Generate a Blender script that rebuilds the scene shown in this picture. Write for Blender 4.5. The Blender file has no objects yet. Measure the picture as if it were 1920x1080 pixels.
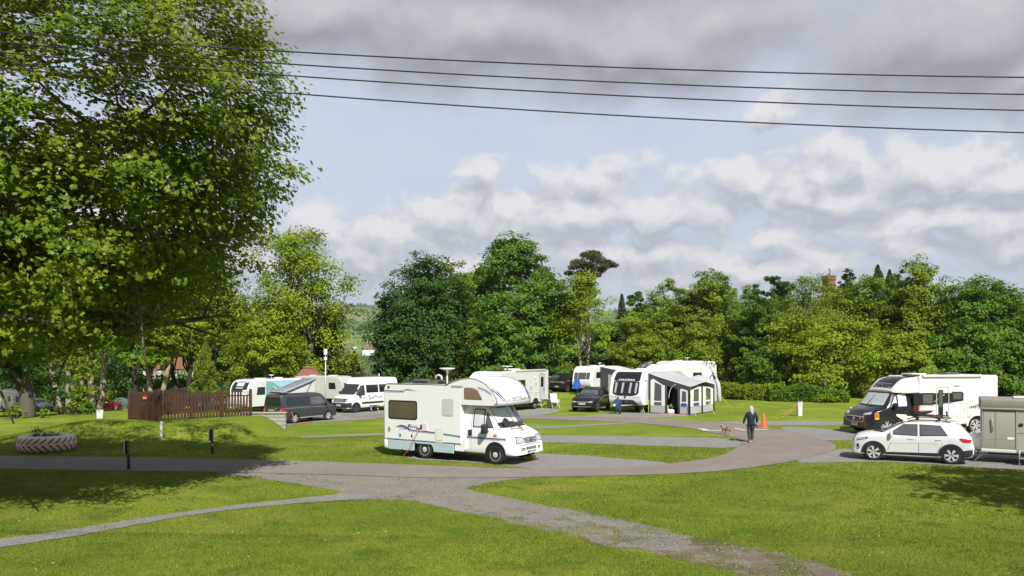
import bpy, bmesh, math, random
import numpy as np
from mathutils import Vector, Matrix
from mathutils.geometry import delaunay_2d_cdt, tessellate_polygon

SC = bpy.context.scene
COL = SC.collection
R = math.radians
PI = math.pi

# ------------------------------------------------------------------ camera
CAM_Z, HOR, FPX = 3.8, 660.0, 1500.0          # eye height, horizon row and focal length (1920 px wide frame)
cd = bpy.data.cameras.new('camera')
cam = bpy.data.objects.new('camera', cd)
COL.objects.link(cam)
cam.location = (0, 0, CAM_Z)
cam.rotation_euler = (R(90), 0, 0)
cd.sensor_width = 36.0
cd.lens = 36.0 * FPX / 1920.0
cd.shift_y = (HOR - 540.0) / 1920.0
cd.clip_start = 0.1
cd.clip_end = 9000
SC.camera = cam
SC.render.resolution_x, SC.render.resolution_y = 1024, 576

# ------------------------------------------------------------------ light
SUN_EL, SUN_AZ = R(45), R(161)                # azimuth clockwise from the view direction (+Y): behind the camera, a little to the right
sun_dir = Vector((math.sin(SUN_AZ) * math.cos(SUN_EL), math.cos(SUN_AZ) * math.cos(SUN_EL), math.sin(SUN_EL)))
sl = bpy.data.lights.new('sun', 'SUN')
sl.energy = 5.0
sl.angle = R(0.5)
sl.color = (1.0, 0.965, 0.915)
so = bpy.data.objects.new('sun', sl)
COL.objects.link(so)
so.location = (0, 0, 60)
so.rotation_euler = (-sun_dir).to_track_quat('-Z', 'Y').to_euler()
SC.view_settings.view_transform = 'Standard'
SC.view_settings.look = 'None'
SC.view_settings.exposure = 0.33
SC.view_settings.gamma = 1.0
SC.cycles.max_bounces = 6
SC.cycles.transparent_max_bounces = 12
SC.cycles.use_denoising = True
SC.cycles.sample_clamp_indirect = 6.0
SC.cycles.caustics_reflective = False
SC.cycles.caustics_refractive = False


class NT:
    """tiny node-tree writer"""
    def __init__(s, nt):
        s.nt = nt

    def n(s, t, **kw):
        nd = s.nt.nodes.new(t)
        for k, v in kw.items():
            setattr(nd, k, v)
        return nd

    def put(s, sock, v):
        if v is None:
            return
        if isinstance(v, bpy.types.NodeSocket):
            s.nt.links.new(v, sock)
        else:
            sock.default_value = v

    def m(s, op, a, b=None, c=None, clamp=False):
        nd = s.n('ShaderNodeMath', operation=op, use_clamp=clamp)
        for k, v in enumerate((a, b, c)):
            if v is not None:
                s.put(nd.inputs[k], v)
        return nd.outputs[0]

    def vm(s, op, a, b=None):
        nd = s.n('ShaderNodeVectorMath', operation=op)
        s.put(nd.inputs[0], a)
        if b is not None:
            s.put(nd.inputs[1], b)
        return nd.outputs['Value'] if op in ('LENGTH', 'DISTANCE', 'DOT_PRODUCT') else nd.outputs[0]

    def sstep(s, x, a, b, lo=0.0, hi=1.0):
        nd = s.n('ShaderNodeMapRange', interpolation_type='SMOOTHSTEP')
        s.put(nd.inputs[0], x)
        for k, v in ((1, a), (2, b), (3, lo), (4, hi)):
            nd.inputs[k].default_value = v
        return nd.outputs[0]

    def mix(s, f, a, b, kind='RGBA', blend='MIX'):
        nd = s.n('ShaderNodeMix', data_type=kind)
        if kind == 'RGBA':
            nd.blend_type = blend
            ia, ib, o = nd.inputs[6], nd.inputs[7], nd.outputs[2]
        else:
            ia, ib, o = nd.inputs[2], nd.inputs[3], nd.outputs[0]
        s.put(nd.inputs[0], f)
        s.put(ia, c4(a) if isinstance(a, tuple) else a)
        s.put(ib, c4(b) if isinstance(b, tuple) else b)
        return o

    def noise(s, vec, scale, detail=3, rough=0.55, dist=0.0):
        nd = s.n('ShaderNodeTexNoise')
        if vec is not None:
            s.put(nd.inputs['Vector'], vec)
        nd.inputs['Scale'].default_value = scale
        nd.inputs['Detail'].default_value = detail
        nd.inputs['Roughness'].default_value = rough
        nd.inputs['Distortion'].default_value = dist
        return nd.outputs[0]

    def xyz(s, a, b, c):
        nd = s.n('ShaderNodeCombineXYZ')
        for k, v in enumerate((a, b, c)):
            s.put(nd.inputs[k], v)
        return nd.outputs[0]

    def sep(s, v):
        nd = s.n('ShaderNodeSeparateXYZ')
        s.put(nd.inputs[0], v)
        return nd.outputs


def c4(c):
    return (c[0], c[1], c[2], 1.0)


# ------------------------------------------------------------------ sky
def cloud_group():
    """cloud thickness as a function of the direction (azimuth, elevation)"""
    g = bpy.data.node_groups.new('cloud_field', 'ShaderNodeTree')
    g.interface.new_socket('Vector', in_out='INPUT', socket_type='NodeSocketVector')
    g.interface.new_socket('Low', in_out='OUTPUT', socket_type='NodeSocketFloat')
    g.interface.new_socket('High', in_out='OUTPUT', socket_type='NodeSocketFloat')
    t = NT(g)
    gi, go = t.n('NodeGroupInput'), t.n('NodeGroupOutput')
    v = gi.outputs[0]
    nz = t.n('ShaderNodeTexNoise'); t.put(nz.inputs['Vector'], v)
    nz.inputs['Scale'].default_value = 11.0; nz.inputs['Detail'].default_value = 4.0
    wv = t.vm('MULTIPLY', t.vm('SUBTRACT', nz.outputs[1], (0.5, 0.5, 0.5)), (0.09, 0.06, 0.0))
    p = t.vm('ADD', v, wv)
    low = None

    def blob(px, py, rx, ry, k):
        az = math.atan((px - 960) / FPX)
        el = math.atan((HOR - py) / FPX * math.cos(az))
        d = t.vm('SUBTRACT', p, (az, el, 0))
        d = t.vm('MULTIPLY', d, (FPX / rx, FPX / ry, 0))
        return t.m('MULTIPLY', t.m('SUBTRACT', 1.0, t.vm('LENGTH', d)), k)
    for b in LOW_CLOUDS:
        f = blob(*b)
        low = f if low is None else t.m('SMOOTH_MAX', low, f, 0.25)
    low = t.m('MAXIMUM', low, -1.0)
    q = t.vm('MULTIPLY', p, (1.0, 1.35, 1.0))
    fb = t.noise(q, 19.0, 9, 0.56)
    low = t.m('ADD', low, t.m('MULTIPLY', t.m('SUBTRACT', fb, 0.5), 2.3))
    hi = None
    for b in HIGH_CLOUDS:
        f = blob(*b)
        hi = f if hi is None else t.m('SMOOTH_MAX', hi, f, 0.3)
    hi = t.m('MAXIMUM', hi, -1.0)
    fb2 = t.noise(t.vm('ADD', q, (3.1, 1.7, 0.4)), 6.0, 7, 0.55)
    hi = t.m('ADD', hi, t.m('MULTIPLY', t.m('SUBTRACT', fb2, 0.5), 1.7))
    g.links.new(low, go.inputs[0])
    g.links.new(hi, go.inputs[1])
    return g


LOW_CLOUDS = [  # where the cumulus stand in the sky: azimuth/elevation given through the photo's rows and columns, size, strength
    (620, 425, 95, 55, 1.0), (740, 450, 90, 75, 1.0), (850, 400, 110, 60, 1.1), (960, 410, 120, 50, 1.0), (690, 490, 130, 45, .9),
    (910, 330, 50, 40, .9), (1080, 400, 170, 65, 1.0), (1130, 330, 130, 45, .6), (1260, 400, 140, 60, .9), (1400, 360, 120, 50, .8),
    (1540, 310, 100, 55, 1.1), (1560, 360, 170, 50, 1.1), (1720, 320, 110, 55, 1.1), (1860, 330, 130, 70, 1.2), (1830, 400, 190, 60, 1.0),
    (1440, 455, 90, 36, .9), (1150, 475, 260, 40, .8), (1700, 470, 260, 40, .8), (850, 500, 260, 40, .8), (1350, 515, 380, 38, .7), (700, 540, 300, 26, .5), (1000, 440, 300, 45, .6), (1650, 420, 300, 60, .6),
    (1470, 205, 60, 32, .8), (1950, 460, 160, 60, .9), (450, 470, 160, 60, .9), (2150, 350, 200, 80, 1.0), (200, 420, 220, 80, 1.0)]
HIGH_CLOUDS = [
    (600, 20, 360, 95, 1.3), (900, 55, 400, 110, 1.3), (1180, 85, 320, 100, 1.2), (1350, 40, 280, 80, .9), (1790, 85, 240, 110, 1.45),
    (1920, 140, 220, 60, 1.0), (1000, -160, 900, 200, 1.3), (300, -40, 420, 120, 1.0), (2200, 40, 300, 150, 1.1)]


def world():
    w = bpy.data.worlds.new('World')
    SC.world = w
    w.use_nodes = True
    w.node_tree.nodes.clear()
    t = NT(w.node_tree)
    out = t.n('ShaderNodeOutputWorld')
    bg = t.n('ShaderNodeBackground')
    bg.inputs[1].default_value = 0.1
    sky = t.n('ShaderNodeTexSky', sky_type='NISHITA')
    sky.sun_disc = False
    sky.sun_elevation = SUN_EL
    sky.sun_rotation = SUN_AZ
    sky.air_density = 1.0
    sky.dust_density = 1.0
    sky.altitude = 60
    tc = t.n('ShaderNodeTexCoord')
    x, y, z = t.sep(tc.outputs['Generated'])[:3]
    az = t.m('ARCTAN2', x, y)
    el = t.m('ARCSINE', z)
    v = t.xyz(az, el, 0.0)
    grp = cloud_group()

    def field(vec):
        nd = t.n('ShaderNodeGroup')
        nd.node_tree = grp
        t.put(nd.inputs[0], vec)
        return nd.outputs[0], nd.outputs[1]
    l0, h0 = field(v)
    l1, h1 = field(t.vm('ADD', v, (0.004, 0.022, 0.0)))
    # veil of thin high cloud over the blue
    base = t.mix(t.sstep(t.noise(t.vm('MULTIPLY', v, (1.0, 2.2, 1.0)), 5.0, 5, 0.55), 0.25, 0.75, 0.82, 1.0), sky.outputs[0], (4.9, 5.4, 6.4))
    base = t.mix(t.sstep(el, 0.0, 0.16, 0.6, 0.0), base, (4.0, 4.6, 5.3))
    la = t.sstep(l0, -0.18, 0.40)
    ll = t.m('ADD', t.m('MULTIPLY', t.m('SUBTRACT', l0, l1), 1.15), 0.40, clamp=True)
    lc = t.mix(ll, (3.7, 4.0, 4.5), (6.5, 6.55, 6.65))
    c = t.mix(t.m('MULTIPLY', la, 0.86), base, lc)
    ha = t.sstep(h0, -0.45, 0.75)
    hl = t.m('ADD', t.m('MULTIPLY', t.m('SUBTRACT', h0, h1), 1.0), 0.42, clamp=True)
    hc = t.mix(hl, (2.4, 2.5, 2.75), (4.7, 4.75, 4.95))
    c = t.mix(t.m('MULTIPLY', ha, 0.88), c, hc)
    # unseen dark cloud overhead and behind, added to weaken the fill light
    over = t.sstep(t.m('ADD', el, t.m('MULTIPLY', t.m('SUBTRACT', t.noise(v, 4.0, 5), 0.5), 0.35)), 0.42, 0.62)
    back = t.sstep(y, 0.15, -0.25)
    c = t.mix(t.m('MULTIPLY', t.m('MAXIMUM', over, t.m('MULTIPLY', back, .85)), 0.9), c, (1.6, 1.7, 1.9))
    t.put(bg.inputs[0], c)
    w.node_tree.links.new(bg.outputs[0], out.inputs[0])


world()

# ------------------------------------------------------------------ materials
MATS = {}


def pm(name, col, rough=0.5, metal=0.0, var=0.10, scale=6.0, bump=0.0, bscale=60.0, coat=0.0, spec=0.5, dirt=0.0, dcol=(0.12, 0.11, 0.08)):
    """painted / solid material with a little procedural wear"""
    m = bpy.data.materials.new(name)
    m.use_nodes = True
    t = NT(m.node_tree)
    b = m.node_tree.nodes['Principled BSDF']
    tc = t.n('ShaderNodeTexCoord').outputs['Object']
    nz = t.noise(tc, scale, 4)
    lo = tuple(max(0, x * (1 - var)) for x in col)
    hi = tuple(min(1, x * (1 + var)) for x in col)
    c = t.mix(nz, lo, hi)
    if dirt:
        d = t.sstep(t.noise(tc, scale * 0.45, 6, 0.65), 0.52, 0.78, 0.0, dirt)
        c = t.mix(d, c, dcol)
    t.put(b.inputs['Base Color'], c)
    t.put(b.inputs['Roughness'], t.sstep(nz, 0.2, 0.8, max(0.02, rough * 0.8), min(1, rough * 1.2)))
    b.inputs['Metallic'].default_value = metal
    b.inputs['Specular IOR Level'].default_value = spec
    b.inputs['Coat Weight'].default_value = coat
    if bump:
        bn = t.n('ShaderNodeBump')
        bn.inputs['Strength'].default_value = bump
        bn.inputs['Distance'].default_value = 0.02
        t.put(bn.inputs['Height'], t.noise(tc, bscale, 4))
        t.put(b.inputs['Normal'], bn.outputs[0])
    MATS[name] = m
    return m


def leafmat(name, c1, c2, c3, trans=0.35, rough=0.5):
    """leaf: colour differs from leaf to leaf and, slowly, from bough to bough"""
    m = bpy.data.materials.new(name)
    m.use_nodes = True
    t = NT(m.node_tree)
    nd = m.node_tree.nodes
    b = nd['Principled BSDF']
    geo = t.n('ShaderNodeNewGeometry')
    c = t.mix(geo.outputs['Random Per Island'], c1, c2)
    f = t.sstep(t.noise(geo.outputs['Position'], 0.5 if name != 'blade' else 0.35, 5), 0.42, 0.68)
    c = t.mix(f, c, c3)
    if name == 'blade':      # clover and dry patches in the turf; broad lush bands paint in undulation shading
        pos = geo.outputs['Position']
        c = t.mix(t.sstep(t.noise(pos, 1.1, 5, 0.65), 0.48, 0.64, 0, .8), c, (0.07, 0.125, 0.012))
        c = t.mix(t.sstep(t.noise(pos, 0.22, 4, 0.6), 0.52, 0.66, 0, .6), c, (0.30, 0.29, 0.06))
        c = t.mix(t.sstep(t.noise(t.vm('MULTIPLY', pos, (1.0, 2.2, 1.0)), 0.13, 3, 0.55), 0.44, 0.60, .6, 0), c, (0.125, 0.175, 0.016))
        c = t.mix(t.sstep(t.noise(pos, 4.0, 3, 0.6), 0.60, 0.72, 0, .5), c, (0.30, 0.27, 0.09))
    t.put(b.inputs['Base Color'], c)
    b.inputs['Roughness'].default_value = rough
    b.inputs['Specular IOR Level'].default_value = 0.25
    tr = t.n('ShaderNodeBsdfTranslucent')
    t.put(tr.inputs[0], t.mix(0.5, c, (0.22, 0.34, 0.02)))
    mx = t.n('ShaderNodeMixShader')
    mx.inputs[0].default_value = trans
    m.node_tree.links.new(b.outputs[0], mx.inputs[1])
    m.node_tree.links.new(tr.outputs[0], mx.inputs[2])
    m.node_tree.links.new(mx.outputs[0], nd['Material Output'].inputs[0])
    MATS[name] = m
    return m


def groundmat(name, cols, scales, rough=0.95, bump=0.5, bscale=30.0, speck=None):
    """ground: cols[0] base, then layers (colour, noise scale, low, high, amount) in world coordinates"""
    m = bpy.data.materials.new(name)
    m.use_nodes = True
    t = NT(m.node_tree)
    b = m.node_tree.nodes['Principled BSDF']
    pos = t.n('ShaderNodeNewGeometry').outputs['Position']
    c = c4(cols)
    for col, sc, lo, hi, amt in scales:
        f = t.sstep(t.noise(pos, sc, 5, 0.62), lo, hi, 0.0, amt)
        c = t.mix(f, c, col)
    if speck:
        vo = t.n('ShaderNodeTexVoronoi')
        t.put(vo.inputs['Vector'], pos)
        vo.inputs['Scale'].default_value = speck[0]
        g = t.sep(vo.outputs['Color'])[0]
        c = t.mix(t.m('MULTIPLY', g, speck[2]), c, speck[1])
    t.put(b.inputs['Base Color'], c)
    b.inputs['Roughness'].default_value = rough
    b.inputs['Specular IOR Level'].default_value = 0.15
    bn = t.n('ShaderNodeBump')
    bn.inputs['Strength'].default_value = bump
    bn.inputs['Distance'].default_value = 0.03
    t.put(bn.inputs['Height'], t.noise(pos, bscale, 5, 0.7))
    t.put(b.inputs['Normal'], bn.outputs[0])
    MATS[name] = m
    return m


def glassmat(name, col, rough=0.04, alpha=1.0):
    """window glass: dark and mirror-like, or clear when alpha < 1"""
    m = bpy.data.materials.new(name)
    m.use_nodes = True
    t = NT(m.node_tree)
    nd = m.node_tree.nodes
    b = nd['Principled BSDF']
    tc = t.n('ShaderNodeTexCoord').outputs['Object']
    c = t.mix(t.noise(tc, 1.5, 2), tuple(x * .75 for x in col), tuple(min(1, x * 1.25) for x in col))
    t.put(b.inputs['Base Color'], c)
    b.inputs['Roughness'].default_value = rough
    b.inputs['Specular IOR Level'].default_value = 0.7
    if alpha < 1:
        tr = t.n('ShaderNodeBsdfTransparent')
        tr.inputs[0].default_value = (0.95, 0.97, 0.97, 1)
        lw = t.n('ShaderNodeLayerWeight')
        lw.inputs[0].default_value = 0.5
        gl = t.n('ShaderNodeBsdfGlossy')
        gl.inputs['Roughness'].default_value = rough
        mx = t.n('ShaderNodeMixShader')
        t.put(mx.inputs[0], t.m('ADD', t.m('MULTIPLY', t.m('POWER', lw.outputs['Facing'], 4.0), 0.6), 0.06))
        m.node_tree.links.new(tr.outputs[0], mx.inputs[1])
        m.node_tree.links.new(gl.outputs[0], mx.inputs[2])
        m.node_tree.links.new(mx.outputs[0], nd['Material Output'].inputs[0])
    MATS[name] = m
    return m


# vehicles
pm('white', (0.80, 0.81, 0.81), 0.28, coat=0.3, var=0.03, scale=1.2, dirt=0.10, dcol=(0.55, 0.55, 0.51))
pm('cream', (0.76, 0.735, 0.68), 0.3, coat=0.3, var=0.03, scale=1.2, dirt=0.08, dcol=(0.45, 0.42, 0.33))
pm('panel_grey', (0.52, 0.52, 0.50), 0.35, var=0.05, scale=1.2, dirt=0.1, dcol=(0.35, 0.34, 0.3))
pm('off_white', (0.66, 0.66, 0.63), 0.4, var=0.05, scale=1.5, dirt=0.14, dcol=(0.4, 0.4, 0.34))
pm('silver', (0.72, 0.73, 0.75), 0.25, metal=0.1, coat=0.6, var=0.03, scale=1.5)
pm('black_paint', (0.012, 0.013, 0.018), 0.2, coat=0.6, var=0.2, scale=2)
pm('grey_paint', (0.035, 0.042, 0.055), 0.25, coat=0.6, var=0.1, scale=2)
pm('red_paint', (0.55, 0.02, 0.03), 0.25, coat=0.6, var=0.06, scale=2)
pm('silver_blue', (0.42, 0.47, 0.55), 0.25, metal=0.3, coat=0.5, var=0.05, scale=2)
pm('plastic', (0.022, 0.022, 0.024), 0.55, var=0.2, scale=10)
pm('rubber', (0.018, 0.018, 0.018), 0.8, var=0.25, scale=14, bump=0.2)
pm('alloy', (0.60, 0.60, 0.61), 0.3, metal=0.25, var=0.06)
pm('dark_alloy', (0.10, 0.10, 0.11), 0.3, metal=0.3, var=0.08)
pm('hub_grey', (0.52, 0.52, 0.52), 0.4, var=0.1, scale=9, dirt=0.2)
pm('chrome', (0.75, 0.76, 0.78), 0.12, metal=1.0, var=0.03)
pm('trim_grey', (0.30, 0.29, 0.27), 0.5, var=0.1)
pm('blue_skirt', (0.43, 0.54, 0.59), 0.35, var=0.05, scale=1.6, dirt=0.18, dcol=(0.30, 0.33, 0.30))
pm('stripe_blue', (0.03, 0.06, 0.22), 0.35, var=0.05)
pm('stripe_pale', (0.25, 0.34, 0.50), 0.35, var=0.05)
pm('lamp_red', (0.50, 0.015, 0.02), 0.15, coat=0.8, var=0.15, scale=20)
pm('lamp_orange', (0.75, 0.20, 0.02), 0.2, coat=0.6, var=0.1)
pm('lamp_clear', (0.62, 0.64, 0.66), 0.08, metal=0.4, coat=1.0, var=0.25, scale=14)
pm('plate_white', (0.78, 0.78, 0.76), 0.4, var=0.03)
pm('plate_yellow', (0.78, 0.52, 0.03), 0.4, var=0.03)
pm('ink', (0.012, 0.012, 0.014), 0.5, var=0.1)
pm('beige', (0.37, 0.355, 0.295), 0.5, var=0.05, scale=1.5, dirt=0.15, dcol=(0.25, 0.23, 0.18))
pm('beige_dark', (0.27, 0.25, 0.21), 0.5, var=0.06, scale=2)
pm('teal_cloth', (0.22, 0.42, 0.44), 0.8, var=0.08, scale=3)
pm('grey_cloth', (0.40, 0.41, 0.43), 0.85, var=0.08, scale=3, bump=0.2)
pm('pale_cloth', (0.60, 0.61, 0.63), 0.85, var=0.06, scale=3, bump=0.2)
pm('dark_cloth', (0.05, 0.053, 0.062), 0.85, var=0.15, scale=4, bump=0.2)
pm('white_cloth', (0.74, 0.74, 0.72), 0.85, var=0.05, scale=4)
pm('blue_cloth', (0.02, 0.09, 0.46), 0.75, var=0.15, scale=5)
pm('navy_cover', (0.02, 0.055, 0.11), 0.7, var=0.15, scale=5)
pm('screen_silver', (0.70, 0.74, 0.74), 0.35, metal=0.0, var=0.10, scale=9, bump=0.3, bscale=18)
pm('curtain_pale', (0.68, 0.72, 0.72), 0.8, var=0.06, scale=5)
pm('cover_black', (0.03, 0.03, 0.035), 0.55, var=0.2, scale=4, bump=0.6, bscale=7)
pm('red_line', (0.35, 0.04, 0.03), 0.4, var=0.05)
pm('bird_brown', (0.26, 0.21, 0.19), 0.5, var=0.2, scale=16)
pm('blind_pale', (0.55, 0.53, 0.55), 0.6, var=0.05)
glassmat('glass_dark', (0.016, 0.018, 0.02))
glassmat('glass_grey', (0.09, 0.10, 0.105), 0.06)
glassmat('glass_amber', (0.10, 0.085, 0.055), 0.12)
glassmat('glass_brown', (0.22, 0.14, 0.10), 0.15)
glassmat('glass_clear', (0.5, 0.5, 0.5), 0.02, 0.2)
# site things
pm('stain_wood', (0.072, 0.031, 0.015), 0.7, var=0.45, scale=5, bump=0.4, bscale=20, dirt=0.6, dcol=(0.02, 0.012, 0.008))
pm('raw_wood', (0.30, 0.16, 0.08), 0.75, var=0.25, scale=12, bump=0.3)
pm('grey_wood', (0.35, 0.33, 0.29), 0.8, var=0.2, scale=10, bump=0.3)
pm('white_post', (0.74, 0.73, 0.68), 0.5, var=0.06, dirt=0.2, dcol=(0.4, 0.38, 0.28))
pm('tyre_white', (0.72, 0.69, 0.62), 0.75, var=0.12, scale=4, bump=0.4, bscale=14, dirt=0.45, dcol=(0.22, 0.20, 0.15))
pm('tyre_red', (0.42, 0.015, 0.025), 0.6, var=0.2, scale=6, dirt=0.2)
pm('soil', (0.05, 0.035, 0.022), 0.95, var=0.3, scale=12, bump=0.6)
pm('concrete', (0.34, 0.33, 0.30), 0.9, var=0.15, scale=4, bump=0.4, bscale=40, dirt=0.4, dcol=(0.17, 0.16, 0.12))
pm('cone_orange', (0.80, 0.14, 0.02), 0.45, var=0.08, dirt=0.12)
pm('cable_orange', (0.75, 0.25, 0.02), 0.5, var=0.1)
pm('cable_red', (0.55, 0.10, 0.05), 0.5, var=0.1)
pm('guy_yellow', (0.62, 0.75, 0.05), 0.6, var=0.1)
pm('ramp_yellow', (0.75, 0.38, 0.03), 0.5, var=0.15, dirt=0.2)
pm('galv', (0.50, 0.52, 0.54), 0.4, metal=0.5, var=0.1)
pm('sign_red', (0.60, 0.02, 0.03), 0.4, var=0.06)
pm('fence_green', (0.01, 0.10, 0.06), 0.5, var=0.1)
pm('wire_black', (0.015, 0.015, 0.018), 0.6, var=0.1)
pm('bark', (0.10, 0.085, 0.06), 0.9, var=0.4, scale=5, bump=0.8, bscale=18, dirt=0.4, dcol=(0.05, 0.055, 0.03))
pm('bark_pale', (0.30, 0.25, 0.18), 0.9, var=0.3, scale=4, bump=0.6, bscale=14, dirt=0.4, dcol=(0.13, 0.12, 0.07))
pm('bark_dark', (0.035, 0.028, 0.02), 0.9, var=0.3, scale=5, bump=0.8, bscale=18)
pm('roof_tile', (0.20, 0.085, 0.05), 0.85, var=0.35, scale=8, bump=0.6, bscale=30, dirt=0.5, dcol=(0.10, 0.07, 0.05))
pm('brick_red', (0.24, 0.10, 0.07), 0.85, var=0.3, scale=9, bump=0.4, bscale=30)
pm('render_cream', (0.55, 0.52, 0.45), 0.85, var=0.08)
pm('skin', (0.52, 0.30, 0.22), 0.5, var=0.06)
pm('hair_grey', (0.44, 0.42, 0.39), 0.6, var=0.18, scale=40, bump=0.6, bscale=90)
pm('navy_jacket', (0.008, 0.012, 0.032), 0.8, var=0.2, scale=7, bump=0.4, bscale=18)
pm('trousers_grey', (0.05, 0.05, 0.053), 0.85, var=0.2, scale=9, bump=0.4, bscale=16)
pm('shoe_brown', (0.22, 0.11, 0.07), 0.6, var=0.2)
pm('dog_tan', (0.38, 0.22, 0.11), 0.85, var=0.25, scale=14, bump=0.5)
pm('dog_black', (0.04, 0.03, 0.025), 0.85, var=0.3, scale=14, bump=0.5)
pm('tent_green', (0.09, 0.17, 0.14), 0.7, var=0.1, scale=3)
pm('mat_pink', (0.45, 0.30, 0.25), 0.9, var=0.1)
pm('daisy', (0.80, 0.80, 0.74), 0.7, var=0.05)
# plants
leafmat('leaf_maple', (0.06, 0.135, 0.010), (0.19, 0.27, 0.012), (0.26, 0.29, 0.016), 0.38, 0.4)
leafmat('leaf_dark', (0.04, 0.095, 0.02), (0.08, 0.16, 0.03), (0.07, 0.13, 0.025), 0.25)
leafmat('leaf_mid', (0.065, 0.155, 0.018), (0.145, 0.265, 0.026), (0.16, 0.265, 0.02), 0.32)
leafmat('leaf_oak', (0.145, 0.235, 0.016), (0.29, 0.38, 0.022), (0.20, 0.29, 0.018), 0.35)
leafmat('leaf_lime', (0.17, 0.28, 0.016), (0.33, 0.42, 0.024), (0.28, 0.37, 0.02), 0.4)
leafmat('leaf_yellow', (0.16, 0.23, 0.022), (0.28, 0.36, 0.04), (0.21, 0.28, 0.03), 0.35)
leafmat('leaf_olive', (0.07, 0.085, 0.025), (0.14, 0.15, 0.05), (0.10, 0.09, 0.035), 0.2)
leafmat('leaf_far', (0.05, 0.10, 0.03), (0.09, 0.15, 0.045), (0.06, 0.11, 0.035), 0.25)
leafmat('leaf_copper', (0.06, 0.028, 0.02), (0.11, 0.05, 0.035), (0.08, 0.04, 0.03), 0.2)
leafmat('needle', (0.055, 0.075, 0.032), (0.13, 0.14, 0.065), (0.14, 0.12, 0.07), 0.12)
leafmat('stone', (0.12, 0.115, 0.11), (0.42, 0.40, 0.37), (0.22, 0.19, 0.16), 0.0, 0.9)
leafmat('blade', (0.08, 0.125, 0.012), (0.31, 0.335, 0.04), (0.36, 0.325, 0.07), 0.35, 0.6)
# ground
groundmat('grass_ground', (0.155, 0.215, 0.018),
          [((0.25, 0.305, 0.034), 0.12, 0.42, 0.62, .75), ((0.08, 0.155, 0.012), 0.55, 0.48, 0.66, .6), ((0.26, 0.27, 0.06), 0.35, 0.60, 0.75, .55),
           ((0.05, 0.11, 0.008), 9.0, 0.5, 0.7, .5), ((0.24, 0.32, 0.05), 28.0, 0.52, 0.72, .5)], 0.95, 0.8, 45.0)
groundmat('tarmac', (0.185, 0.155, 0.13), [((0.235, 0.20, 0.17), 0.5, 0.4, 0.65, .7), ((0.15, 0.13, 0.125), 2.5, 0.5, 0.7, .4), ((0.33, 0.30, 0.28), 60.0, .55, .7, .4)], 0.92, 0.4, 90.0,
          speck=(110.0, (0.36, 0.34, 0.33), 0.35))
groundmat('gravel', (0.20, 0.193, 0.178), [((0.14, 0.13, 0.11), 0.35, 0.5, 0.66, .5), ((0.17, 0.163, 0.155), 0.8, 0.45, 0.65, .6), ((0.23, 0.19, 0.13), 0.5, 0.52, 0.72, .5), ((0.36, 0.35, 0.34), 25.0, .5, .7, .5)], 0.95, 0.9, 60.0,
          speck=(38.0, (0.44, 0.43, 0.42), 0.45))
groundmat('worn_gravel', (0.20, 0.18, 0.152), [((0.15, 0.13, 0.105), 0.9, 0.42, 0.62, .7), ((0.17, 0.19, 0.06), 1.3, 0.52, 0.66, .6), ((0.21, 0.17, 0.11), 3.2, 0.5, 0.66, .6), ((0.36, 0.345, 0.33), 22.0, .52, .7, .6)], 0.95, 0.9, 60.0,
          speck=(34.0, (0.42, 0.41, 0.39), 0.45))
groundmat('mud', (0.17, 0.135, 0.095), [((0.25, 0.215, 0.175), 1.4, 0.45, 0.6, .8), ((0.10, 0.15, 0.02), 2.2, 0.55, 0.65, .9), ((0.27, 0.25, 0.22), 24.0, .55, .7, .6)], 0.95, 0.9, 40.0)
groundmat('far_field', (0.085, 0.15, 0.04), [((0.16, 0.24, 0.07), 0.006, 0.46, 0.50, .9), ((0.04, 0.07, 0.025), 0.02, 0.52, 0.6, .9), ((0.20, 0.20, 0.09), 0.004, 0.56, 0.60, .7)], 1.0, 0.2, 1.0)
pm('paint_white', (0.62, 0.60, 0.56), 0.8, var=0.1, scale=12)


# ------------------------------------------------------------------ scene bookkeeping
def tag(o, label=None, cat=None, group=None, kind=None):
    for k, v in (('label', label), ('category', cat), ('group', group), ('kind', kind)):
        if v:
            o[k] = v
    return o


def thing(name, label, cat, loc=(0, 0, 0), rz=0.0, group=None, scale=1.0):
    o = bpy.data.objects.new(name, None)
    COL.objects.link(o)
    o.empty_display_size = 0.2
    o.location = loc
    o.rotation_euler = (0, 0, rz)
    o.scale = (scale, scale, scale)
    return tag(o, label, cat, group)


def copy_tree(o, parent=None):
    c = o.copy()
    COL.objects.link(c)
    c.parent = parent
    for ch in list(o.children):
        copy_tree(ch, c)
    return c


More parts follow.
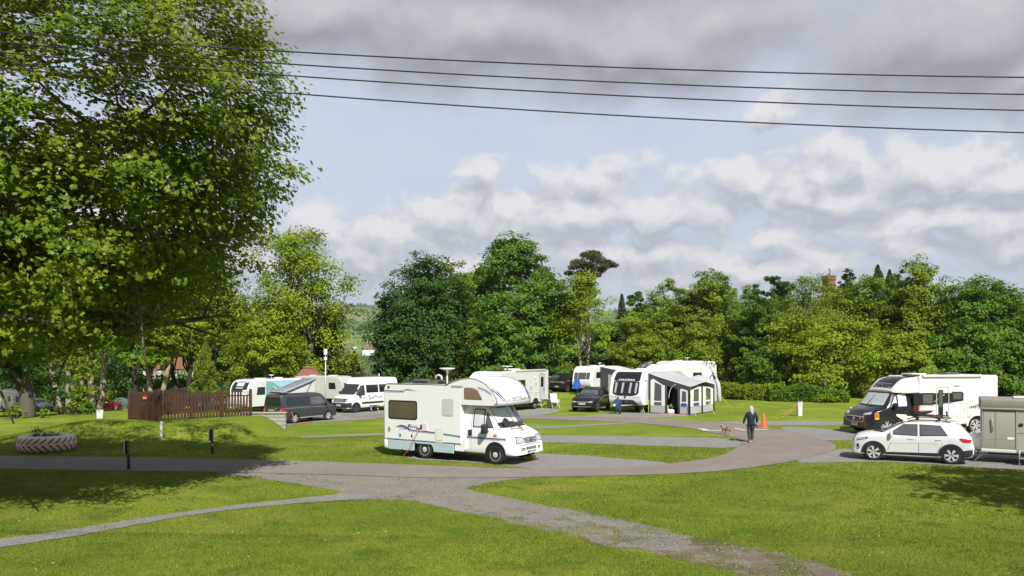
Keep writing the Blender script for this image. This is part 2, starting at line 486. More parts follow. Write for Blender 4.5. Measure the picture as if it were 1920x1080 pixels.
# ------------------------------------------------------------------ mesh builder
class MB:
    def __init__(s):
        s.v, s.f, s.m, s.s, s.mats = [], [], [], [], []

    def add(s, vs, fs, mat, smooth=False, M=None):
        if mat not in s.mats:
            s.mats.append(mat)
        k, n = s.mats.index(mat), len(s.v)
        for p in vs:
            p = Vector(p)
            s.v.append(tuple(M @ p) if M is not None else tuple(p))
        for f in fs:
            s.f.append([i + n for i in f])
            s.m.append(k)
            s.s.append(smooth)
        return s

    def box(s, c, d, mat, rz=0.0, bev=0.0, M=None, segs=2):
        T = Matrix.Translation(c) @ Matrix.Rotation(rz, 4, 'Z')
        if M is not None:
            T = M @ T
        if bev:
            bm = bmesh.new()
            bmesh.ops.create_cube(bm, size=1.0)
            bmesh.ops.scale(bm, vec=d, verts=bm.verts)
            bmesh.ops.bevel(bm, geom=bm.edges[:], offset=bev, segments=segs, affect='EDGES', profile=0.5)
            s.frombm(bm, mat, True, T)
        else:
            x, y, z = d[0] / 2, d[1] / 2, d[2] / 2
            vs = [(a * x, b * y, e * z) for e in (-1, 1) for a, b in ((-1, -1), (1, -1), (1, 1), (-1, 1))]
            s.add(vs, [(3, 2, 1, 0), (4, 5, 6, 7), (0, 1, 5, 4), (1, 2, 6, 5), (2, 3, 7, 6), (3, 0, 4, 7)], mat, False, T)
        return s

    def frombm(s, bm, mat, smooth=False, M=None):
        bm.verts.index_update()
        s.add([v.co.copy() for v in bm.verts], [[v.index for v in f.verts] for f in bm.faces], mat, smooth, M)
        bm.free()

    def prism(s, poly, a, b, mat, axis='y', bev=0.0, smooth=False, M=None, segs=2):
        """2-D outline (x,z) extruded along y from a to b (axis 'z': outline (x,y); axis 'x': outline (y,z))"""
        def P(p, t):
            return {'y': (p[0], t, p[1]), 'z': (p[0], p[1], t), 'x': (t, p[0], p[1])}[axis]
        bm = bmesh.new()
        lo = [bm.verts.new(P(p, a)) for p in poly]
        hi = [bm.verts.new(P(p, b)) for p in poly]
        n = len(poly)
        bm.faces.new(lo)
        bm.faces.new(hi[::-1])
        for i in range(n):
            bm.faces.new((lo[i], hi[i], hi[(i + 1) % n], lo[(i + 1) % n])[::-1])
        bmesh.ops.recalc_face_normals(bm, faces=bm.faces[:])
        if bev:
            caps = [f for f in bm.faces if len(f.verts) == n][:2]
            eds = {e for f in caps for e in f.edges}
            bmesh.ops.bevel(bm, geom=list(eds), offset=bev, segments=segs, affect='EDGES', profile=0.5)
        s.frombm(bm, mat, smooth, M)
        return s

    def tube(s, pts, rad, mat, n=8, smooth=True, cap=True, M=None):
        pts = [Vector(p) for p in pts]
        if not hasattr(rad, '__len__'):
            rad = [rad] * len(pts)
        vs, fs = [], []
        ref = None
        for i, p in enumerate(pts):
            d = (pts[min(i + 1, len(pts) - 1)] - pts[max(i - 1, 0)])
            d = d.normalized() if d.length > 1e-9 else Vector((0, 0, 1))
            if ref is None:
                ref = Vector((1, 0, 0)) if abs(d.x) < 0.9 else Vector((0, 1, 0))
            u = (ref - d * ref.dot(d)).normalized()
            ref = u
            w = d.cross(u)
            for k in range(n):
                a = 2 * PI * k / n
                vs.append(p + (u * math.cos(a) + w * math.sin(a)) * rad[i])
        for i in range(len(pts) - 1):
            for k in range(n):
                fs.append((i * n + k, i * n + (k + 1) % n, (i + 1) * n + (k + 1) % n, (i + 1) * n + k))
        if cap:
            fs.append(list(range(n))[::-1])
            fs.append([(len(pts) - 1) * n + k for k in range(n)])
        return s.add(vs, fs, mat, smooth, M)

    def lathe(s, prof, mat, n=24, smooth=True, M=None):
        """profile of (r, z) turned about z"""
        vs, fs = [], []
        for r, z in prof:
            for k in range(n):
                a = 2 * PI * k / n
                vs.append((r * math.cos(a), r * math.sin(a), z))
        for i in range(len(prof) - 1):
            for k in range(n):
                fs.append((i * n + k, i * n + (k + 1) % n, (i + 1) * n + (k + 1) % n, (i + 1) * n + k))
        fs.append(list(range(n))[::-1])
        fs.append([(len(prof) - 1) * n + k for k in range(n)])
        return s.add(vs, fs, mat, smooth, M)

    def grid(s, rows, mat, smooth=True, M=None):
        n = len(rows[0])
        vs = [p for r in rows for p in r]
        fs = [(i * n + k, i * n + k + 1, (i + 1) * n + k + 1, (i + 1) * n + k) for i in range(len(rows) - 1) for k in range(n - 1)]
        return s.add(vs, fs, mat, smooth, M)

    def slab(s, pts, thick, mat, smooth=False, M=None):
        """flat or slightly bent polygon given in 3-D, with thickness against its normal"""
        P = [Vector(p) for p in pts]
        nrm = Vector((0, 0, 0))
        for i in range(len(P)):
            nrm += P[i].cross(P[(i + 1) % len(P)])
        nrm.normalize()
        n = len(P)
        vs = P + [p - nrm * thick for p in P]
        fs = [list(range(n)), list(range(n, 2 * n))[::-1]] + [(i, n + i, n + (i + 1) % n, (i + 1) % n) for i in range(n)]
        return s.add(vs, fs, mat, smooth, M)

    def patch(s, poly, fn, mat, thick=0.01, off=(0, 0, 0), step=0.12, smooth=True, M=None):
        """outline in a surface's own two coordinates, laid on that surface by fn(a, b)"""
        B = []
        n = len(poly)
        for i in range(n):
            a, b = Vector(poly[i]), Vector(poly[(i + 1) % n])
            k = max(1, int((b - a).length / step))
            B += [a.lerp(b, t / k) for t in range(k)]
        xs, ys = [p.x for p in B], [p.y for p in B]
        ins = []
        gx = np.arange(min(xs) + step / 2, max(xs), step)
        gy = np.arange(min(ys) + step / 2, max(ys), step)
        for x in gx:
            for y in gy:
                if inpoly(B, x, y) and min((Vector((x, y)) - p).length for p in B) > step * .35:
                    ins.append(Vector((x, y)))
        nb = len(B)
        r = delaunay_2d_cdt(B + ins, [(i, (i + 1) % nb) for i in range(nb)], [], 1, 1e-6)
        o = Vector(off)
        top = [Vector(fn(p.x, p.y)) + o for p in r[0]]
        fs = [list(f) for f in r[2]]
        nv = len(top)
        d = o.normalized() if o.length > 0 else Vector((0, 0, 1))
        # normals towards the offset
        a = Vector((0, 0, 0))
        for f in fs:
            a += (top[f[1]] - top[f[0]]).cross(top[f[2]] - top[f[0]])
        if a.dot(d) < 0:
            fs = [f[::-1] for f in fs]
        cnt = {}
        for f in fs:
            for i in range(len(f)):
                e = (f[i], f[(i + 1) % len(f)])
                cnt[e] = 1
        rim = [e for e in cnt if (e[1], e[0]) not in cnt]
        s.add(top, fs, mat, smooth, M)
        lo = [p - d * thick for p in top]
        s.add(top + lo, [(a_, nv + a_, nv + b_, b_)for a_, b_ in rim], mat, False, M)
        return s

    def text(s, body, size, mat, M, shear=0.0, space=1.0, extrude=0.002, align='CENTER', bold=0.0, wide=1.0):
        cu = bpy.data.curves.new('lettering', 'FONT')
        cu.body = body
        cu.size = size
        cu.shear = shear
        cu.space_character = space
        cu.extrude = extrude
        cu.offset = bold
        cu.align_x = align
        cu.align_y = 'CENTER'
        cu.resolution_u = 2
        ob = bpy.data.objects.new('lettering', cu)
        COL.objects.link(ob)
        dg = bpy.context.evaluated_depsgraph_get()
        me = bpy.data.meshes.new_from_object(ob.evaluated_get(dg))
        S = Matrix.Diagonal((wide, 1, 1, 1))
        s.add([v.co.copy() for v in me.vertices], [list(p.vertices) for p in me.polygons], mat, False, M @ S)
        bpy.data.meshes.remove(me)
        bpy.data.objects.remove(ob)
        bpy.data.curves.remove(cu)
        return s

    def mesh(s, name):
        me = bpy.data.meshes.new(name)
        me.from_pydata(s.v, [], s.f)
        for k in s.mats:
            me.materials.append(MATS[k])
        me.polygons.foreach_set('material_index', s.m)
        me.polygons.foreach_set('use_smooth', s.s)
        me.update()
        return me

    def build(s, name, parent=None, label=None):
        o = bpy.data.objects.new(name, s.mesh(name))
        COL.objects.link(o)
        o.parent = parent
        if label:
            o['label'] = label
        return o


def inpoly(P, x, y):
    c = False
    j = len(P) - 1
    for i in range(len(P)):
        a, b = P[i], P[j]
        if (a[1] > y) != (b[1] > y) and x < (b[0] - a[0]) * (y - a[1]) / (b[1] - a[1]) + a[0]:
            c = not c
        j = i
    return c


def rrect(x0, y0, x1, y1, r, n=4):
    out = []
    for cx, cy, a0 in ((x1 - r, y1 - r, 0), (x0 + r, y1 - r, 90), (x0 + r, y0 + r, 180), (x1 - r, y0 + r, 270)):
        for k in range(n + 1):
            a = R(a0 + 90 * k / n)
            out.append((cx + r * math.cos(a), cy + r * math.sin(a)))
    return out


def rpoly(P, r, n=3):
    """polygon with rounded corners"""
    out = []
    m = len(P)
    for i in range(m):
        p, a, b = Vector(P[i]), Vector(P[i - 1]), Vector(P[(i + 1) % m])
        u, w = a - p, b - p
        k = min(r, u.length * .45, w.length * .45)
        s, e = p + u.normalized() * k, p + w.normalized() * k
        for t in range(n + 1):
            t /= n
            out.append(tuple(s.lerp(p, t).lerp(p.lerp(e, t), t)))
    return out


def ring(outer, inner):
    """frame outline: outer polygon with the inner one cut out through a slit"""
    return outer + [outer[0]] + [inner[0]] + inner[::-1]


def pchip(xs, ys, x):
    """monotone cubic interpolation"""
    xs, ys = np.asarray(xs, float), np.asarray(ys, float)
    h, d = np.diff(xs), np.diff(ys) / np.diff(xs)
    m = np.zeros(len(xs))
    for i in range(1, len(xs) - 1):
        if d[i - 1] * d[i] > 0:
            w1, w2 = 2 * h[i] + h[i - 1], h[i] + 2 * h[i - 1]
            m[i] = (w1 + w2) / (w1 / d[i - 1] + w2 / d[i])
    m[0], m[-1] = d[0], d[-1]
    x = np.clip(x, xs[0], xs[-1])
    k = np.clip(np.searchsorted(xs, x, side='right') - 1, 0, len(h) - 1)
    t = (x - xs[k]) / h[k]
    return (ys[k] * (1 + 2 * t) * (1 - t) ** 2 + h[k] * m[k] * t * (1 - t) ** 2 + ys[k + 1] * t * t * (3 - 2 * t) + h[k] * m[k + 1] * t * t * (t - 1))


class Loft:
    """vehicle shell from stations along x: (x, floor z, shoulder z, roof z, sill half width, shoulder half width, roof half width, roof crown)"""
    def __init__(s, st, nx=46):
        st = sorted(st)
        s.a = np.array(st, float)
        s.x0, s.x1 = st[0][0], st[-1][0]
        s.xs = np.linspace(s.x0, s.x1, nx)
        s.cache = {}

    def half(s, x):
        k = round(float(x), 4)
        if k in s.cache:
            return s.cache[k]
        zb, zs, zt, wl, ws, wt, cr = [float(pchip(s.a[:, 0], s.a[:, i], x)) for i in range(1, 8)]
        h = zs - zb
        g = max(zt - zs, 0.012)
        P = [(0, zb), (wl * .86, zb), (wl, zb + .07 * h), (wl + (ws - wl) * .7, zb + .42 * h), (ws, zb + .74 * h), (ws - .012, zs - .01 * h),
             (ws + (wt - ws) * .36, zs + .36 * g), (wt + .01, zs + .84 * g), (wt * .93, zs + g), (wt * .55, zs + g + cr * .7), (0, zs + g + cr)]
        out = []
        for i in range(len(P) - 1):
            p0, p1, p2, p3 = [np.array(P[min(max(j, 0), len(P) - 1)]) for j in (i - 1, i, i + 1, i + 2)]
            for t in (0, .33, .67):
                out.append(tuple(.5 * (2 * p1 + (p2 - p0) * t + (2 * p0 - 5 * p1 + 4 * p2 - p3) * t * t + (3 * p1 - p0 - 3 * p2 + p3) * t ** 3)))
        out.append(P[-1])
        out[0] = P[0]
        s.cache[k] = out
        return out

    def shell(s, mb, mat):
        rows = []
        for x in s.xs:
            h = s.half(x)
            full = [(x, y, z) for y, z in h] + [(x, -y, z) for y, z in h[-2:0:-1]]
            rows.append(full + [full[0]])
        mb.grid(rows, mat)
        mb.add(rows[0][:-1], [list(range(len(rows[0]) - 1))], mat, False)
        mb.add(rows[-1][:-1], [list(range(len(rows[0]) - 1))[::-1]], mat, False)
        return mb

    def hw(s, x, z):
        h = s.half(min(max(x, s.x0), s.x1))[4:]
        for (y0, z0), (y1, z1) in zip(h, h[1:]):
            if z0 <= z <= z1:
                return y0 + (y1 - y0) * (z - z0) / max(z1 - z0, 1e-6)
        return h[0][0] if z < h[0][1] else h[-1][0]

    def top(s, x, y):
        h = s.half(min(max(x, s.x0), s.x1))[::-1]
        y = abs(y)
        for (y0, z0), (y1, z1) in zip(h, h[1:]):
            if y0 <= y <= y1:
                return z0 + (z1 - z0) * (y - y0) / max(y1 - y0, 1e-6)
        return h[-1][1]

    def inside(s, x, y, z):
        h = s.half(x)
        return h[0][1] <= z <= s.top(x, y) and abs(y) <= s.hw(x, z)

    def front(s, y, z):
        return s._march(y, z, s.x1, -1)

    def rear(s, y, z):
        return s._march(y, z, s.x0, 1)

    def _march(s, y, z, x, d):
        for k in range(140):
            xx = x + d * k * .02
            if s.inside(xx, y, z):
                if k == 0:
                    return xx
                a, b = xx - d * .02, xx
                for _ in range(5):
                    m = (a + b) / 2
                    if s.inside(m, y, z):
                        b = m
                    else:
                        a = m
                return b
        return x + d * .5

    # surface functions for patches
    def L(s):
        return lambda x, z: (x, s.hw(x, z), z)

    def Rt(s):
        return lambda x, z: (x, -s.hw(x, z), z)

    def F(s):
        return lambda y, z: (s.front(y, z), y, z)

    def B(s):
        return lambda y, z: (s.rear(y, z), y, z)

    def T(s):
        return lambda x, y: (x, y, s.top(x, y))


def flat_y(y):
    return lambda x, z: (x, y, z)


def flat_x(x):
    return lambda y, z: (x, y, z)


OFF = {'L': (0, .006, 0), 'R': (0, -.006, 0), 'F': (.006, 0, 0), 'B': (-.006, 0, 0), 'T': (0, 0, .006)}


def off(side, k=1.0):
    return tuple(v * k for v in OFF[side])


def side_fn(lf, side):
    return {'L': lf.L, 'R': lf.Rt, 'F': lf.F, 'B': lf.B, 'T': lf.T}[side]()


def mirror(poly):
    return [(-a, b) for a, b in poly][::-1]


# ------------------------------------------------------------------ wheels
WHEEL = {}


def wheel_mesh(r, w, style):
    key = (round(r, 3), round(w, 3), style)
    if key in WHEEL:
        return WHEEL[key]
    t, q = MB(), MB()
    X = Matrix.Rotation(R(90), 4, 'X')        # axle along y, outer face towards -y
    ri = r * (0.66 if style == 'van' else 0.70)
    t.lathe([(ri, -w * .42), (r * .86, -w * .5), (r * .97, -w * .38), (r, -w * .18), (r, w * .18), (r * .97, w * .38), (r * .86, w * .5), (ri, w * .42)], 'rubber', 28, True, X)
    if style == 'van':
        q.lathe([(ri, w * .40), (ri * .92, w * .45), (ri * .86, w * .36), (ri * .55, w * .34), (ri * .42, w * .43), (ri * .15, w * .45)], 'hub_grey', 24, True, X)
        for k in range(10):
            a = 2 * PI * k / 10
            q.lathe([(ri * .06, w * .345), (ri * .06, w * .362)], 'ink', 8, False, X @ Matrix.Translation((ri * .7 * math.cos(a), ri * .7 * math.sin(a), 0)))
    else:
        al = 'alloy' if style != 'dark' else 'dark_alloy'
        q.lathe([(ri * .97, w * .22), (ri * .3, w * .15)], 'plastic', 24, True, X)
        q.lathe([(ri, w * .36), (ri * 1.0, w * .46), (ri * .91, w * .46), (ri * .88, w * .26)], al, 28, True, X)
        q.lathe([(ri * .24, w * .2), (ri * .22, w * .44), (ri * .1, w * .46)], al, 14, True, X)
        n = {'kia': 6, 'split': 5, 'dark': 5, 'five': 5}[style]
        for k in range(n):
            for da in ((-.16, .16) if style == 'split' else (0,)):
                a0, a1 = 2 * PI * k / n + da * .7, 2 * PI * k / n + da * 1.55
                hw0, hw1 = ri * (.07 if style == 'split' else .13), ri * (.085 if style == 'split' else .16)
                if style == 'kia':
                    hw0, hw1 = ri * .10, ri * .21
                p0 = Vector((math.cos(a0), math.sin(a0), 0)) * ri * .2
                p1 = Vector((math.cos(a1), math.sin(a1), 0)) * ri * .93
                d = (p1 - p0).normalized()
                nn = Vector((-d.y, d.x, 0))
                q.slab([p0 + nn * hw0 + Vector((0, 0, w * .41)), p0 - nn * hw0 + Vector((0, 0, w * .41)), p1 - nn * hw1 + Vector((0, 0, w * .43)), p1 + nn * hw1 + Vector((0, 0, w * .43))][::-1], w * .14, al, False, X)
    WHEEL[key] = (t.mesh('wheel'), q.mesh('rim'))
    return WHEEL[key]


def wheel(parent, x, y, r=.33, w=.2, style='van', steer=0.0):
    """y is the outer face of the tyre; sign gives the side"""
    a, b = wheel_mesh(r, w, style)
    o = bpy.data.objects.new('wheel', a)
    COL.objects.link(o)
    o.parent = parent
    s = 1 if y > 0 else -1
    o.location = (x, y - s * w * .5, r)
    o.rotation_euler = (0, (x * 1.7) % 1.0, (PI if s > 0 else 0) + steer)
    i = bpy.data.objects.new('rim', b)
    COL.objects.link(i)
    i.parent = o
    return o


# ------------------------------------------------------------------ terrain
def sst(x, a, b):
    t = np.clip((np.asarray(x, float) - a) / (b - a), 0, 1)
    return t * t * (3 - 2 * t)


def gz(x, y):
    x, y = np.asarray(x, float), np.asarray(y, float)
    far = 0.7 * sst(y, 53, 80) * sst(x, -26, -12)
    left = -3.0 * sst(y, 42, 98) * sst(-x, 17, 34)
    # the bank under the fenced enclosure: a rounded plateau cut off on its right by the retaining wall
    ax, bx = -18.4, -11.9
    px = np.clip(x, ax, bx)
    py = np.clip(y, 35.3, 41.0)
    dx = np.where(x < ax, (x - ax) / 5.0, np.where(x > bx, (x - bx) / 1.0, 0.0))
    dy = np.where(y < 35.3, (y - py) / 4.6, (y - py) / 4.0)
    d = np.sqrt(dx * dx + dy * dy)
    m = 0.74 * (1 - sst(d, 0.0, 1.0))
    m = np.where((x > -15.0) & (y > 38.95), 0.0, m)
    return far + left + m



def at(px, py, dz=0.0):
    """ground point seen at that place of the photograph"""
    y = CAM_Z * FPX / max(py - HOR, 8)
    for _ in range(60):
        x = (px - 960) / FPX * y
        z = float(gz(x, y)) + dz
        y = .5 * y + .5 * (CAM_Z - z) * FPX / max(py - HOR, 8)
    x = (px - 960) / FPX * y
    return Vector((x, y, float(gz(x, y))))


def atY(px, Y):
    x = (px - 960) / FPX * Y
    return Vector((x, Y, float(gz(x, Y))))


# ------------------------------------------------------------------ ground
def px_poly(P):
    """outline on the level ground from its corners as they appear in the photograph"""
    return [(((x - 960) / FPX) * (CAM_Z * FPX / (y - HOR)), CAM_Z * FPX / (y - HOR)) for x, y in P]


def ragged(P, amp, step, seed):
    rng = random.Random(seed)
    ph = [rng.uniform(0, 6.28) for _ in range(4)]
    out = []
    for i in range(len(P)):
        a, b = Vector(P[i]), Vector(P[(i + 1) % len(P)])
        L = (b - a).length
        k = max(1, int(L / step))
        d = (b - a).normalized() if L > 0 else Vector((1, 0))
        n = Vector((-d.y, d.x))
        for t in range(k):
            p = a.lerp(b, t / k)
            w = math.sin(p.x * 2.1 + ph[0]) * math.sin(p.y * 1.7 + ph[1]) + .6 * math.sin(p.x * 5.3 + p.y * 4.1 + ph[2])
            out.append(tuple(p + n * (rng.uniform(-amp, amp) + amp * w)))
    return out


def smooth_poly(P, it=2):
    for _ in range(it):
        Q = []
        for i in range(len(P)):
            a, b = Vector(P[i]), Vector(P[(i + 1) % len(P)])
            Q += [tuple(a.lerp(b, .25)), tuple(a.lerp(b, .75))]
        P = Q
    return P


def sheet(name, polys, z, mat, label=None, amp=.05, step=.35, seed=1):
    me = MB()
    for k, P in enumerate(polys):
        P = ragged(P, amp, step, seed + k)
        tri = tessellate_polygon([[Vector((x, y, 0)) for x, y in P]])
        vs = [(x, y, float(gz(x, y)) + z + .0007 * k) for x, y in P]
        fs = []
        for t in tri:
            a, b, c = [Vector(vs[i]) for i in t]
            fs.append(t if (b - a).cross(c - a).z > 0 else t[::-1])
        me.add(vs, fs, mat)
    o = me.build(name)
    o['kind'] = 'structure'
    if label:
        o['label'] = label
    return o


def terrain():
    ys = np.concatenate([np.arange(-30, 12, 6.), np.arange(12, 50, .5), np.arange(50, 110, 2.), np.arange(110, 420, 14.)])
    xs = np.concatenate([-np.arange(40, 330, 14.)[::-1] - 0., np.arange(-39.5, 40, .5), np.arange(40, 330, 14.)])
    X, Y = np.meshgrid(xs, ys)
    Z = gz(X, Y)
    Z = Z + .035 * np.sin(X * .31 + 1.3) * np.sin(Y * .27) * (Y < 26) * (Y > 0) * 0
    # the land falls away into a valley behind the trees
    Z = Z - 34 * sst(Y, 100, 420)
    v = np.stack([X, Y, Z], -1).reshape(-1, 3)
    n, m = len(xs), len(ys)
    i = (np.arange(m - 1)[:, None] * n + np.arange(n - 1)).reshape(-1)
    f = np.stack([i, i + 1, i + n + 1, i + n], -1)
    o = np_mesh('ground', v, f, 'grass_ground', smooth=True)
    o['kind'] = 'structure'
    o['label'] = 'mown green lawn of the campsite'


def np_mesh(name, v, f, mat, smooth=False, parent=None):
    me = bpy.data.meshes.new(name)
    v = np.ascontiguousarray(v, dtype=np.float32)
    f = np.ascontiguousarray(f, dtype=np.int32)
    k = f.shape[1]
    me.vertices.add(len(v))
    me.vertices.foreach_set('co', v.reshape(-1))
    me.loops.add(f.size)
    me.loops.foreach_set('vertex_index', f.reshape(-1))
    me.polygons.add(len(f))
    me.polygons.foreach_set('loop_start', np.arange(0, f.size, k, dtype=np.int32))
    me.polygons.foreach_set('loop_total', np.full(len(f), k, dtype=np.int32))
    me.polygons.foreach_set('use_smooth', np.full(len(f), smooth, dtype=bool))
    me.materials.append(MATS[mat])
    me.update(calc_edges=True)
    o = bpy.data.objects.new(name, me)
    COL.objects.link(o)
    o.parent = parent
    return o


terrain()
ROAD = [(-300, 846), (0, 856), (250, 858), (450, 862), (650, 868), (800, 873), (900, 877.5), (1000, 880.5), (1130, 878.5), (1250, 871), (1320, 862), (1352, 855),
        (1380, 842), (1393, 832), (1392, 826), (1378, 820.5), (1340, 813.5), (1305, 805), (1240, 797), (1169, 792.5), (1060, 788), (985, 785.5), (860, 784), (720, 785), (640, 781),
        (640, 777), (720, 775), (880, 777.5), (1060, 780), (1160, 783), (1240, 786), (1310, 791), (1345, 791), (1420, 799), (1435, 802), (1480, 809), (1525, 819), (1555, 829), (1572, 838),
        (1560, 847), (1512, 859), (1485, 866), (1440, 873), (1385, 881), (1260, 890), (1120, 893), (1020, 895), (900, 897), (760, 896), (640, 891), (520, 888), (400, 885.5), (240, 884), (0, 880), (-300, 872)]
G_JUNC = [(380, 884), (640, 888), (960, 892), (1030, 893), (960, 899.5), (900, 908), (868, 915), (905, 923), (960, 936), (1060, 955), (1160, 975), (1240, 994), (1310, 1012),
          (1285, 1040), (1200, 1030), (1130, 1017), (1085, 1004), (1000, 988), (900, 967), (825, 951), (775, 940), (725, 935), (650, 939), (625, 931), (640, 923), (600, 914), (550, 906), (450, 893)]
G_MUD = [(1085, 1008), (1160, 996), (1240, 996), (1310, 1012), (1400, 1022), (1460, 1034), (1530, 1052), (1610, 1082), (1640, 1110), (1480, 1110), (1400, 1080), (1345, 1064), (1285, 1049), (1200, 1037), (1130, 1025)]
PATH = [(660, 924), (600, 931), (500, 941), (400, 953), (300, 967), (150, 991), (0, 1012), (-200, 1040), (-200, 1062), (0, 1028), (90, 1014), (180, 1000), (300, 976), (380, 964), (450, 955), (550, 945), (660, 937), (720, 932)]
G_PAD = [(760, 848), (900, 846), (1025, 851), (1120, 855.5), (1240, 866.5), (1262, 871), (1130, 880), (1000, 882), (1003, 878.5), (930, 871), (860, 866), (760, 861)]
G_BAY = [(860, 815), (1025, 816), (1200, 818.5), (1370, 821.5), (1398, 830), (1382, 841), (1250, 837), (1110, 832), (1025, 829), (860, 829)]
FOOTPATH = [(562, 819.5), (640, 815.5), (718, 812.5), (860, 806), (1012, 800.5), (1100, 796.5), (1176, 792), (1188, 794), (1110, 799), (1012, 804.5), (860, 810), (718, 816), (640, 819), (568, 821.5)]
G_STRIP = [(1330, 789.5), (1600, 789.5), (1640, 796), (1600, 797), (1430, 798), (1360, 797)]
G_SWIFT = [(1455, 801), (1500, 800.5), (1600, 808), (1700, 802), (1900, 806), (1980, 815), (1980, 829), (1800, 829), (1605, 825), (1540, 827), (1500, 820)]
G_KIA = [(1545, 842), (1600, 842.5), (1800, 838), (1990, 848), (2100, 858), (2100, 888), (1920, 882), (1790, 874), (1660, 866), (1600, 866.5), (1470, 869)]
G_TOUR = [(1050, 783), (1119, 778.5), (1180, 771), (1260, 771), (1310, 777), (1292, 780.5), (1241, 783), (1200, 786)]
G_VAN = [(478, 803), (540, 796.5), (640, 789), (720, 785.5), (725, 766), (640, 769), (560, 775), (470, 788)]
G_TRACK = [(960, 772), (1030, 765), (1060, 770), (1010, 780), (900, 780), (860, 775)]


WP = {k: px_poly(v) for k, v in dict(road=ROAD, junc=G_JUNC, mud=G_MUD, path=PATH, pad=G_PAD, bay=G_BAY, foot=FOOTPATH, strip=G_STRIP, swift=G_SWIFT, kia=G_KIA, tour=G_TOUR, van=G_VAN, track=G_TRACK).items()}
sheet('mud', [smooth_poly(WP['mud'])], .004, 'mud', 'bare trodden earth at the end of the gravel track', .13, .12, 5)
sheet('gravel_track', [smooth_poly(WP['junc'], 1)], .005, 'worn_gravel', 'worn stony track joining the site road, weeds creeping in', .09, .15, 3)
sheet('gravel', [smooth_poly(WP[k], 1) for k in ('pad', 'bay', 'strip', 'swift', 'kia', 'tour', 'van', 'track')], .006, 'gravel', 'grey gravel pitches', .06, .18, 11)
sheet('path', [smooth_poly(WP['path']), WP['foot']], .014, 'gravel', 'narrow gravel footpath across the lawn', .035, .15, 21)
sheet('road', [smooth_poly(WP['road'], 2)], .018, 'tarmac', 'curving pinkish tarmac site road', .02, .4, 31)
ln = MB()
for (a, b, c, d) in (((1306, 805), (1318, 804.3), (1330, 806.2), (1322, 807.2)), ((1376, 804.0), (1378, 803.2), (1400, 807.0), (1397, 807.8)), ((1316, 807.8), (1373, 806.8), (1373, 807.6), (1317, 808.6)),
                     ((1398, 806.6), (1440, 805.6), (1440, 806.4), (1398, 807.4))):
    w = px_poly([a, b, c, d])
    ln.add([(x, y, .023) for x, y in w], [(0, 1, 2, 3)], 'paint_white')
o = ln.build('road_markings')
tag(o, 'worn white painted lines across the site road', kind='structure')


# ------------------------------------------------------------------ grass blades and daisies
def pip(P, x, y):
    P = np.asarray(P)
    c = np.zeros(len(x), bool)
    j = len(P) - 1
    for i in range(len(P)):
        xi, yi, xj, yj = P[i, 0], P[i, 1], P[j, 0], P[j, 1]
        if yi != yj:
            c ^= ((yi > y) != (yj > y)) & (x < (xj - xi) * (y - yi) / (yj - yi) + xi)
        j = i
    return c


def hashnoise(x, y, s, seed):
    """smooth value noise"""
    rng = np.random.default_rng(seed)
    T = rng.random((64, 64))
    u, v = x / s, y / s
    i, j = np.floor(u).astype(int), np.floor(v).astype(int)
    f, g = u - i, v - j
    f, g = f * f * (3 - 2 * f), g * g * (3 - 2 * g)
    a, b, c, d = T[i % 64, j % 64], T[(i + 1) % 64, j % 64], T[i % 64, (j + 1) % 64], T[(i + 1) % 64, (j + 1) % 64]
    return (a * (1 - f) + b * f) * (1 - g) + (c * (1 - f) + d * f) * g


HARD = ('road', 'pad', 'bay', 'strip', 'swift', 'kia', 'van', 'tour', 'foot')
SOFT = {'junc': .0, 'mud': .10, 'path': 0.0}


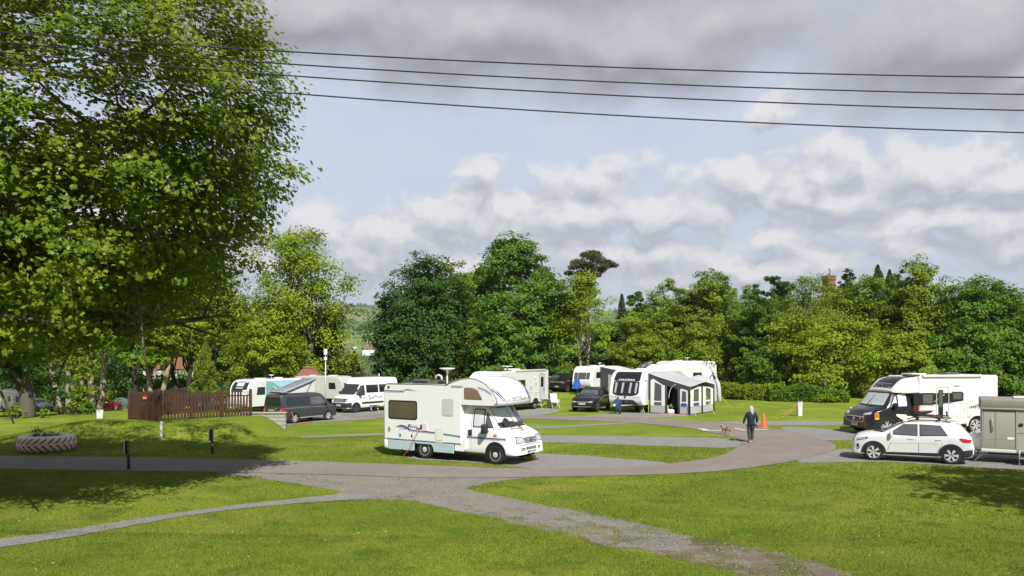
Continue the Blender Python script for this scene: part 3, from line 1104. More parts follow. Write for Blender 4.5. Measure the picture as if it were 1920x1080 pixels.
def grass(n):
    rng = np.random.default_rng(4)
    y = 12.2 * np.exp(rng.random(n) * np.log(36 / 12.2))
    x = (rng.random(n) * 2 - 1) * (y * .66 + .6)
    keep = np.ones(n, bool)
    for k in HARD:
        keep &= ~pip(smooth_poly(WP[k], 2), x, y)
    pn = .6 * hashnoise(x, y, .55, 3) + .4 * hashnoise(x, y, .17, 8)
    pat = .6 * hashnoise(x, y, 1.3, 5) + .4 * hashnoise(x, y, .4, 6)
    for k, d in SOFT.items():
        q = pip(smooth_poly(WP[k], 2), x, y)
        big = smooth_poly(WP[k], 2)
        c = np.mean(big, 0)
        if k == 'junc':      # weeds creep in at the worn lower half of the track
            thr = .72 - .40 * sst(-y, -22, -15.5)
            keep &= ~(q & (pn < thr + .12 * rng.random(n)))
        elif k == 'mud':
            keep &= ~(q & (pn < .54 - .22 * sst(x, 2.5, 7.5) + .12 * rng.random(n)))
        else:
            keep &= ~(q & (pn < .70))
    x, y, pat = x[keep], y[keep], pat[keep]
    m = len(x)
    z = gz(x, y)
    sc = (y / 14.0) ** .55
    h = (.018 + .026 * rng.random(m)) * (0.7 + .6 * pat) * sc ** .6
    w = (.004 + .004 * rng.random(m)) * sc
    a = rng.random(m) * 2 * PI
    lean = rng.random(m) * .9 * h
    la = rng.random(m) * 2 * PI
    bx, by = np.cos(a) * w, np.sin(a) * w
    v = np.empty((m, 3, 3))
    v[:, 0] = np.stack([x - bx, y - by, z], -1)
    v[:, 1] = np.stack([x + bx, y + by, z], -1)
    v[:, 2] = np.stack([x + np.cos(la) * lean, y + np.sin(la) * lean, z + h], -1)
    f = np.arange(m * 3).reshape(-1, 3)
    o = np_mesh('grass', v.reshape(-1, 3), f, 'blade')
    tag(o, 'short mown grass blades over the near lawn', kind='stuff')
    # daisies
    k = 90
    y = 12.5 * np.exp(rng.random(k * 3) * np.log(24 / 12.5))
    x = (rng.random(k * 3) * 2 - 1) * (y * .66)
    keep = hashnoise(x, y, 2.2, 12) > .60
    for kk in list(HARD) + ['junc', 'mud', 'path']:
        keep &= ~pip(WP[kk], x, y)
    x, y = x[keep][:k], y[keep][:k]
    vs, fs = [], []
    for i in range(len(x)):
        r = .006 + .005 * rng.random()
        b = len(vs)
        vs += [(x[i] + r * math.cos(q * PI / 3), y[i] + r * math.sin(q * PI / 3), float(gz(x[i], y[i])) + .04 + .004 * math.sin(q)) for q in range(6)]
        fs.append(list(range(b, b + 6)))
    d = MB().add(vs, fs, 'daisy').build('daisies')
    tag(d, 'scattered tiny white daisies in the near lawn', kind='stuff')


GRASS_N = 520000
grass(GRASS_N)


def stones(n):
    rng = np.random.default_rng(21)
    y = 12.5 * np.exp(rng.random(n) * np.log(27 / 12.5))
    x = (rng.random(n) * 2 - 1) * (y * .66)
    keep = np.zeros(n, bool)
    for k in ('junc', 'mud', 'path'):
        keep |= pip(smooth_poly(WP[k], 1), x, y)
    keep &= rng.random(n) < .35 + .65 * hashnoise(x, y, .7, 44)
    x, y = x[keep], y[keep]
    m = len(x)
    s = .006 + .016 * rng.random(m) ** 2.5
    O = np.array([(1, 0, 0), (-1, 0, 0), (0, 1, 0), (0, -1, 0), (0, 0, .7), (0, 0, -.4)])
    v = O[None] * s[:, None, None] * (.6 + .8 * rng.random((m, 6, 1)))
    v = v + np.stack([x, y, np.full(m, .012)], -1)[:, None, :]
    F = np.array([(0, 2, 4), (2, 1, 4), (1, 3, 4), (3, 0, 4), (2, 0, 5), (1, 2, 5), (3, 1, 5), (0, 3, 5)])
    f = (F[None] + 6 * np.arange(m)[:, None, None]).reshape(-1, 3)
    o = np_mesh('loose_stones', v.reshape(-1, 3), f, 'stone')
    tag(o, 'small loose stones on the worn track and footpath', kind='stuff')


stones(42000)

# ------------------------------------------------------------------ far country
def hills():
    rng = np.random.default_rng(2)
    xs = np.linspace(-1900, 2300, 150)
    ys = np.linspace(420, 3000, 70)
    X, Y = np.meshgrid(xs, ys)
    n1 = hashnoise(X + 5000, Y, 420, 31)
    n2 = hashnoise(X + 5000, Y, 150, 32)
    ridge = 128 * sst(Y, 900, 1900) * (.72 + .5 * n1 + .12 * n2)
    ridge += 12 * sst(X, 150, 900) * sst(Y, 500, 1200)
    Z = -34 + ridge + 0 * X
    v = np.stack([X, Y, Z], -1).reshape(-1, 3)
    n, m = len(xs), len(ys)
    i = (np.arange(m - 1)[:, None] * n + np.arange(n - 1)).reshape(-1)
    f = np.stack([i, i + 1, i + n + 1, i + n], -1)
    o = np_mesh('hills', v, f, 'far_field', smooth=True)
    tag(o, 'distant hillside of fields and woods seen between the trees', kind='structure')

    def hz(x, y):
        fx = (x - xs[0]) / (xs[1] - xs[0]); fy = (y - ys[0]) / (ys[1] - ys[0])
        a, b = int(np.clip(fx, 0, n - 2)), int(np.clip(fy, 0, m - 2))
        return float(Z[b, a])
    return hz


HZ = hills()


# ------------------------------------------------------------------ trees
def unit(rng, n):
    d = rng.normal(size=(n, 3))
    return d / np.linalg.norm(d, axis=1)[:, None]


def leaf_quads(rng, P, size, up=.45, out=None, aspect=.55):
    """one small folded leaf per point"""
    n = len(P)
    N = unit(rng, n)
    N[:, 2] += up * 2.3
    if out is not None:
        N += out * 1.2
    N /= np.linalg.norm(N, axis=1)[:, None]
    A = np.cross(N, unit(rng, n))
    A /= np.linalg.norm(A, axis=1)[:, None] + 1e-9
    B = np.cross(N, A)
    s = size * (.65 + .7 * rng.random(n))[:, None]
    v = np.empty((n, 4, 3))
    v[:, 0] = P - A * s * .5
    v[:, 1] = P + B * s * aspect * .5 + N * s * .08
    v[:, 2] = P + A * s * .5 - N * s * .12
    v[:, 3] = P - B * s * aspect * .5 + N * s * .08
    return v.reshape(-1, 3), np.arange(n * 4).reshape(-1, 4)


def crown_points(rng, c, r, lobes, clumps, per, clump_r, low=.15, power=2.0, flat=.6, lob=(.30, .48), lr=(.5, .85), blobs=None):
    """leaf positions: lobes round the crown, clumps over the lobes, leaves in the clumps"""
    c, r = np.array(c, float), np.array(r, float)
    if blobs is None:
        D = unit(rng, lobes)
        D[:, 2] = np.where(D[:, 2] < -.75, -D[:, 2], D[:, 2])
        q = (np.abs(D) ** power).sum(1) ** (1 / power)
        D /= q[:, None]
        LC = D * (lr[0] + (lr[1] - lr[0]) * rng.random(lobes))[:, None]
        LR = lob[0] + (lob[1] - lob[0]) * rng.random(lobes)
        LC = np.vstack([LC, np.zeros((1, 3))])
        LR = np.append(LR, .55)
    else:
        b = np.array(blobs, float)
        LC, LR = b[:, :3], b[:, 3]
    k = rng.choice(len(LC), clumps, p=LR ** 2 / (LR ** 2).sum())
    d = unit(rng, clumps)
    d[:, 2] = np.where((d[:, 2] < -.3) & (rng.random(clumps) < .6), -d[:, 2], d[:, 2])
    CC = LC[k] + d * (LR[k] * (.72 + .36 * rng.random(clumps)))[:, None]
    CC = c + CC * r
    outw = d
    j = np.repeat(np.arange(clumps), per)
    off_ = unit(rng, len(j)) * (rng.random(len(j)) ** .45)[:, None] * clump_r * (.6 + .8 * rng.random(clumps))[j][:, None]
    off_[:, 2] *= flat
    P = CC[j] + off_
    return P, outw[j], CC


def limb(mb, a, b, r0, r1, mat, rng, bend=.12, n=6, sides=7):
    a, b = Vector(a), Vector(b)
    L = (b - a).length
    pts, rr = [], []
    o = Vector((rng.normal(), rng.normal(), rng.normal() * .6)) * L * bend
    for i in range(n + 1):
        t = i / n
        pts.append(a.lerp(b, t) + o * math.sin(t * PI) * (.7 + .3 * math.sin(t * 7)))
        rr.append(r0 + (r1 - r0) * t)
    mb.tube(pts, rr, mat, sides, True, True)
    return pts


TREES = []


def tree(name, label, base, h, rad, leaf, size=.24, n=9000, crown_low=.25, trunk_r=.22, bark='bark', seed=1, lobes=13, per=70, depth=None, lean=(0, 0), stems=1, cat='tree', group=None,
         clump=.16, flat=.6, power=2.2, skirt=0, spread=.5, shape=None, limbs=9, cx=0.0, lob=(.30, .48), lr=(.5, .85), up=.45):
    """base: ground point; h: height; rad: crown radius; crown_low: where the crown starts (share of the height)"""
    rng = np.random.default_rng(seed)
    root = thing(name, label, cat, base, 0, group)
    z0, z1 = h * crown_low, h
    c = (lean[0] + cx, lean[1], (z0 + z1) / 2)
    r = (rad, depth or rad, (z1 - z0) / 2)
    clumps = max(20, n // per)
    P, O, CC = crown_points(rng, c, r, lobes, clumps, per, clump * rad * 1.4, power=power, flat=flat, lob=lob, lr=lr, blobs=shape)
    if skirt:       # boughs down to the ground at the edge of a wood
        ns = int(clumps * skirt)
        a = rng.random(ns) * 2 * PI
        t = rng.random(ns)
        bulge = 1 + .16 * np.sin(a * 5 + seed) + .10 * np.sin(t * 9 + a * 3)
        q = rad * bulge * (.62 + .36 * rng.random(ns)) * (.82 + .22 * np.sin(t * PI * .8))
        C2 = np.stack([lean[0] + cx + q * np.cos(a), lean[1] + q * np.sin(a) * (depth or rad) / rad, z0 * .3 + .2 + t * (z0 + .55 * (z1 - z0))], -1)
        j = np.repeat(np.arange(ns), per)
        o_ = unit(rng, len(j)) * (rng.random(len(j)) ** .45)[:, None] * clump * rad * 1.4 * (.6 + .8 * rng.random(ns))[j][:, None]
        o_[:, 2] *= flat
        P = np.vstack([P, C2[j] + o_])
        O = np.vstack([O, np.stack([np.cos(a), np.sin(a), .2 + 0 * a], -1)[j]])
    # keep the outline at the height and width of the tree
    zq = np.percentile(P[:, 2], 99.6)
    P[:, 2] = np.where(P[:, 2] > z0, z0 + (P[:, 2] - z0) * (h - z0) / (zq - z0), P[:, 2])
    for ax_, rr_ in ((0, rad), (1, depth or rad)):
        m_ = lean[ax_] + (cx if ax_ == 0 else 0)
        q_ = np.percentile(np.abs(P[:, ax_] - m_), 99.0)
        P[:, ax_] = m_ + (P[:, ax_] - m_) * rr_ / q_
    ok = P[:, 2] > .12
    P, O = P[ok], O[ok]
    v, f = leaf_quads(rng, P, size, up, O)
    np_mesh('crown', v, f, leaf, parent=root)
    tb = MB()
    for s in range(stems):
        bx = (s - (stems - 1) / 2) * spread
        foot = Vector((bx * .35, 0, -.15))
        fork = Vector((bx + lean[0] * .4, lean[1] * .4, z0 + (z1 - z0) * .22))
        pts = limb(tb, foot, fork, trunk_r * 1.25, trunk_r * .75, bark, rng, .03, 6, 10)
        pick = CC[rng.choice(len(CC), limbs, replace=False)]
        for k, q in enumerate(pick):
            st = fork if k % 3 else pts[4]
            mid = Vector(st).lerp(Vector(q), .5) + Vector((0, 0, .08 * h))
            p2 = limb(tb, st, mid, trunk_r * .45, trunk_r * .25, bark, rng, .08, 4, 6)
            limb(tb, p2[-1], q, trunk_r * .24, trunk_r * .06, bark, rng, .1, 4, 5)
        limb(tb, fork, (c[0], c[1], z1 - .12 * (z1 - z0)), trunk_r * .7, trunk_r * .1, bark, rng, .04, 6, 7)
    tb.build('trunk', root)
    TREES.append(root)
    return root


# --- the big tree whose boughs fill the upper left
MAPLE = [(0, 1.0), (.17, .48), (.60, .58), (.38, .14), (.46, -.34), (0, -.58)]


def maple_leaves(rng, P, O, size):
    half = np.array(MAPLE)
    out = np.vstack([half, (half[1:-1] * [-1, 1])[::-1]])
    n, k = len(P), len(out)
    N = unit(rng, n) * .68
    N[:, 2] += .95
    N += O * .75
    N /= np.linalg.norm(N, axis=1)[:, None]
    A = np.cross(N, unit(rng, n))
    A /= np.linalg.norm(A, axis=1)[:, None] + 1e-9
    B = np.cross(N, A)
    s = size * (.6 + .6 * rng.random(n)) * .55
    v = P[:, None, :] + (A[:, None, :] * out[None, :, 1:2] + B[:, None, :] * out[None, :, 0:1]) * s[:, None, None]
    v -= N[:, None, :] * (np.abs(out[:, 0]) * .35 + np.maximum(out[:, 1], 0) * .25)[None, :, None] * s[:, None, None]
    return v.reshape(-1, 3), np.arange(n * k).reshape(-1, k)


def big_tree():
    rng = np.random.default_rng(17)
    base = Vector((-14.4, 20.0, 0))
    root = thing('sycamore_tree', 'huge leafy maple overhanging the upper left with long dark boughs', 'tree', base)
    c, r = np.array([.6, 0, 9.1]), np.array([8.2, 5.6, 5.2])
    # boughs first, sprays of leaves along them
    tb = MB()
    limb(tb, (0, 0, -.2), (.1, 0, 4.2), .62, .48, 'bark', rng, .02, 6, 14)
    tips = []
    boughs = [((.1, 0, 4.0), (6.6, -1.5, 6.6)), ((.1, 0, 3.8), (6.3, 2.2, 5.0)), ((.1, 0, 4.2), (7.2, -1.0, 8.8)), ((.1, 0, 4.3), (5.6, -3.5, 10.2)), ((.1, 0, 4.3), (5.0, 2.5, 12.0)), ((.1, 0, 4.3), (1.5, 0, 15.5)),
              ((.1, 0, 4.2), (3.0, -6.0, 7.6)), ((.1, 0, 4.2), (4.0, 5.5, 8.0)), ((.1, 0, 4.2), (-5.5, 0, 8.0)), ((.1, 0, 4.2), (-3, -5, 9.0)), ((.1, 0, 4.2), (-3, 5, 9.0)), ((.1, 0, 4.0), (3.5, -4.5, 4.8)), ((.1, 0, 4.3), (-2.0, -2, 13))]
    sq = lambda q: (q[0] * .96, q[1] * .75, 3.8 + (q[2] - 3.8) * .76)
    for a, b in boughs:
        a, b = sq(a), sq(b)
        pts = limb(tb, a, b, .27, .06, 'bark', rng, .07, 9, 9)
        for q in pts[3:]:
            for _ in range(3):
                d = Vector((rng.normal(), rng.normal(), rng.normal() * .55 + .15)).normalized() * (1.2 + 1.6 * rng.random())
                p2 = limb(tb, q, q + d, .05, .018, 'bark', rng, .1, 4, 5)
                tips.append(np.array(p2[-1]))
    # crown: layered sprays over the shell and some inside
    n = 5400
    d = unit(rng, n)
    d /= ((np.abs(d) ** 3.6).sum(1) ** (1 / 3.6))[:, None]
    lump = 1 + .10 * np.sin(d[:, 0] * 9 + 1) * np.sin(d[:, 2] * 8 + d[:, 1] * 7) + .05 * rng.normal(size=n)
    rad = np.where(rng.random(n) < .70, .84 + .16 * rng.random(n), .45 + .4 * rng.random(n))
    CC = c + d * (rad * lump)[:, None] * r
    CC[:, 0] -= .30 * np.clip(CC[:, 1], 0, None) * (CC[:, 0] > 0)
    dn = np.clip((c[2] - CC[:, 2]) / r[2], 0, 1)
    CC[:, 0] -= np.clip(CC[:, 0], 0, None) * .40 * dn ** 1.4
    # the underside is thin: see the boughs there
    thin = (CC[:, 2] < 6.9) & (CC[:, 0] < 4.5) & (rng.random(n) < .10)
    CC = CC[~thin]
    hide = (CC[:, 0] < -5.5) & (rng.random(len(CC)) < .6)
    CC = CC[~hide]
    # thinned on the far upper and near lower side to trim its cast shadow
    lean_ = CC[:, 1] + .945 * CC[:, 2]
    cut = ((lean_ > 12.3) & (rng.random(len(CC)) < .88)) | ((lean_ < 4.2) & (rng.random(len(CC)) < .35))
    cut |= CC[:, 0] > 8.75 + .75 * np.sin(CC[:, 2] * 1.9 + CC[:, 1] * .8) + .35 * np.sin(CC[:, 2] * 4.6) - .30 * np.clip(CC[:, 1], 0, None)
    CC = CC[~cut]
    tips = np.array(tips)
    CC = np.vstack([CC, tips[rng.random(len(tips)) < .6]])
    for q in CC[rng.choice(len(CC), 200, replace=False)]:
        k = np.argmin(((tips - q) ** 2).sum(1))
        if np.linalg.norm(tips[k] - q) < 3.5:
            limb(tb, tips[k], q, .02, .008, 'bark', rng, .1, 3, 4)
    per = 50
    j = np.repeat(np.arange(len(CC)), per)
    o = unit(rng, len(j)) * (rng.random(len(j)) ** .5)[:, None]
    o *= np.array([.74, .74, .27]) * (.6 + .7 * rng.random(len(CC)))[j][:, None]
    o[:, 2] -= .16 * (o[:, 0] ** 2 + o[:, 1] ** 2)
    P = CC[j] + o
    O = (CC - c) / r
    O /= np.linalg.norm(O, axis=1)[:, None]
    ok = (P[:, 1] > -7.0) & (P[:, 2] > 3.5)
    P, O = P[ok], O[j][ok]
    v, f = maple_leaves(rng, P, O, .178)
    np_mesh('crown', v, f, 'leaf_maple', parent=root)
    tb.build('trunk', root)
    # low hanging sprays near the left edge belong to the same crown (built in the shell above)


big_tree()

# --- a tree outside the picture on the right: its shade lies on the right of the lawn
tree('shade_tree', 'broad leafy tree right of the view shading the lawn beside the trailer', (17.6, 15.2, 0), 8.2, 3.7, 'leaf_maple', .30, 9000, .42, .3, seed=71)

# --- the wall of trees beyond the pitches
def wt(px, top, wpx, Y, name, label, leaf, seed, **kw):
    b = atY(px, Y)
    h = CAM_Z + (HOR - top) / FPX * Y - b.z
    kw.setdefault('group', 'trees beyond the pitches')
    if kw.get('crown_low', .25) <= .12:
        kw.setdefault('skirt', .6)
    elif kw['group'] == 'trees beyond the pitches' or kw['crown_low'] < .25:
        kw.setdefault('skirt', .25)
    kw['n'] = int(kw.get('n', 9000) * 1.4)
    return tree(name, label, b, h * 1.0, 1.06 * wpx / 2 / FPX * Y, leaf, seed=seed, **kw)


wt(792, 484, 178, 70, 'hornbeam_tree', 'dense dark green tree with ragged side boughs, left end of the tree wall', 'leaf_dark', 101, n=15000, crown_low=.04, trunk_r=.3, power=2.6, size=.26, lobes=18, lr=(.55, .9))
wt(726, 560, 50, 69, 'hornbeam_tree', 'low dark bough-like tree leaning out beside the valley gap', 'leaf_dark', 139, n=3800, crown_low=.05, trunk_r=.12, size=.26, power=2.4)
wt(866, 494, 85, 72, 'birch_tree', 'narrow yellow-green tree squeezed between two dark ones', 'leaf_oak', 102, n=6500, crown_low=.05, trunk_r=.16, size=.22)
wt(972, 448, 186, 74, 'sycamore_tree', 'tallest tree of the wall, broad mid-green dome', 'leaf_mid', 103, n=17000, crown_low=.10, trunk_r=.36, size=.30, lobes=20, flat=.45, power=2.3, lr=(.55, .88))
wt(930, 590, 120, 69, 'sycamore_tree', 'bushy bright lower tree under the tall dome, above the white roof', 'leaf_mid', 104, n=6000, crown_low=.08, trunk_r=.15, size=.28)
wt(1095, 512, 118, 72, 'maple_tree', 'airy lime-green young tree with forked pale trunk', 'leaf_lime', 105, n=5200, crown_low=.28, trunk_r=.13, bark='bark_pale', stems=2, spread=1.1, size=.24, lobes=12, clump=.2, lob=(.22, .36))
wt(1196, 588, 112, 77, 'hawthorn_tree', 'rounded yellow-green small tree right of the lime-green one', 'leaf_oak', 106, n=8000, crown_low=.08, trunk_r=.12, size=.20)
wt(1195, 548, 60, 86, 'ash_tree', 'mid-green tree top peeping above the rounded small tree', 'leaf_mid', 107, n=4500, crown_low=.2, trunk_r=.2, size=.26)
wt(1268, 527, 105, 78, 'oak_tree', 'yellow-green oak behind the far caravan', 'leaf_oak', 108, n=10000, crown_low=.06, trunk_r=.25, size=.24, lobes=15)
wt(1345, 512, 110, 77, 'oak_tree', 'taller yellow-green oak above the awning end', 'leaf_oak', 109, n=11000, crown_low=.06, trunk_r=.28, size=.24, lobes=16)
wt(1310, 610, 120, 75, 'oak_tree', 'low spreading yellow-green oak over the hedge left end', 'leaf_oak', 110, n=6500, crown_low=.1, trunk_r=.15, size=.22)
wt(1414, 545, 80, 72, 'ash_tree', 'slender green tree in the dip between oak and hawthorn', 'leaf_mid', 111, n=6500, crown_low=.08, trunk_r=.2, size=.24)
wt(1500, 521, 150, 72, 'hawthorn_tree', 'wide fine-leaved yellowish tree below the distant tower', 'leaf_yellow', 112, n=13000, crown_low=.08, trunk_r=.26, size=.19, lobes=16)
wt(1548, 596, 200, 63, 'sycamore_tree', 'low spreading lime tree with a bare pale trunk behind the hedge', 'leaf_lime', 113, n=9500, crown_low=.22, trunk_r=.2, bark='bark_pale', size=.27, flat=.42, lobes=16, depth=3.2)
wt(1448, 640, 110, 65, 'hazel_bush', 'shaded low bushy tree left of the bare pale trunk', 'leaf_mid', 114, n=5000, crown_low=.05, trunk_r=.1, size=.24)
wt(1562, 537, 100, 76, 'field_maple_tree', 'bright tree top directly below the brick tower', 'leaf_oak', 121, n=7500, crown_low=.2, trunk_r=.2, size=.24)
wt(1632, 520, 120, 72, 'field_maple_tree', 'bright yellow-green tree left of the tallest right-hand tree', 'leaf_oak', 115, n=10000, crown_low=.06, trunk_r=.25, size=.24, lobes=15)
wt(1745, 494, 150, 70, 'oak_tree', 'tall bright green tree above the black and cream motorhome', 'leaf_oak', 116, n=14000, crown_low=.05, trunk_r=.3, size=.26, lobes=17)
wt(1690, 620, 150, 64, 'field_maple_tree', 'low leafy tree directly behind the motorhome cab', 'leaf_lime', 117, n=7500, crown_low=.12, trunk_r=.16, size=.26, flat=.45)
wt(1862, 524, 170, 66, 'hornbeam_tree', 'solid deep green tree filling the right edge', 'leaf_mid', 118, n=17000, crown_low=.03, trunk_r=.3, size=.28, lobes=20, power=3.0, lr=(.6, .9))
wt(1985, 530, 160, 68, 'hornbeam_tree', 'deep green tree cut by the right border', 'leaf_mid', 119, n=11000, crown_low=.04, trunk_r=.3, size=.28, lobes=18, power=3.0)
wt(1800, 600, 130, 63, 'hazel_bush', 'leafy bush crown over the motorhome rear roof', 'leaf_mid', 120, n=6500, crown_low=.06, trunk_r=.12, size=.26)
# darker second row closing the gaps
for k, (px, top, w, Y, lf) in enumerate([(765, 560, 130, 78, 'leaf_dark'), (830, 520, 130, 80, 'leaf_dark'), (905, 505, 110, 80, 'leaf_mid'), (1040, 560, 130, 86, 'leaf_mid'), (1140, 610, 120, 85, 'leaf_dark'),
                                          (1235, 585, 130, 88, 'leaf_mid'), (1385, 585, 130, 84, 'leaf_mid'), (1460, 575, 120, 80, 'leaf_mid'), (1590, 560, 150, 80, 'leaf_mid'), (1690, 545, 130, 79, 'leaf_mid'), (1810, 545, 120, 79, 'leaf_mid')]):
    wt(px, top, w, Y, 'woodland_tree', ['shadowy filler tree behind the dark left tree', 'dark tree behind the dark left tree, nearer the dome', 'green tree top between narrow yellow tree and dome', 'green tree behind the dome and lime tree gap',
       'dark tree in the gap right of the forked pale trunk', 'green tree behind the rounded small tree and oak', 'green tree behind the taller oak', 'green tree behind the dip left of the yellowish tree',
       'green tree behind the pale-trunked lime tree', 'green tree behind the motorhome cab trees', 'green tree behind the right-hand motorhome roof'][k], lf, 200 + k, n=5500, crown_low=.02, trunk_r=.2, size=.34, group='second row of trees')
# pine, conifers
def pine():
    rng = np.random.default_rng(41)
    b = atY(1106, 84)
    root = thing('pine_tree', 'umbrella-topped old pine rising above the lime-green tree', 'tree', b, 0, 'trees beyond the pitches')
    s = 84 / FPX
    top = CAM_Z + (HOR - 474) * s - b.z
    tb = MB()
    limb(tb, (0, 0, -.2), (.2, 0, top - 1.2), .34, .14, 'bark_pale', rng, .02, 8, 8)
    cl = []
    for px, py, r in [(1085, 492, 14), (1105, 484, 18), (1122, 487, 16), (1140, 492, 12), (1152, 496, 9), (1075, 502, 10), (1100, 500, 16), (1125, 505, 12), (1120, 515, 8), (1090, 512, 10), (1132, 500, 9), (1068, 510, 9), (1110, 478, 10), (1098, 477, 8)]:
        q = ((px - 1106) * s, rng.normal() * .8, CAM_Z + (HOR - py) * s - b.z)
        limb(tb, (.1, 0, top - 2.6 - .6 * rng.random()), q, .08, .03, 'bark_pale', rng, .08, 4, 5)
        n = int(44 * r)
        d = unit(rng, n) * (rng.random(n) ** .5)[:, None] * r * s * 1.25
        d[:, 2] *= .45
        cl.append(np.array(q) + d)
    P = np.vstack(cl)
    v, f = leaf_quads(rng, P, .26, .3, None, .3)
    np_mesh('crown', v, f, 'needle', parent=root)
    tb.build('trunk', root)


pine()


def conifer(px, top, wpx, Y, label, leaf, seed, group=None, name='conifer_tree', n=2600, base=None, droop=.35, size=.30):
    rng = np.random.default_rng(seed)
    b = base if base is not None else atY(px, Y)
    s = Y / FPX
    h = CAM_Z + (HOR - top) * s - b.z
    root = thing(name, label, 'tree', b, 0, group)
    t = rng.random(n) ** .8
    a = rng.random(n) * 2 * PI
    tier = .75 + .35 * np.sin(t * h * 3.1 + 2.0 * np.sin(a * 3))
    rr = wpx / 2 * s * (1 - t) ** .8 * tier * (.5 + .5 * rng.random(n) ** .4)
    P = np.stack([rr * np.cos(a), rr * np.sin(a), .08 * h + t * h * .92 - droop * rr], -1)
    P = P[P[:, 2] > .1]
    v, f = leaf_quads(rng, P, size, .2, None, .4)
    np_mesh('crown', v, f, leaf, parent=root)
    MB().tube([(0, 0, -.2), (0, 0, h * .5), (0, 0, h * .97)], [.025 * h, .016 * h, .004 * h], 'bark').build('trunk', root)


conifer(1166, 552, 64, 84, 'brownish conifer between lime tree and rounded small tree', 'needle', 51, 'trees beyond the pitches', n=3600)
conifer(628, 610, 70, 66, 'drooping grey-green conifer beside the lamp post', 'leaf_olive', 52, 'conifers by the valley gap', n=3800)
conifer(664, 660, 44, 66, 'brownish-olive bushy conifer by the valley gap', 'leaf_olive', 53, 'conifers by the valley gap', n=3400)
conifer(385, 640, 74, 58, 'pale yellow-green cypress behind the wooden fence', 'leaf_yellow', 54, 'conifers left of the caravans', n=6500, droop=.1, size=.2)
conifer(445, 650, 60, 60, 'yellowish cypress behind the caravan roof', 'leaf_yellow', 55, 'conifers left of the caravans', n=4500, droop=.1, size=.2)

# --- the sunlit tree left of the gap and its neighbours
wt(556, 434, 215, 65, 'lime_tree', 'large airy yellow-green tree left of the valley gap', 'leaf_lime', 130, n=15500, crown_low=.13, trunk_r=.24, size=.24, lobes=18, stems=2, spread=2.4, limbs=16, group='trees left of the gap', power=2.4, lob=(.22, .36), lr=(.5, .9))
wt(500, 600, 130, 60, 'lime_tree', 'lower bright yellow-green tree above the caravan', 'leaf_lime', 131, n=6500, crown_low=.2, trunk_r=.2, size=.24, group='trees left of the gap')
wt(596, 620, 110, 69, 'lime_tree', 'bright small tree over the tiled roof', 'leaf_lime', 132, n=5000, crown_low=.15, trunk_r=.15, size=.24, group='trees left of the gap')
LT = [(300, 470, 230, 66, 'leaf_oak', 'bark_pale', 'sunlit tree glimpsed behind the big maple boughs', 2), (180, 480, 240, 74, 'leaf_mid', 'bark_pale', 'tall green tree behind the maple, above the red car', 2),
      (60, 470, 240, 78, 'leaf_oak', 'bark', 'tall yellow-green tree behind the maple at the left edge', 1), (-80, 480, 240, 74, 'leaf_mid', 'bark', 'tree at the left border behind the maple', 1), (400, 500, 170, 70, 'leaf_lime', 'bark_dark', 'bright tree behind the maple above the fence', 1),
      (338, 590, 120, 58, 'leaf_lime', 'bark_dark', 'tree with twin black trunks behind the fence', 2), (268, 600, 120, 60, 'leaf_mid', 'bark_dark', 'tree with forked dark trunk left of the fence', 2), (296, 610, 90, 56, 'leaf_oak', 'bark_pale', 'small tree with twin pale trunks behind the fence', 2)]
for k, (px, top, w, Y, lf, bk, lab, st) in enumerate(LT):
    wt(px, top, w, Y, 'woodland_tree', lab, lf, 300 + k, n=9000 if k < 5 else 4000, crown_low=.30 if k < 5 else .42, trunk_r=.26 if k < 5 else .17, bark=bk, size=.30 if k < 5 else .24, stems=st, spread=1.6, group='trees behind the big maple', limbs=8)
wt(128, 560, 110, 52, 'woodland_tree', 'ivy-leaved tree with three pale trunks left of the red car', 'leaf_lime', 320, n=4200, crown_low=.42, trunk_r=.15, bark='bark_pale', size=.22, stems=3, spread=1.3, group='trees behind the big maple')
wt(48, 610, 150, 47, 'woodland_tree', 'low dark tree with a stout trunk beside the silver car', 'leaf_dark', 321, n=7500, crown_low=.17, trunk_r=.42, bark='bark', skirt=.0, size=.22, group='trees behind the big maple', limbs=7)


def bush(px, py_base, wpx, hpx, leaf, label, seed, name='shrub', n=1400, Y=None, size=.16, group=None, depth=None):
    rng = np.random.default_rng(seed)
    b = atY(px, Y) if Y else at(px, py_base)
    s = b.y / FPX
    w, h = wpx * s / 2, hpx * s
    root = thing(name, label, 'shrub', b, 0, group)
    P, O, CC = crown_points(rng, (0, 0, h * .45), (w, depth or w * .8, h * .6), 7, n // 40, 40, .25 * min(w, h), power=2.4)
    P = P[P[:, 2] > 0]
    v, f = leaf_quads(rng, P, size, .4, None)
    np_mesh('foliage', v, f, leaf, parent=root)
    st = MB()
    for k in range(5):
        q = CC[rng.integers(len(CC))]
        limb(st, (.1 * rng.normal() * w, 0, -.05), q, .03, .01, 'bark', rng, .1, 4, 5)
    st.build('stem', root)
    return root


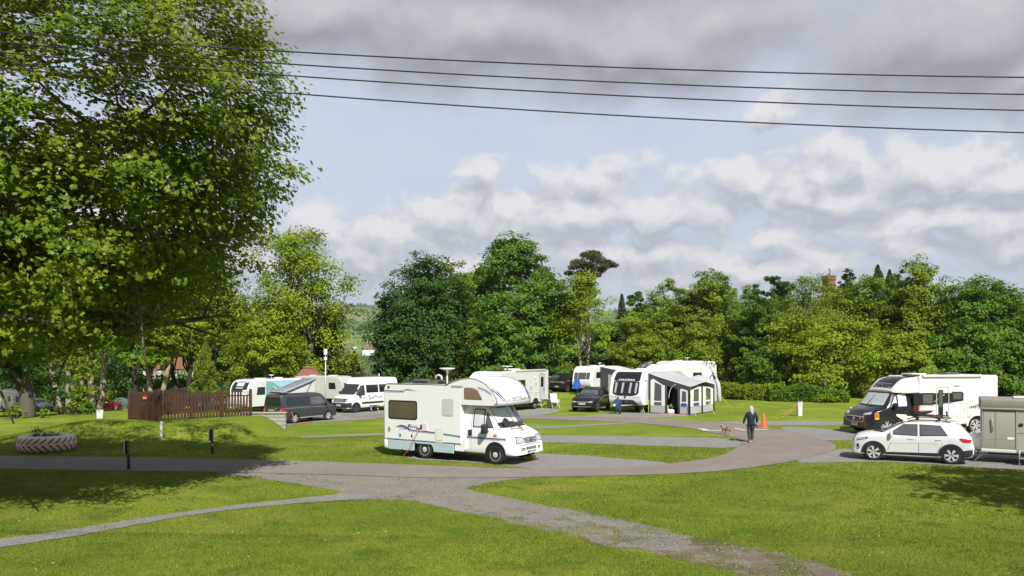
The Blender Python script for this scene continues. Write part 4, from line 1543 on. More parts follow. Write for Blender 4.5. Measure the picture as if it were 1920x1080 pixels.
for k, (px, top, w, Y, lf, lab) in enumerate([(20, 560, 170, 104, 'leaf_mid', 'shaded tree at the far left border above the white caravan'), (105, 590, 150, 108, 'leaf_dark', 'dark tree far behind the silver car'), (190, 580, 150, 106, 'leaf_mid', 'leafy tree far behind the red car and laurel bush'),
                                              (270, 585, 140, 100, 'leaf_dark', 'dark tree far behind the green tent'), (350, 580, 130, 92, 'leaf_mid', 'green tree behind the brown-roofed house left of the cypress'), (420, 600, 120, 84, 'leaf_mid', 'green tree behind the two yellowish cypresses'),
                                              (500, 610, 120, 78, 'leaf_mid', 'green tree behind the caravan with the teal awning'), (600, 640, 80, 80, 'leaf_mid', 'low green tree behind the hipped tile roof')]):
    wt(px, top, w, Y, 'woodland_tree', lab, lf, 340 + k, n=5200, crown_low=.02, trunk_r=.2, size=.38, group='trees at the far left', skirt=.7)
bush(152, 768, 60, 120, 'leaf_lime', 'sunlit yellow-green shrub growing round the pale trunks', 401, n=2200, Y=51, size=.2)
bush(165, 772, 36, 22, 'leaf_mid', 'small dark clump at the foot of the pale trunks', 402, n=700, Y=50)
bush(28, 772, 34, 20, 'leaf_lime', 'small green clump at the foot of the stout trunk', 403, n=600, Y=46)
bush(75, 772, 26, 16, 'leaf_lime', 'low clump right of the stout trunk by the silver car', 404, n=500, Y=46.5)
bush(228, 750, 90, 72, 'leaf_lime', 'bright laurel-like bush above the red car', 405, n=4200, Y=101, size=.36)
bush(310, 735, 120, 60, 'leaf_mid', 'clipped green bush behind the fence below the brown roof', 406, n=4200, Y=64, size=.26)
bush(110, 752, 120, 34, 'leaf_mid', 'long low bush behind the silver car', 407, n=3000, Y=96, size=.3)
bush(20, 750, 130, 60, 'leaf_dark', 'dark bush at the left border behind the white caravan', 408, n=3600, Y=98, size=.36)
bush(650, 715, 90, 46, 'leaf_olive', 'olive scrub left of the white van roof', 409, n=3000, Y=64, size=.22)
bush(1610, 735, 70, 46, 'leaf_lime', 'bright bush standing over the brick wall', 410, n=2200, Y=62.5, size=.2)


def hedge(p, q, h, label, seed, n, leaf='leaf_mid', depth=1.3, size=.18):
    rng = np.random.default_rng(seed)
    a, b = Vector(p), Vector(q)
    mid = (a + b) / 2
    L = (b - a).length
    root = thing('hedge', label, 'hedge', mid, math.atan2(b.y - a.y, b.x - a.x))
    t = (rng.random(n) - .5) * L
    top = h * (.50 + .75 * hashnoise(t + 50, t * 0 + seed, 1.6, seed) + .15 * hashnoise(t + 50, t * 0, .5, seed + 1))
    u = rng.random(n)
    face = rng.random(n) < .6
    y = np.where(face, -depth / 2 * np.sqrt(np.maximum(0, 1 - (u * .9) ** 3)), (rng.random(n) - .5) * depth)
    z = np.where(face, u * top, top * (.88 + .15 * rng.random(n)))
    zz = gz(mid.x + t * (b.x - a.x) / L, mid.y + t * (b.y - a.y) / L) - float(gz(mid.x, mid.y))
    P = np.stack([t, y + .2 * rng.normal(size=n), z + zz + .1 * rng.random(n) ** 3 * 3], -1)
    v, f = leaf_quads(rng, P, size, .3, None)
    np_mesh('foliage', v, f, leaf, parent=root)
    st = MB()
    for k in range(int(L / 1.5)):
        x = -L / 2 + (k + .5) * L / int(L / 1.5)
        zb = float(gz(mid.x + x * (b.x - a.x) / L, mid.y + x * (b.y - a.y) / L)) - float(gz(mid.x, mid.y))
        st.tube([(x, 0, zb - .1), (x + .05, .02, zb + h * .6)], [.04, .015], 'bark', 5)
    st.build('stem', root)


bush(1395, 745, 60, 26, 'leaf_oak', 'ragged weedy clump at the foot of the hedge left part', 411, n=1500, Y=61.4, size=.17)
bush(1478, 747, 70, 24, 'leaf_mid', 'ragged nettle clump before the hedge right of the far bollard', 412, n=1700, Y=60.2, size=.17)
bush(1545, 750, 60, 26, 'leaf_lime', 'bright leafy clump before the hedge below the pale trunk', 413, n=1500, Y=59.2, size=.18)
hedge(atY(1335, 63), atY(1470, 60.5), 1.15, 'rough tall grassy hedge right of the awning', 501, 7000, 'leaf_oak')
hedge(atY(1440, 60.5), atY(1588, 59.5), .85, 'low nettle-green hedge along the lawn edge before the brick wall', 502, 9500, 'leaf_mid')


# ------------------------------------------------------------------ vehicles (x forward from the rear axle, y to the vehicle's left, z up)
def place(root, rear_px, front_px, wb, tw, side):
    """set a vehicle down by the two wheels seen in the photograph; tw: outer face of the tyres"""
    a, b = at(*rear_px), at(*front_px)
    d = Vector((b.x - a.x, b.y - a.y))
    s = d.length / wb
    h = d.normalized()
    left = Vector((-h.y, h.x))
    sg = 1 if side == 'L' else -1
    o = Vector((a.x, a.y)) - left * sg * tw * s
    root.location = (o.x, o.y, a.z)
    root.rotation_euler = (0, 0, math.atan2(h.y, h.x))
    root.scale = (s, s, s)


def put(root, p, heading, scale):
    root.location = p
    root.rotation_euler = (0, 0, math.atan2(heading[1], heading[0]))
    root.scale = (scale,) * 3


def TX(side, x, y, z):
    rz = {'R': 0, 'L': 180, 'F': 90, 'B': -90}[side]
    return Matrix.Translation((x, y, z)) @ Matrix.Rotation(R(rz), 4, 'Z') @ Matrix.Rotation(R(90), 4, 'X')


def shrink(P, b):
    xs, ys = [p[0] for p in P], [p[1] for p in P]
    cx, cy = (min(xs) + max(xs)) / 2, (min(ys) + max(ys)) / 2
    fx, fy = 1 - 2 * b / (max(xs) - min(xs)), 1 - 2 * b / (max(ys) - min(ys))
    return [(cx + (x - cx) * fx, cy + (y - cy) * fy) for x, y in P]


def window(parent, fn, poly, side, frame='plastic', pane='glass_dark', border=.035, name='window', k=1.0, step=.14, label=None):
    w = MB().patch(poly, fn, frame, .02, off(side, k), step).build(name, parent, label)
    MB().patch(shrink(poly, border), fn, pane, .004, off(side, k + .8), step).build('pane', w)
    return w


def plate(parent, side, x, y, z, text, yellow=False, w=.50, tilt=0.0, name='number_plate'):
    m = MB()
    M = TX(side, x, y, z)
    m.prism(rrect(-w / 2, -.055, w / 2, .055, .012, 2), 0, .008, 'plate_yellow' if yellow else 'plate_white', 'z', M=M)
    m.add([(-w / 2 + .006, -.05, .0095), (-w / 2 + .05, -.05, .0095), (-w / 2 + .05, .05, .0095), (-w / 2 + .006, .05, .0095)], [(0, 1, 2, 3)], 'stripe_blue', M=M)
    m.text(text, .098, 'ink', M @ Matrix.Translation((.02, 0, .010)), extrude=.001, bold=.002, wide=.88)
    return m.build(name, parent)


def mirror_part(parent, x, y, z, mat='plastic', s=1.0):
    sg = 1 if y > 0 else -1
    m = MB()
    m.box((x, y + sg * .10 * s, z), (.12 * s, .19 * s, .26 * s), mat, rz=sg * .25, bev=.035 * s)
    m.tube([(x + .03, y - sg * .06, z - .08 * s), (x + .02, y + sg * .06 * s, z - .06 * s)], .025 * s, 'plastic', 6)
    return m.build('mirror', parent)


def arch(parent, fn, side, x, r, mat='plastic', w=.07, zc=None, name='wheel_arch', span=(0, 180)):
    zc = zc if zc is not None else r * .86
    a0, a1 = R(span[0]), R(span[1])
    n = 18
    out = [(x + (r + w) * math.cos(a0 + (a1 - a0) * k / n), zc + (r + w) * math.sin(a0 + (a1 - a0) * k / n)) for k in range(n + 1)]
    out = [(x + r + w, zc - .5 * r)] + out + [(x - r - w, zc - .5 * r)]
    return MB().patch(out, fn, mat, .015, off(side, 1.0), .13).build(name, parent)


def seam(mb, fn, side, pts, w=.012, mat='ink', k=.6):
    for a, b in zip(pts, pts[1:]):
        a, b = Vector(a), Vector(b)
        d = (b - a).normalized()
        n = Vector((-d.y, d.x)) * w / 2
        mb.patch([tuple(a + n), tuple(a - n), tuple(b - n), tuple(b + n)], fn, mat, .003, off(side, k), .25)


def van_cab_stations(xf, zb=.34, roof=1.98, hood=1.22, w=.99, x_back=None, wt=.84):
    """xf: front axle"""
    return [((xf - 1.45) if x_back is None else x_back, zb, 1.14, roof, w - .02, w, wt, .03),
            (xf - .72, zb, 1.14, roof, w - .02, w, wt, .03),
            (xf - .46, zb, 1.13, roof - .06, w - .02, w, wt - .02, .03),
            (xf + .12, zb, hood - .12, hood, w - .02, w - .005, wt, .05),
            (xf + .56, zb - .02, hood - .27, hood - .19, w - .04, w - .05, wt - .04, .05),
            (xf + .72, zb - .02, hood - .40, hood - .31, w - .08, w - .11, wt - .1, .04),
            (xf + .82, zb, .62, .70, w - .17, w - .2, wt - .2, .02)]


def ramps(name, label, loc, rz, n=1):
    r = MB()
    r.prism([(-.3, 0), (.3, 0), (.3, .13), (.12, .13), (.10, .09), (-.06, .09), (-.08, .05), (-.22, .04)], -.11, .11, 'ramp_yellow', bev=.006)
    o = r.build(name)
    o.location = loc
    o.rotation_euler = (0, 0, rz)
    return tag(o, label, 'levelling ramp')


# ================= the white coachbuilt motorhome in the middle
def hero():
    root = thing('motorhome', 'white motorhome with bulging overcab, blue stripes and pale blue skirt, in the middle', 'motorhome')
    XF = 2.95
    lf = Loft(van_cab_stations(XF, x_back=1.45), 40)
    b = MB()
    lf.shell(b, 'white')
    # coach body with wheel cut out, skirt line at .58
    side = [(-1.85, .62), (-1.85, 2.42), (-1.80, 2.58), (-1.68, 2.63), (1.62, 2.66), (1.62, .62)]
    b.prism(side, -1.1, 1.1, 'white', bev=.035)
    b.prism([(1.3, .36), (1.3, .80), (1.78, .80), (1.78, .46), (1.70, .36)], -1.06, -.90, 'white', bev=.03)
    b.prism([(1.3, .36), (1.3, .80), (1.78, .80), (1.78, .46), (1.70, .36)], .90, 1.06, 'white', bev=.03)
    b.box((-.1, 0, .42), (3.2, 1.7, .3), 'plastic')
    body = b.build('body', root)
    # overcab
    prof = [(.95, 2.64), (1.25, 2.76), (1.6, 2.86), (1.95, 2.90), (2.3, 2.86), (2.65, 2.71), (2.92, 2.47), (3.08, 2.22), (3.10, 2.08), (3.04, 2.0), (2.9, 1.97), (1.60, 1.97), (1.60, 2.6)]
    oc = MB()
    rows = []
    for k in range(15):
        y = -1.106 + 2.212 * k / 14
        e = abs(y) / 1.106
        f = 1 - .0 * e
        bulge = .20 * (1 - e ** 2.2)
        sh = .05 * max(0, (e - .86) / .14) ** 2
        row = []
        for (x, z) in prof:
            t = max(0, min(1, (x - 1.6) / 1.5))
            zz = z + (.05 * (1 - e ** 2) if z > 2.3 else 0)
            cx, cz = 2.0, 2.35
            row.append((x + bulge * t + (cx - x) * sh, y, zz + (cz - zz) * sh))
        rows.append(row + [row[0]])
    oc.grid(rows, 'white')
    oc.add([rows[0][i] for i in range(len(prof))], [list(range(len(prof)))], 'white')
    oc.add([rows[-1][i] for i in range(len(prof))], [list(range(len(prof)))[::-1]], 'white')
    ov = oc.build('overcab', root)
    tr = MB()
    for sg in (-1, 1):
        tr.tube([(x, sg * 1.095, z) for x, z in prof[:10]], .022, 'trim_grey', 6)
        tr.tube([(-1.72, sg * 1.095, 2.64), (-.2, sg * 1.1, 2.66), (.95, sg * 1.1, 2.655)], .02, 'trim_grey', 6)
        tr.tube([(-1.83, sg * 1.09, 2.5), (-1.845, sg * 1.09, .62)], .016, 'trim_grey', 6)
    tr.build('roof_trim', root)
    # blue-grey skirt in panels
    for sg in (-1, 1):
        sk = MB()
        for x0, x1 in ((-1.66, -1.0), (-.985, -.44), (-.425, 1.3)):
            z0 = .26 if x1 < 0 else .28
            P = [(x0, z0 + .03), (x0, .60), (x1, .60), (x1, z0 + .03), (x1 - .05, z0), (x0 + .05, z0)]
            if x1 > 1:      # wheel opening
                P = [(.44, z0), (.40, .44), (.32, .53), (-.36, .53), (-.42, .60), (x1, .60), (x1, z0)]
            sk.prism(P, sg * 1.06, sg * 1.105, 'blue_skirt', bev=.012)
        sk.build('side_skirt', root)
    rb = MB()
    rb.box((-1.80, 0, .46), (.22, 2.16, .40), 'white', bev=.07)
    rb.box((-1.85, -1.02, .72), (.06, .10, .09), 'lamp_orange', bev=.02)
    rb.box((-1.85, 1.02, .72), (.06, .10, .09), 'lamp_orange', bev=.02)
    rb.build('rear_bumper', root)
    fy = flat_y(-1.1)
    window(root, fy, rrect(-1.64, 1.36, -.30, 2.05, .10), 'R', 'ink', 'glass_amber', .05, label='dark amber rear side window')
    window(root, fy, rrect(.80, 1.56, 1.30, 2.17, .08), 'R', 'panel_grey', 'blind_pale', .035, label='small window with pale blind down')
    window(root, fy, rpoly([(1.74, 2.16), (2.52, 2.16), (2.32, 2.50), (2.12, 2.58), (1.74, 2.58)], .06), 'R', 'bird_brown', 'glass_brown', .04, label='brown tinted overcab window')
    window(root, flat_y(1.1), rrect(-1.0, 1.4, .2, 2.0, .1), 'L', 'ink', 'glass_amber', .05)
    # hatch doors on the side
    h = MB()
    for P in (rrect(-1.14, .62, -.50, 1.02, .03),):
        pts = P + [P[0]]
        seam(h, fy, 'R', pts, .014, 'trim_grey', .8)
    sh_ = MB().patch(rrect(.50, .62, .86, 1.12, .03), fy, 'off_white', .01, off('R', 1.5)).build('service_hatch', root)
    MB().patch(rrect(.56, .70, .80, 1.04, .02), fy, 'cream', .01, off('R', 3)).build('grille', sh_)
    MB().patch(rrect(-.02, 1.0, .14, 1.27, .02), fy, 'off_white', .02, off('R', 4)).build('water_inlet', root)
    sk_ = MB().patch(rrect(-.22, 1.06, -.08, 1.22, .02), fy, 'ink', .02, off('R', 4)).build('mains_socket', root)
    MB().patch(rrect(-.30, 1.10, -.14, 1.24, .03), fy, 'cream', .02, off('R', 8)).build('flap', sk_)
    for x in (-1.08, -.55):
        h.patch(rrect(x - .025, .74, x + .025, .84, .01), fy, 'ink', .01, off('R', 2))
    h.build('locker_door', root)
    # stripes and lettering on the side
    g = MB()
    for mat, z0, z1, zr0, zr1 in (('stripe_blue', .955, .985, .88, .905), ('stripe_pale', .915, .945, .845, .87)):
        g.patch([(-.72, z0 + .04), (.4, z0), (.4, z1), (-.72, z1 + .035)], fy, mat, .003, off('R', .8))
        g.patch([(.4, z0), (1.6, zr0), (1.6, zr1), (.4, z1)], fy, mat, .003, off('R', .8))
        seam(g, lf.Rt(), 'R', [(1.80, zr0 + .012), (2.5, zr0), (3.35, zr0 + .0)], .028, mat, 1.2)
    g.patch([(-1.30, 1.08), (-1.05, 1.17), (-.85, 1.14), (-.60, 1.02), (-.66, 1.0), (-.9, 1.09), (-1.08, 1.11)], fy, 'stripe_blue', .003, off('R', .8))
    g.patch([(-1.30, 1.07), (-1.0, 1.12), (-.75, 1.03), (-.80, 1.01), (-1.02, 1.07)], fy, 'stripe_pale', .003, off('R', .8))
    g.patch([(-1.82, 2.40), (-.95, 2.40), (-.80, 2.46), (-.70, 2.46), (-.30, 2.40), (-.7, 2.425), (-.82, 2.425), (-.98, 2.365), (-1.82, 2.365)], fy, 'stripe_blue', .003, off('R', .8))
    g.patch([(-1.82, 2.345), (-.98, 2.345), (-.85, 2.385), (-.95, 2.33), (-1.82, 2.33)], fy, 'stripe_pale', .003, off('R', .8))
    g.text('Novella', .20, 'stripe_blue', TX('R', -.42, -1.106, 1.13), shear=.35)
    g.patch([(-.73, 1.03), (-.70, 1.03), (-.60, 1.22), (-.63, 1.22)], fy, 'red_line', .003, off('R', .9))
    g.patch([(-.79, 1.05), (-.76, 1.05), (-.67, 1.20), (-.70, 1.20)], fy, 'leaf_mid', .003, off('R', .9))
    seam(g, fy, 'R', [(-1.7, .655), (1.4, .64)], .014, 'stripe_pale', .7)
    for dz, mat in ((0, 'stripe_blue'), (-.045, 'stripe_pale')):
        seam(g, flat_y(-1.103), 'R', [(1.2, 2.62 + dz), (1.7, 2.62 + dz)], .02, mat, .8)
        seam(g, flat_y(-1.103), 'R', [(2.32, 2.60 + dz), (2.62, 2.52 + dz), (2.88, 2.38 + dz)], .026, mat, .8)
    g.build('side_graphics', root)
    # overcab lettering
    q = MB()
    def nose(y, z):
        e = abs(y) / 1.1
        bulge = .20 * (1 - e ** 2.2)
        zs = [2.0, 2.08, 2.22, 2.47, 2.71, 2.86, 2.9]
        xs = [3.04, 3.10, 3.08, 2.92, 2.65, 2.3, 1.95]
        x = float(np.interp(z, zs, xs))
        t = max(0, min(1, (x - 1.6) / 1.5))
        return (x + bulge * t + .004, y, z + (.05 * (1 - e ** 2) if z > 2.3 else 0))
    for y0, sgn in ((-1.0, 1), (.90, 1)):
        for dy in (0, .09):
            pts = [(-1.06 + dy, 2.56), (-1.0 + dy, 2.42), (-.92 + dy, 2.28), (-.84 + dy, 2.14)] if y0 < 0 else [(.92 + dy, 2.52), (.88 + dy, 2.40), (.84 + dy, 2.28), (.79 + dy, 2.17)]
            q.tube([nose(*a) for a in pts], [.016, .026, .026, .020], 'stripe_blue', 6)
    seam(q, nose, 'F', [(-.72, 2.13), (-.3, 2.14), (.3, 2.15), (.8, 2.2)], .014, 'trim_grey', 1.0)
    q.text('NOVELLA', .17, 'trim_grey', TX('F', 3.292, 0, 2.235) @ Matrix.Rotation(R(-6), 4, 'X'), shear=.3, wide=1.25)
    q.patch([(-.62, 2.15), (-.57, 2.15), (-.44, 2.34), (-.47, 2.34)], nose, 'red_line', .003, off('F', 1.2))
    q.build('overcab_lettering', root)
    # cab glass with the blinds behind it
    wsp = rpoly([(-.84, 1.22), (.84, 1.22), (.73, 1.90), (-.73, 1.90)], .05)
    fr = MB().patch(wsp, lf.F(), 'plastic', .01, off('F', .5), .1)
    ws = fr.build('windscreen', root)
    bl = MB().patch(shrink(rpoly([(-.80, 1.38), (.18, 1.38), (.16, 1.88), (-.72, 1.88)], .03), .02), lf.F(), 'curtain_pale', .004, off('F', 1.3), .1)
    for k in range(7):
        y = -.66 + k * .115
        seam(bl, lf.F(), 'F', [(y, 1.40), (y, 1.86)], .022, 'off_white', 2.2)
    bl.patch([(.20, 1.36), (.45, 1.36), (.45, 1.88), (.18, 1.88)], lf.F(), 'curtain_pale', .004, off('F', 1.3), .1)
    bl.patch([(.50, 1.36), (.76, 1.36), (.70, 1.86), (.50, 1.88)], lf.F(), 'glass_grey', .004, off('F', 1.3), .1)
    bl.build('blind', ws)
    MB().patch(shrink(wsp, .04), lf.F(), 'glass_clear', .004, off('F', 4.5), .12).build('pane', ws)
    dsh = MB()
    dsh.lathe([(.19, -.012), (.20, 0), (.19, .012), (.17, 0)], 'plastic', 18, True, Matrix.Translation((3.05, -.42, 1.36)) @ Matrix.Rotation(R(65), 4, 'Y'))
    dsh.build('steering_wheel', ws)
    wp = MB()
    for y0, y1 in ((-.35, .35), (.15, .74)):
        wp.tube([(lf.front(y0, 1.21) + .02, y0, 1.22), (lf.front(y1, 1.32) + .035, y1, 1.30)], .012, 'ink', 5)
    wp.build('wiper', root)
    R_ = lf.Rt()
    L_ = lf.L()
    for fn, sd in ((R_, 'R'), (L_, 'L')):
        dw = MB().patch(rpoly([(2.02, 1.22), (2.50, 1.22), (2.47, 1.86), (2.02, 1.86)], .05), fn, 'plastic', .01, off(sd, .7), .1).build('door_window', root)
        MB().patch(rpoly([(2.06, 1.26), (2.46, 1.26), (2.43, 1.82), (2.06, 1.82)], .04), fn, 'curtain_pale', .004, off(sd, 1.3), .1).build('blind', dw)
        MB().patch(rpoly([(2.06, 1.26), (2.46, 1.26), (2.43, 1.82), (2.06, 1.82)], .04), fn, 'glass_clear', .004, off(sd, 3.0), .1).build('pane', dw)
        window(root, fn, rpoly([(2.52, 1.22), (2.86, 1.22), (2.54, 1.78)], .03), sd, 'plastic', 'glass_grey', .03, 'quarter_window', .8, .08)
    dm = MB()
    seam(dm, R_, 'R', [(1.96, .45), (1.96, 1.90), (2.5, 1.90), (2.92, 1.20), (2.90, .85), (2.62, .42)], .014, 'trim_grey', .7)
    dm.patch(rrect(1.84, .93, 2.0, 1.13, .02), R_, 'plastic', .02, off('R', 2.0), .1)
    seam(dm, R_, 'R', [(2.86, 1.20), (2.98, .98)], .03, 'ink', 1.0)
    dm.build('cab_door', root)
    ind = MB()
    ind.box((2.95, -lf.hw(2.95, .98) - .005, .98), (.13, .03, .07), 'lamp_orange', bev=.01)
    ind.build('indicator', root)
    mirror_part(root, 2.62, -1.02, 1.20, s=1.25)
    mirror_part(root, 2.62, 1.02, 1.20, s=1.25)
    F_ = lf.F()
    for sg in (-1, 1):
        P = [(sg * .86, .72), (sg * .42, .74), (sg * .42, .93), (sg * .80, .96)]
        if sg > 0:
            P = P[::-1]
        hl = MB().patch(rpoly(P, .03), F_, 'ink', .01, off('F', .8), .08).build('headlight', root)
        MB().patch(shrink(rpoly(P, .03), .02), F_, 'lamp_clear', .01, off('F', 2.0), .08).build('lens', hl)
    gr = MB()
    gr.patch([(-.38, .72), (.38, .72), (.40, .90), (-.40, .90)], F_, 'plastic', .01, off('F', 1.0), .08)
    for z in (.76, .81, .86):
        seam(gr, F_, 'F', [(-.38, z), (0, z), (.38, z)], .016, 'alloy', 2.5)
    gl = gr.build('grille', root)
    em = MB()
    X = Matrix.Translation((lf.front(0, .81) + .02, 0, .81)) @ Matrix.Rotation(R(90), 4, 'Y')
    em.lathe([(.075, 0), (.075, .012), (.065, .014)], 'chrome', 18, True, X)
    em.lathe([(.062, .0145), (.060, .017)], 'stripe_blue', 18, True, X)
    for k in range(4):
        em.box((lf.front(0, .81) + .038, -.027 + .018 * k, .81), (.004, .008, .06), 'chrome')
    em.build('emblem', gl)
    bp = MB()
    for y0, y1 in ((-.62, -.38), (.46, .60)):
        for z in (.50, .55):
            seam(bp, F_, 'F', [(y0, z), (y1, z)], .026, 'ink', 1.0)
    for k in range(5):
        bp.patch(rrect(-.30 + k * .13, .49, -.20 + k * .13, .53, .008, 1), F_, 'ink', .004, off('F', 1.0), .08)
        bp.patch(rrect(-.30 + k * .13, .54, -.20 + k * .13, .58, .008, 1), F_, 'ink', .004, off('F', 1.0), .08)
    seam(bp, F_, 'F', [(-.80, .66), (-.3, .67), (.3, .67), (.80, .66)], .012, 'trim_grey', 1.0)
    bp.build('bumper_grille', root)
    plate(root, 'F', lf.front(0, .42) + .03, 0, .42, 'MW52 UAW', w=.52)
    # bird of prey on the bonnet
    T_ = lf.T()
    bd = MB()
    for P in ([(3.22, -.52), (3.30, -.46), (3.26, -.14), (3.20, -.18)], [(3.20, -.20), (3.34, -.14), (3.38, .10), (3.30, .16), (3.24, .02)], [(3.10, .08), (3.30, .10), (3.34, .26), (3.18, .30)], [(3.36, -.06), (3.46, -.02), (3.45, .10), (3.36, .08)],
              [(3.42, -.22), (3.46, -.20), (3.48, .0), (3.44, 0)]):
        bd.patch(P, T_, 'bird_brown', .003, off('T', .8), .08)
    bd.build('bonnet_decal', root)
    for x in (0, XF):
        for y in (-1.0, 1.0):
            wheel(root, x, y * (1.0 if x else 1.075), .335, .21, 'van')
    for x in (XF,):
        for fn, sd in ((R_, 'R'), (L_, 'L')):
            arch(root, fn, sd, x, .385, 'plastic', .025, .36)
            MB().patch([(x + .40 * math.cos(R(a)), .36 + .40 * math.sin(R(a))) for a in range(-20, 201, 20)], fn, 'ink', .01, off(sd, 1.8), .13).build('wheel_well', root)
    for sg in (-1, 1):
        MB().prism([(-.40, .28), (-.36, .55), (-.25, .60), (.30, .60), (.38, .5), (.43, .28)], sg * .84, sg * 1.0, 'ink').build('wheel_well', root)
    # roof furniture
    rv = MB()
    rv.box((-.35, -.15, 2.71), (1.9, 1.0, .07), 'black_paint', bev=.015)
    rv.build('solar_panel', root)
    MB().box((.05, -.5, 2.72), (.45, .42, .12), 'glass_amber', bev=.04).build('roof_vent', root)
    MB().box((-1.2, .3, 2.72), (.5, .5, .12), 'glass_amber', bev=.04).build('roof_vent', root)
    v2 = MB()
    v2.tube([(-.55, .3, 2.74), (-.52, .3, 2.90), (-.40, .3, 2.94), (-.28, .3, 2.90), (-.26, .3, 2.74)], .035, 'white', 8)
    v2.build('satellite_aerial', root)
    an = MB()
    an.tube([(.62, -.55, 2.64), (.62, -.55, 3.18)], .028, 'white', 8)
    an.lathe([(.02, 3.14), (.10, 3.16), (.27, 3.20), (.29, 3.215), (.27, 3.23), (.06, 3.24)], 'white', 24, True, Matrix.Translation((.62, -.55, 0)))
    an.build('television_aerial', root)
    hn = MB()
    hn.prism([(1.5, 2.88), (1.5, 3.02), (1.58, 3.08), (1.64, 2.9)], .4, .6, 'white', bev=.02)
    hn.build('air_horn', root)
    # marker lamp and badge
    mk = MB()
    mk.patch([(-1.60 + .07 * math.cos(a * PI / 8), .98 + .10 * math.sin(a * PI / 8)) for a in range(16)], fy, 'trim_grey', .003, off('R', .8), .05)
    mk.lathe([(.045, 0), (.04, .03)], 'ink', 10, True, Matrix.Translation((-1.62, -1.1, 2.52)) @ Matrix.Rotation(R(90), 4, 'X'))
    mk.build('side_vent', root)
    place(root, (798, 860), (928, 871.6), XF, 1.0, 'R')
    return root


HERO = hero()
M = HERO.matrix_basis
cab = MB()
P0 = M @ Vector((-.15, -1.13, 1.12))
P1 = M @ Vector((-.62, -1.25, .25))
P2 = M @ Vector((-.78, -1.45, .01))
cab.tube([P0, P0.lerp(P1, .5) + Vector((0, -.06, .02)), P1, P2, M @ Vector((-.9, -1.2, .0)), M @ Vector((-1.2, -.6, .0))], .010, 'cable_red', 6)
tag(cab.build('hook_up_cable'), 'orange-red mains cable hanging from the white motorhome side to the grass', 'cable')
p = M @ Vector((3.10, .86, 0))
ramps('levelling_ramp', 'yellow plastic ramp under the front wheel of the white motorhome', (p.x, p.y, .012), HERO.rotation_euler.z)


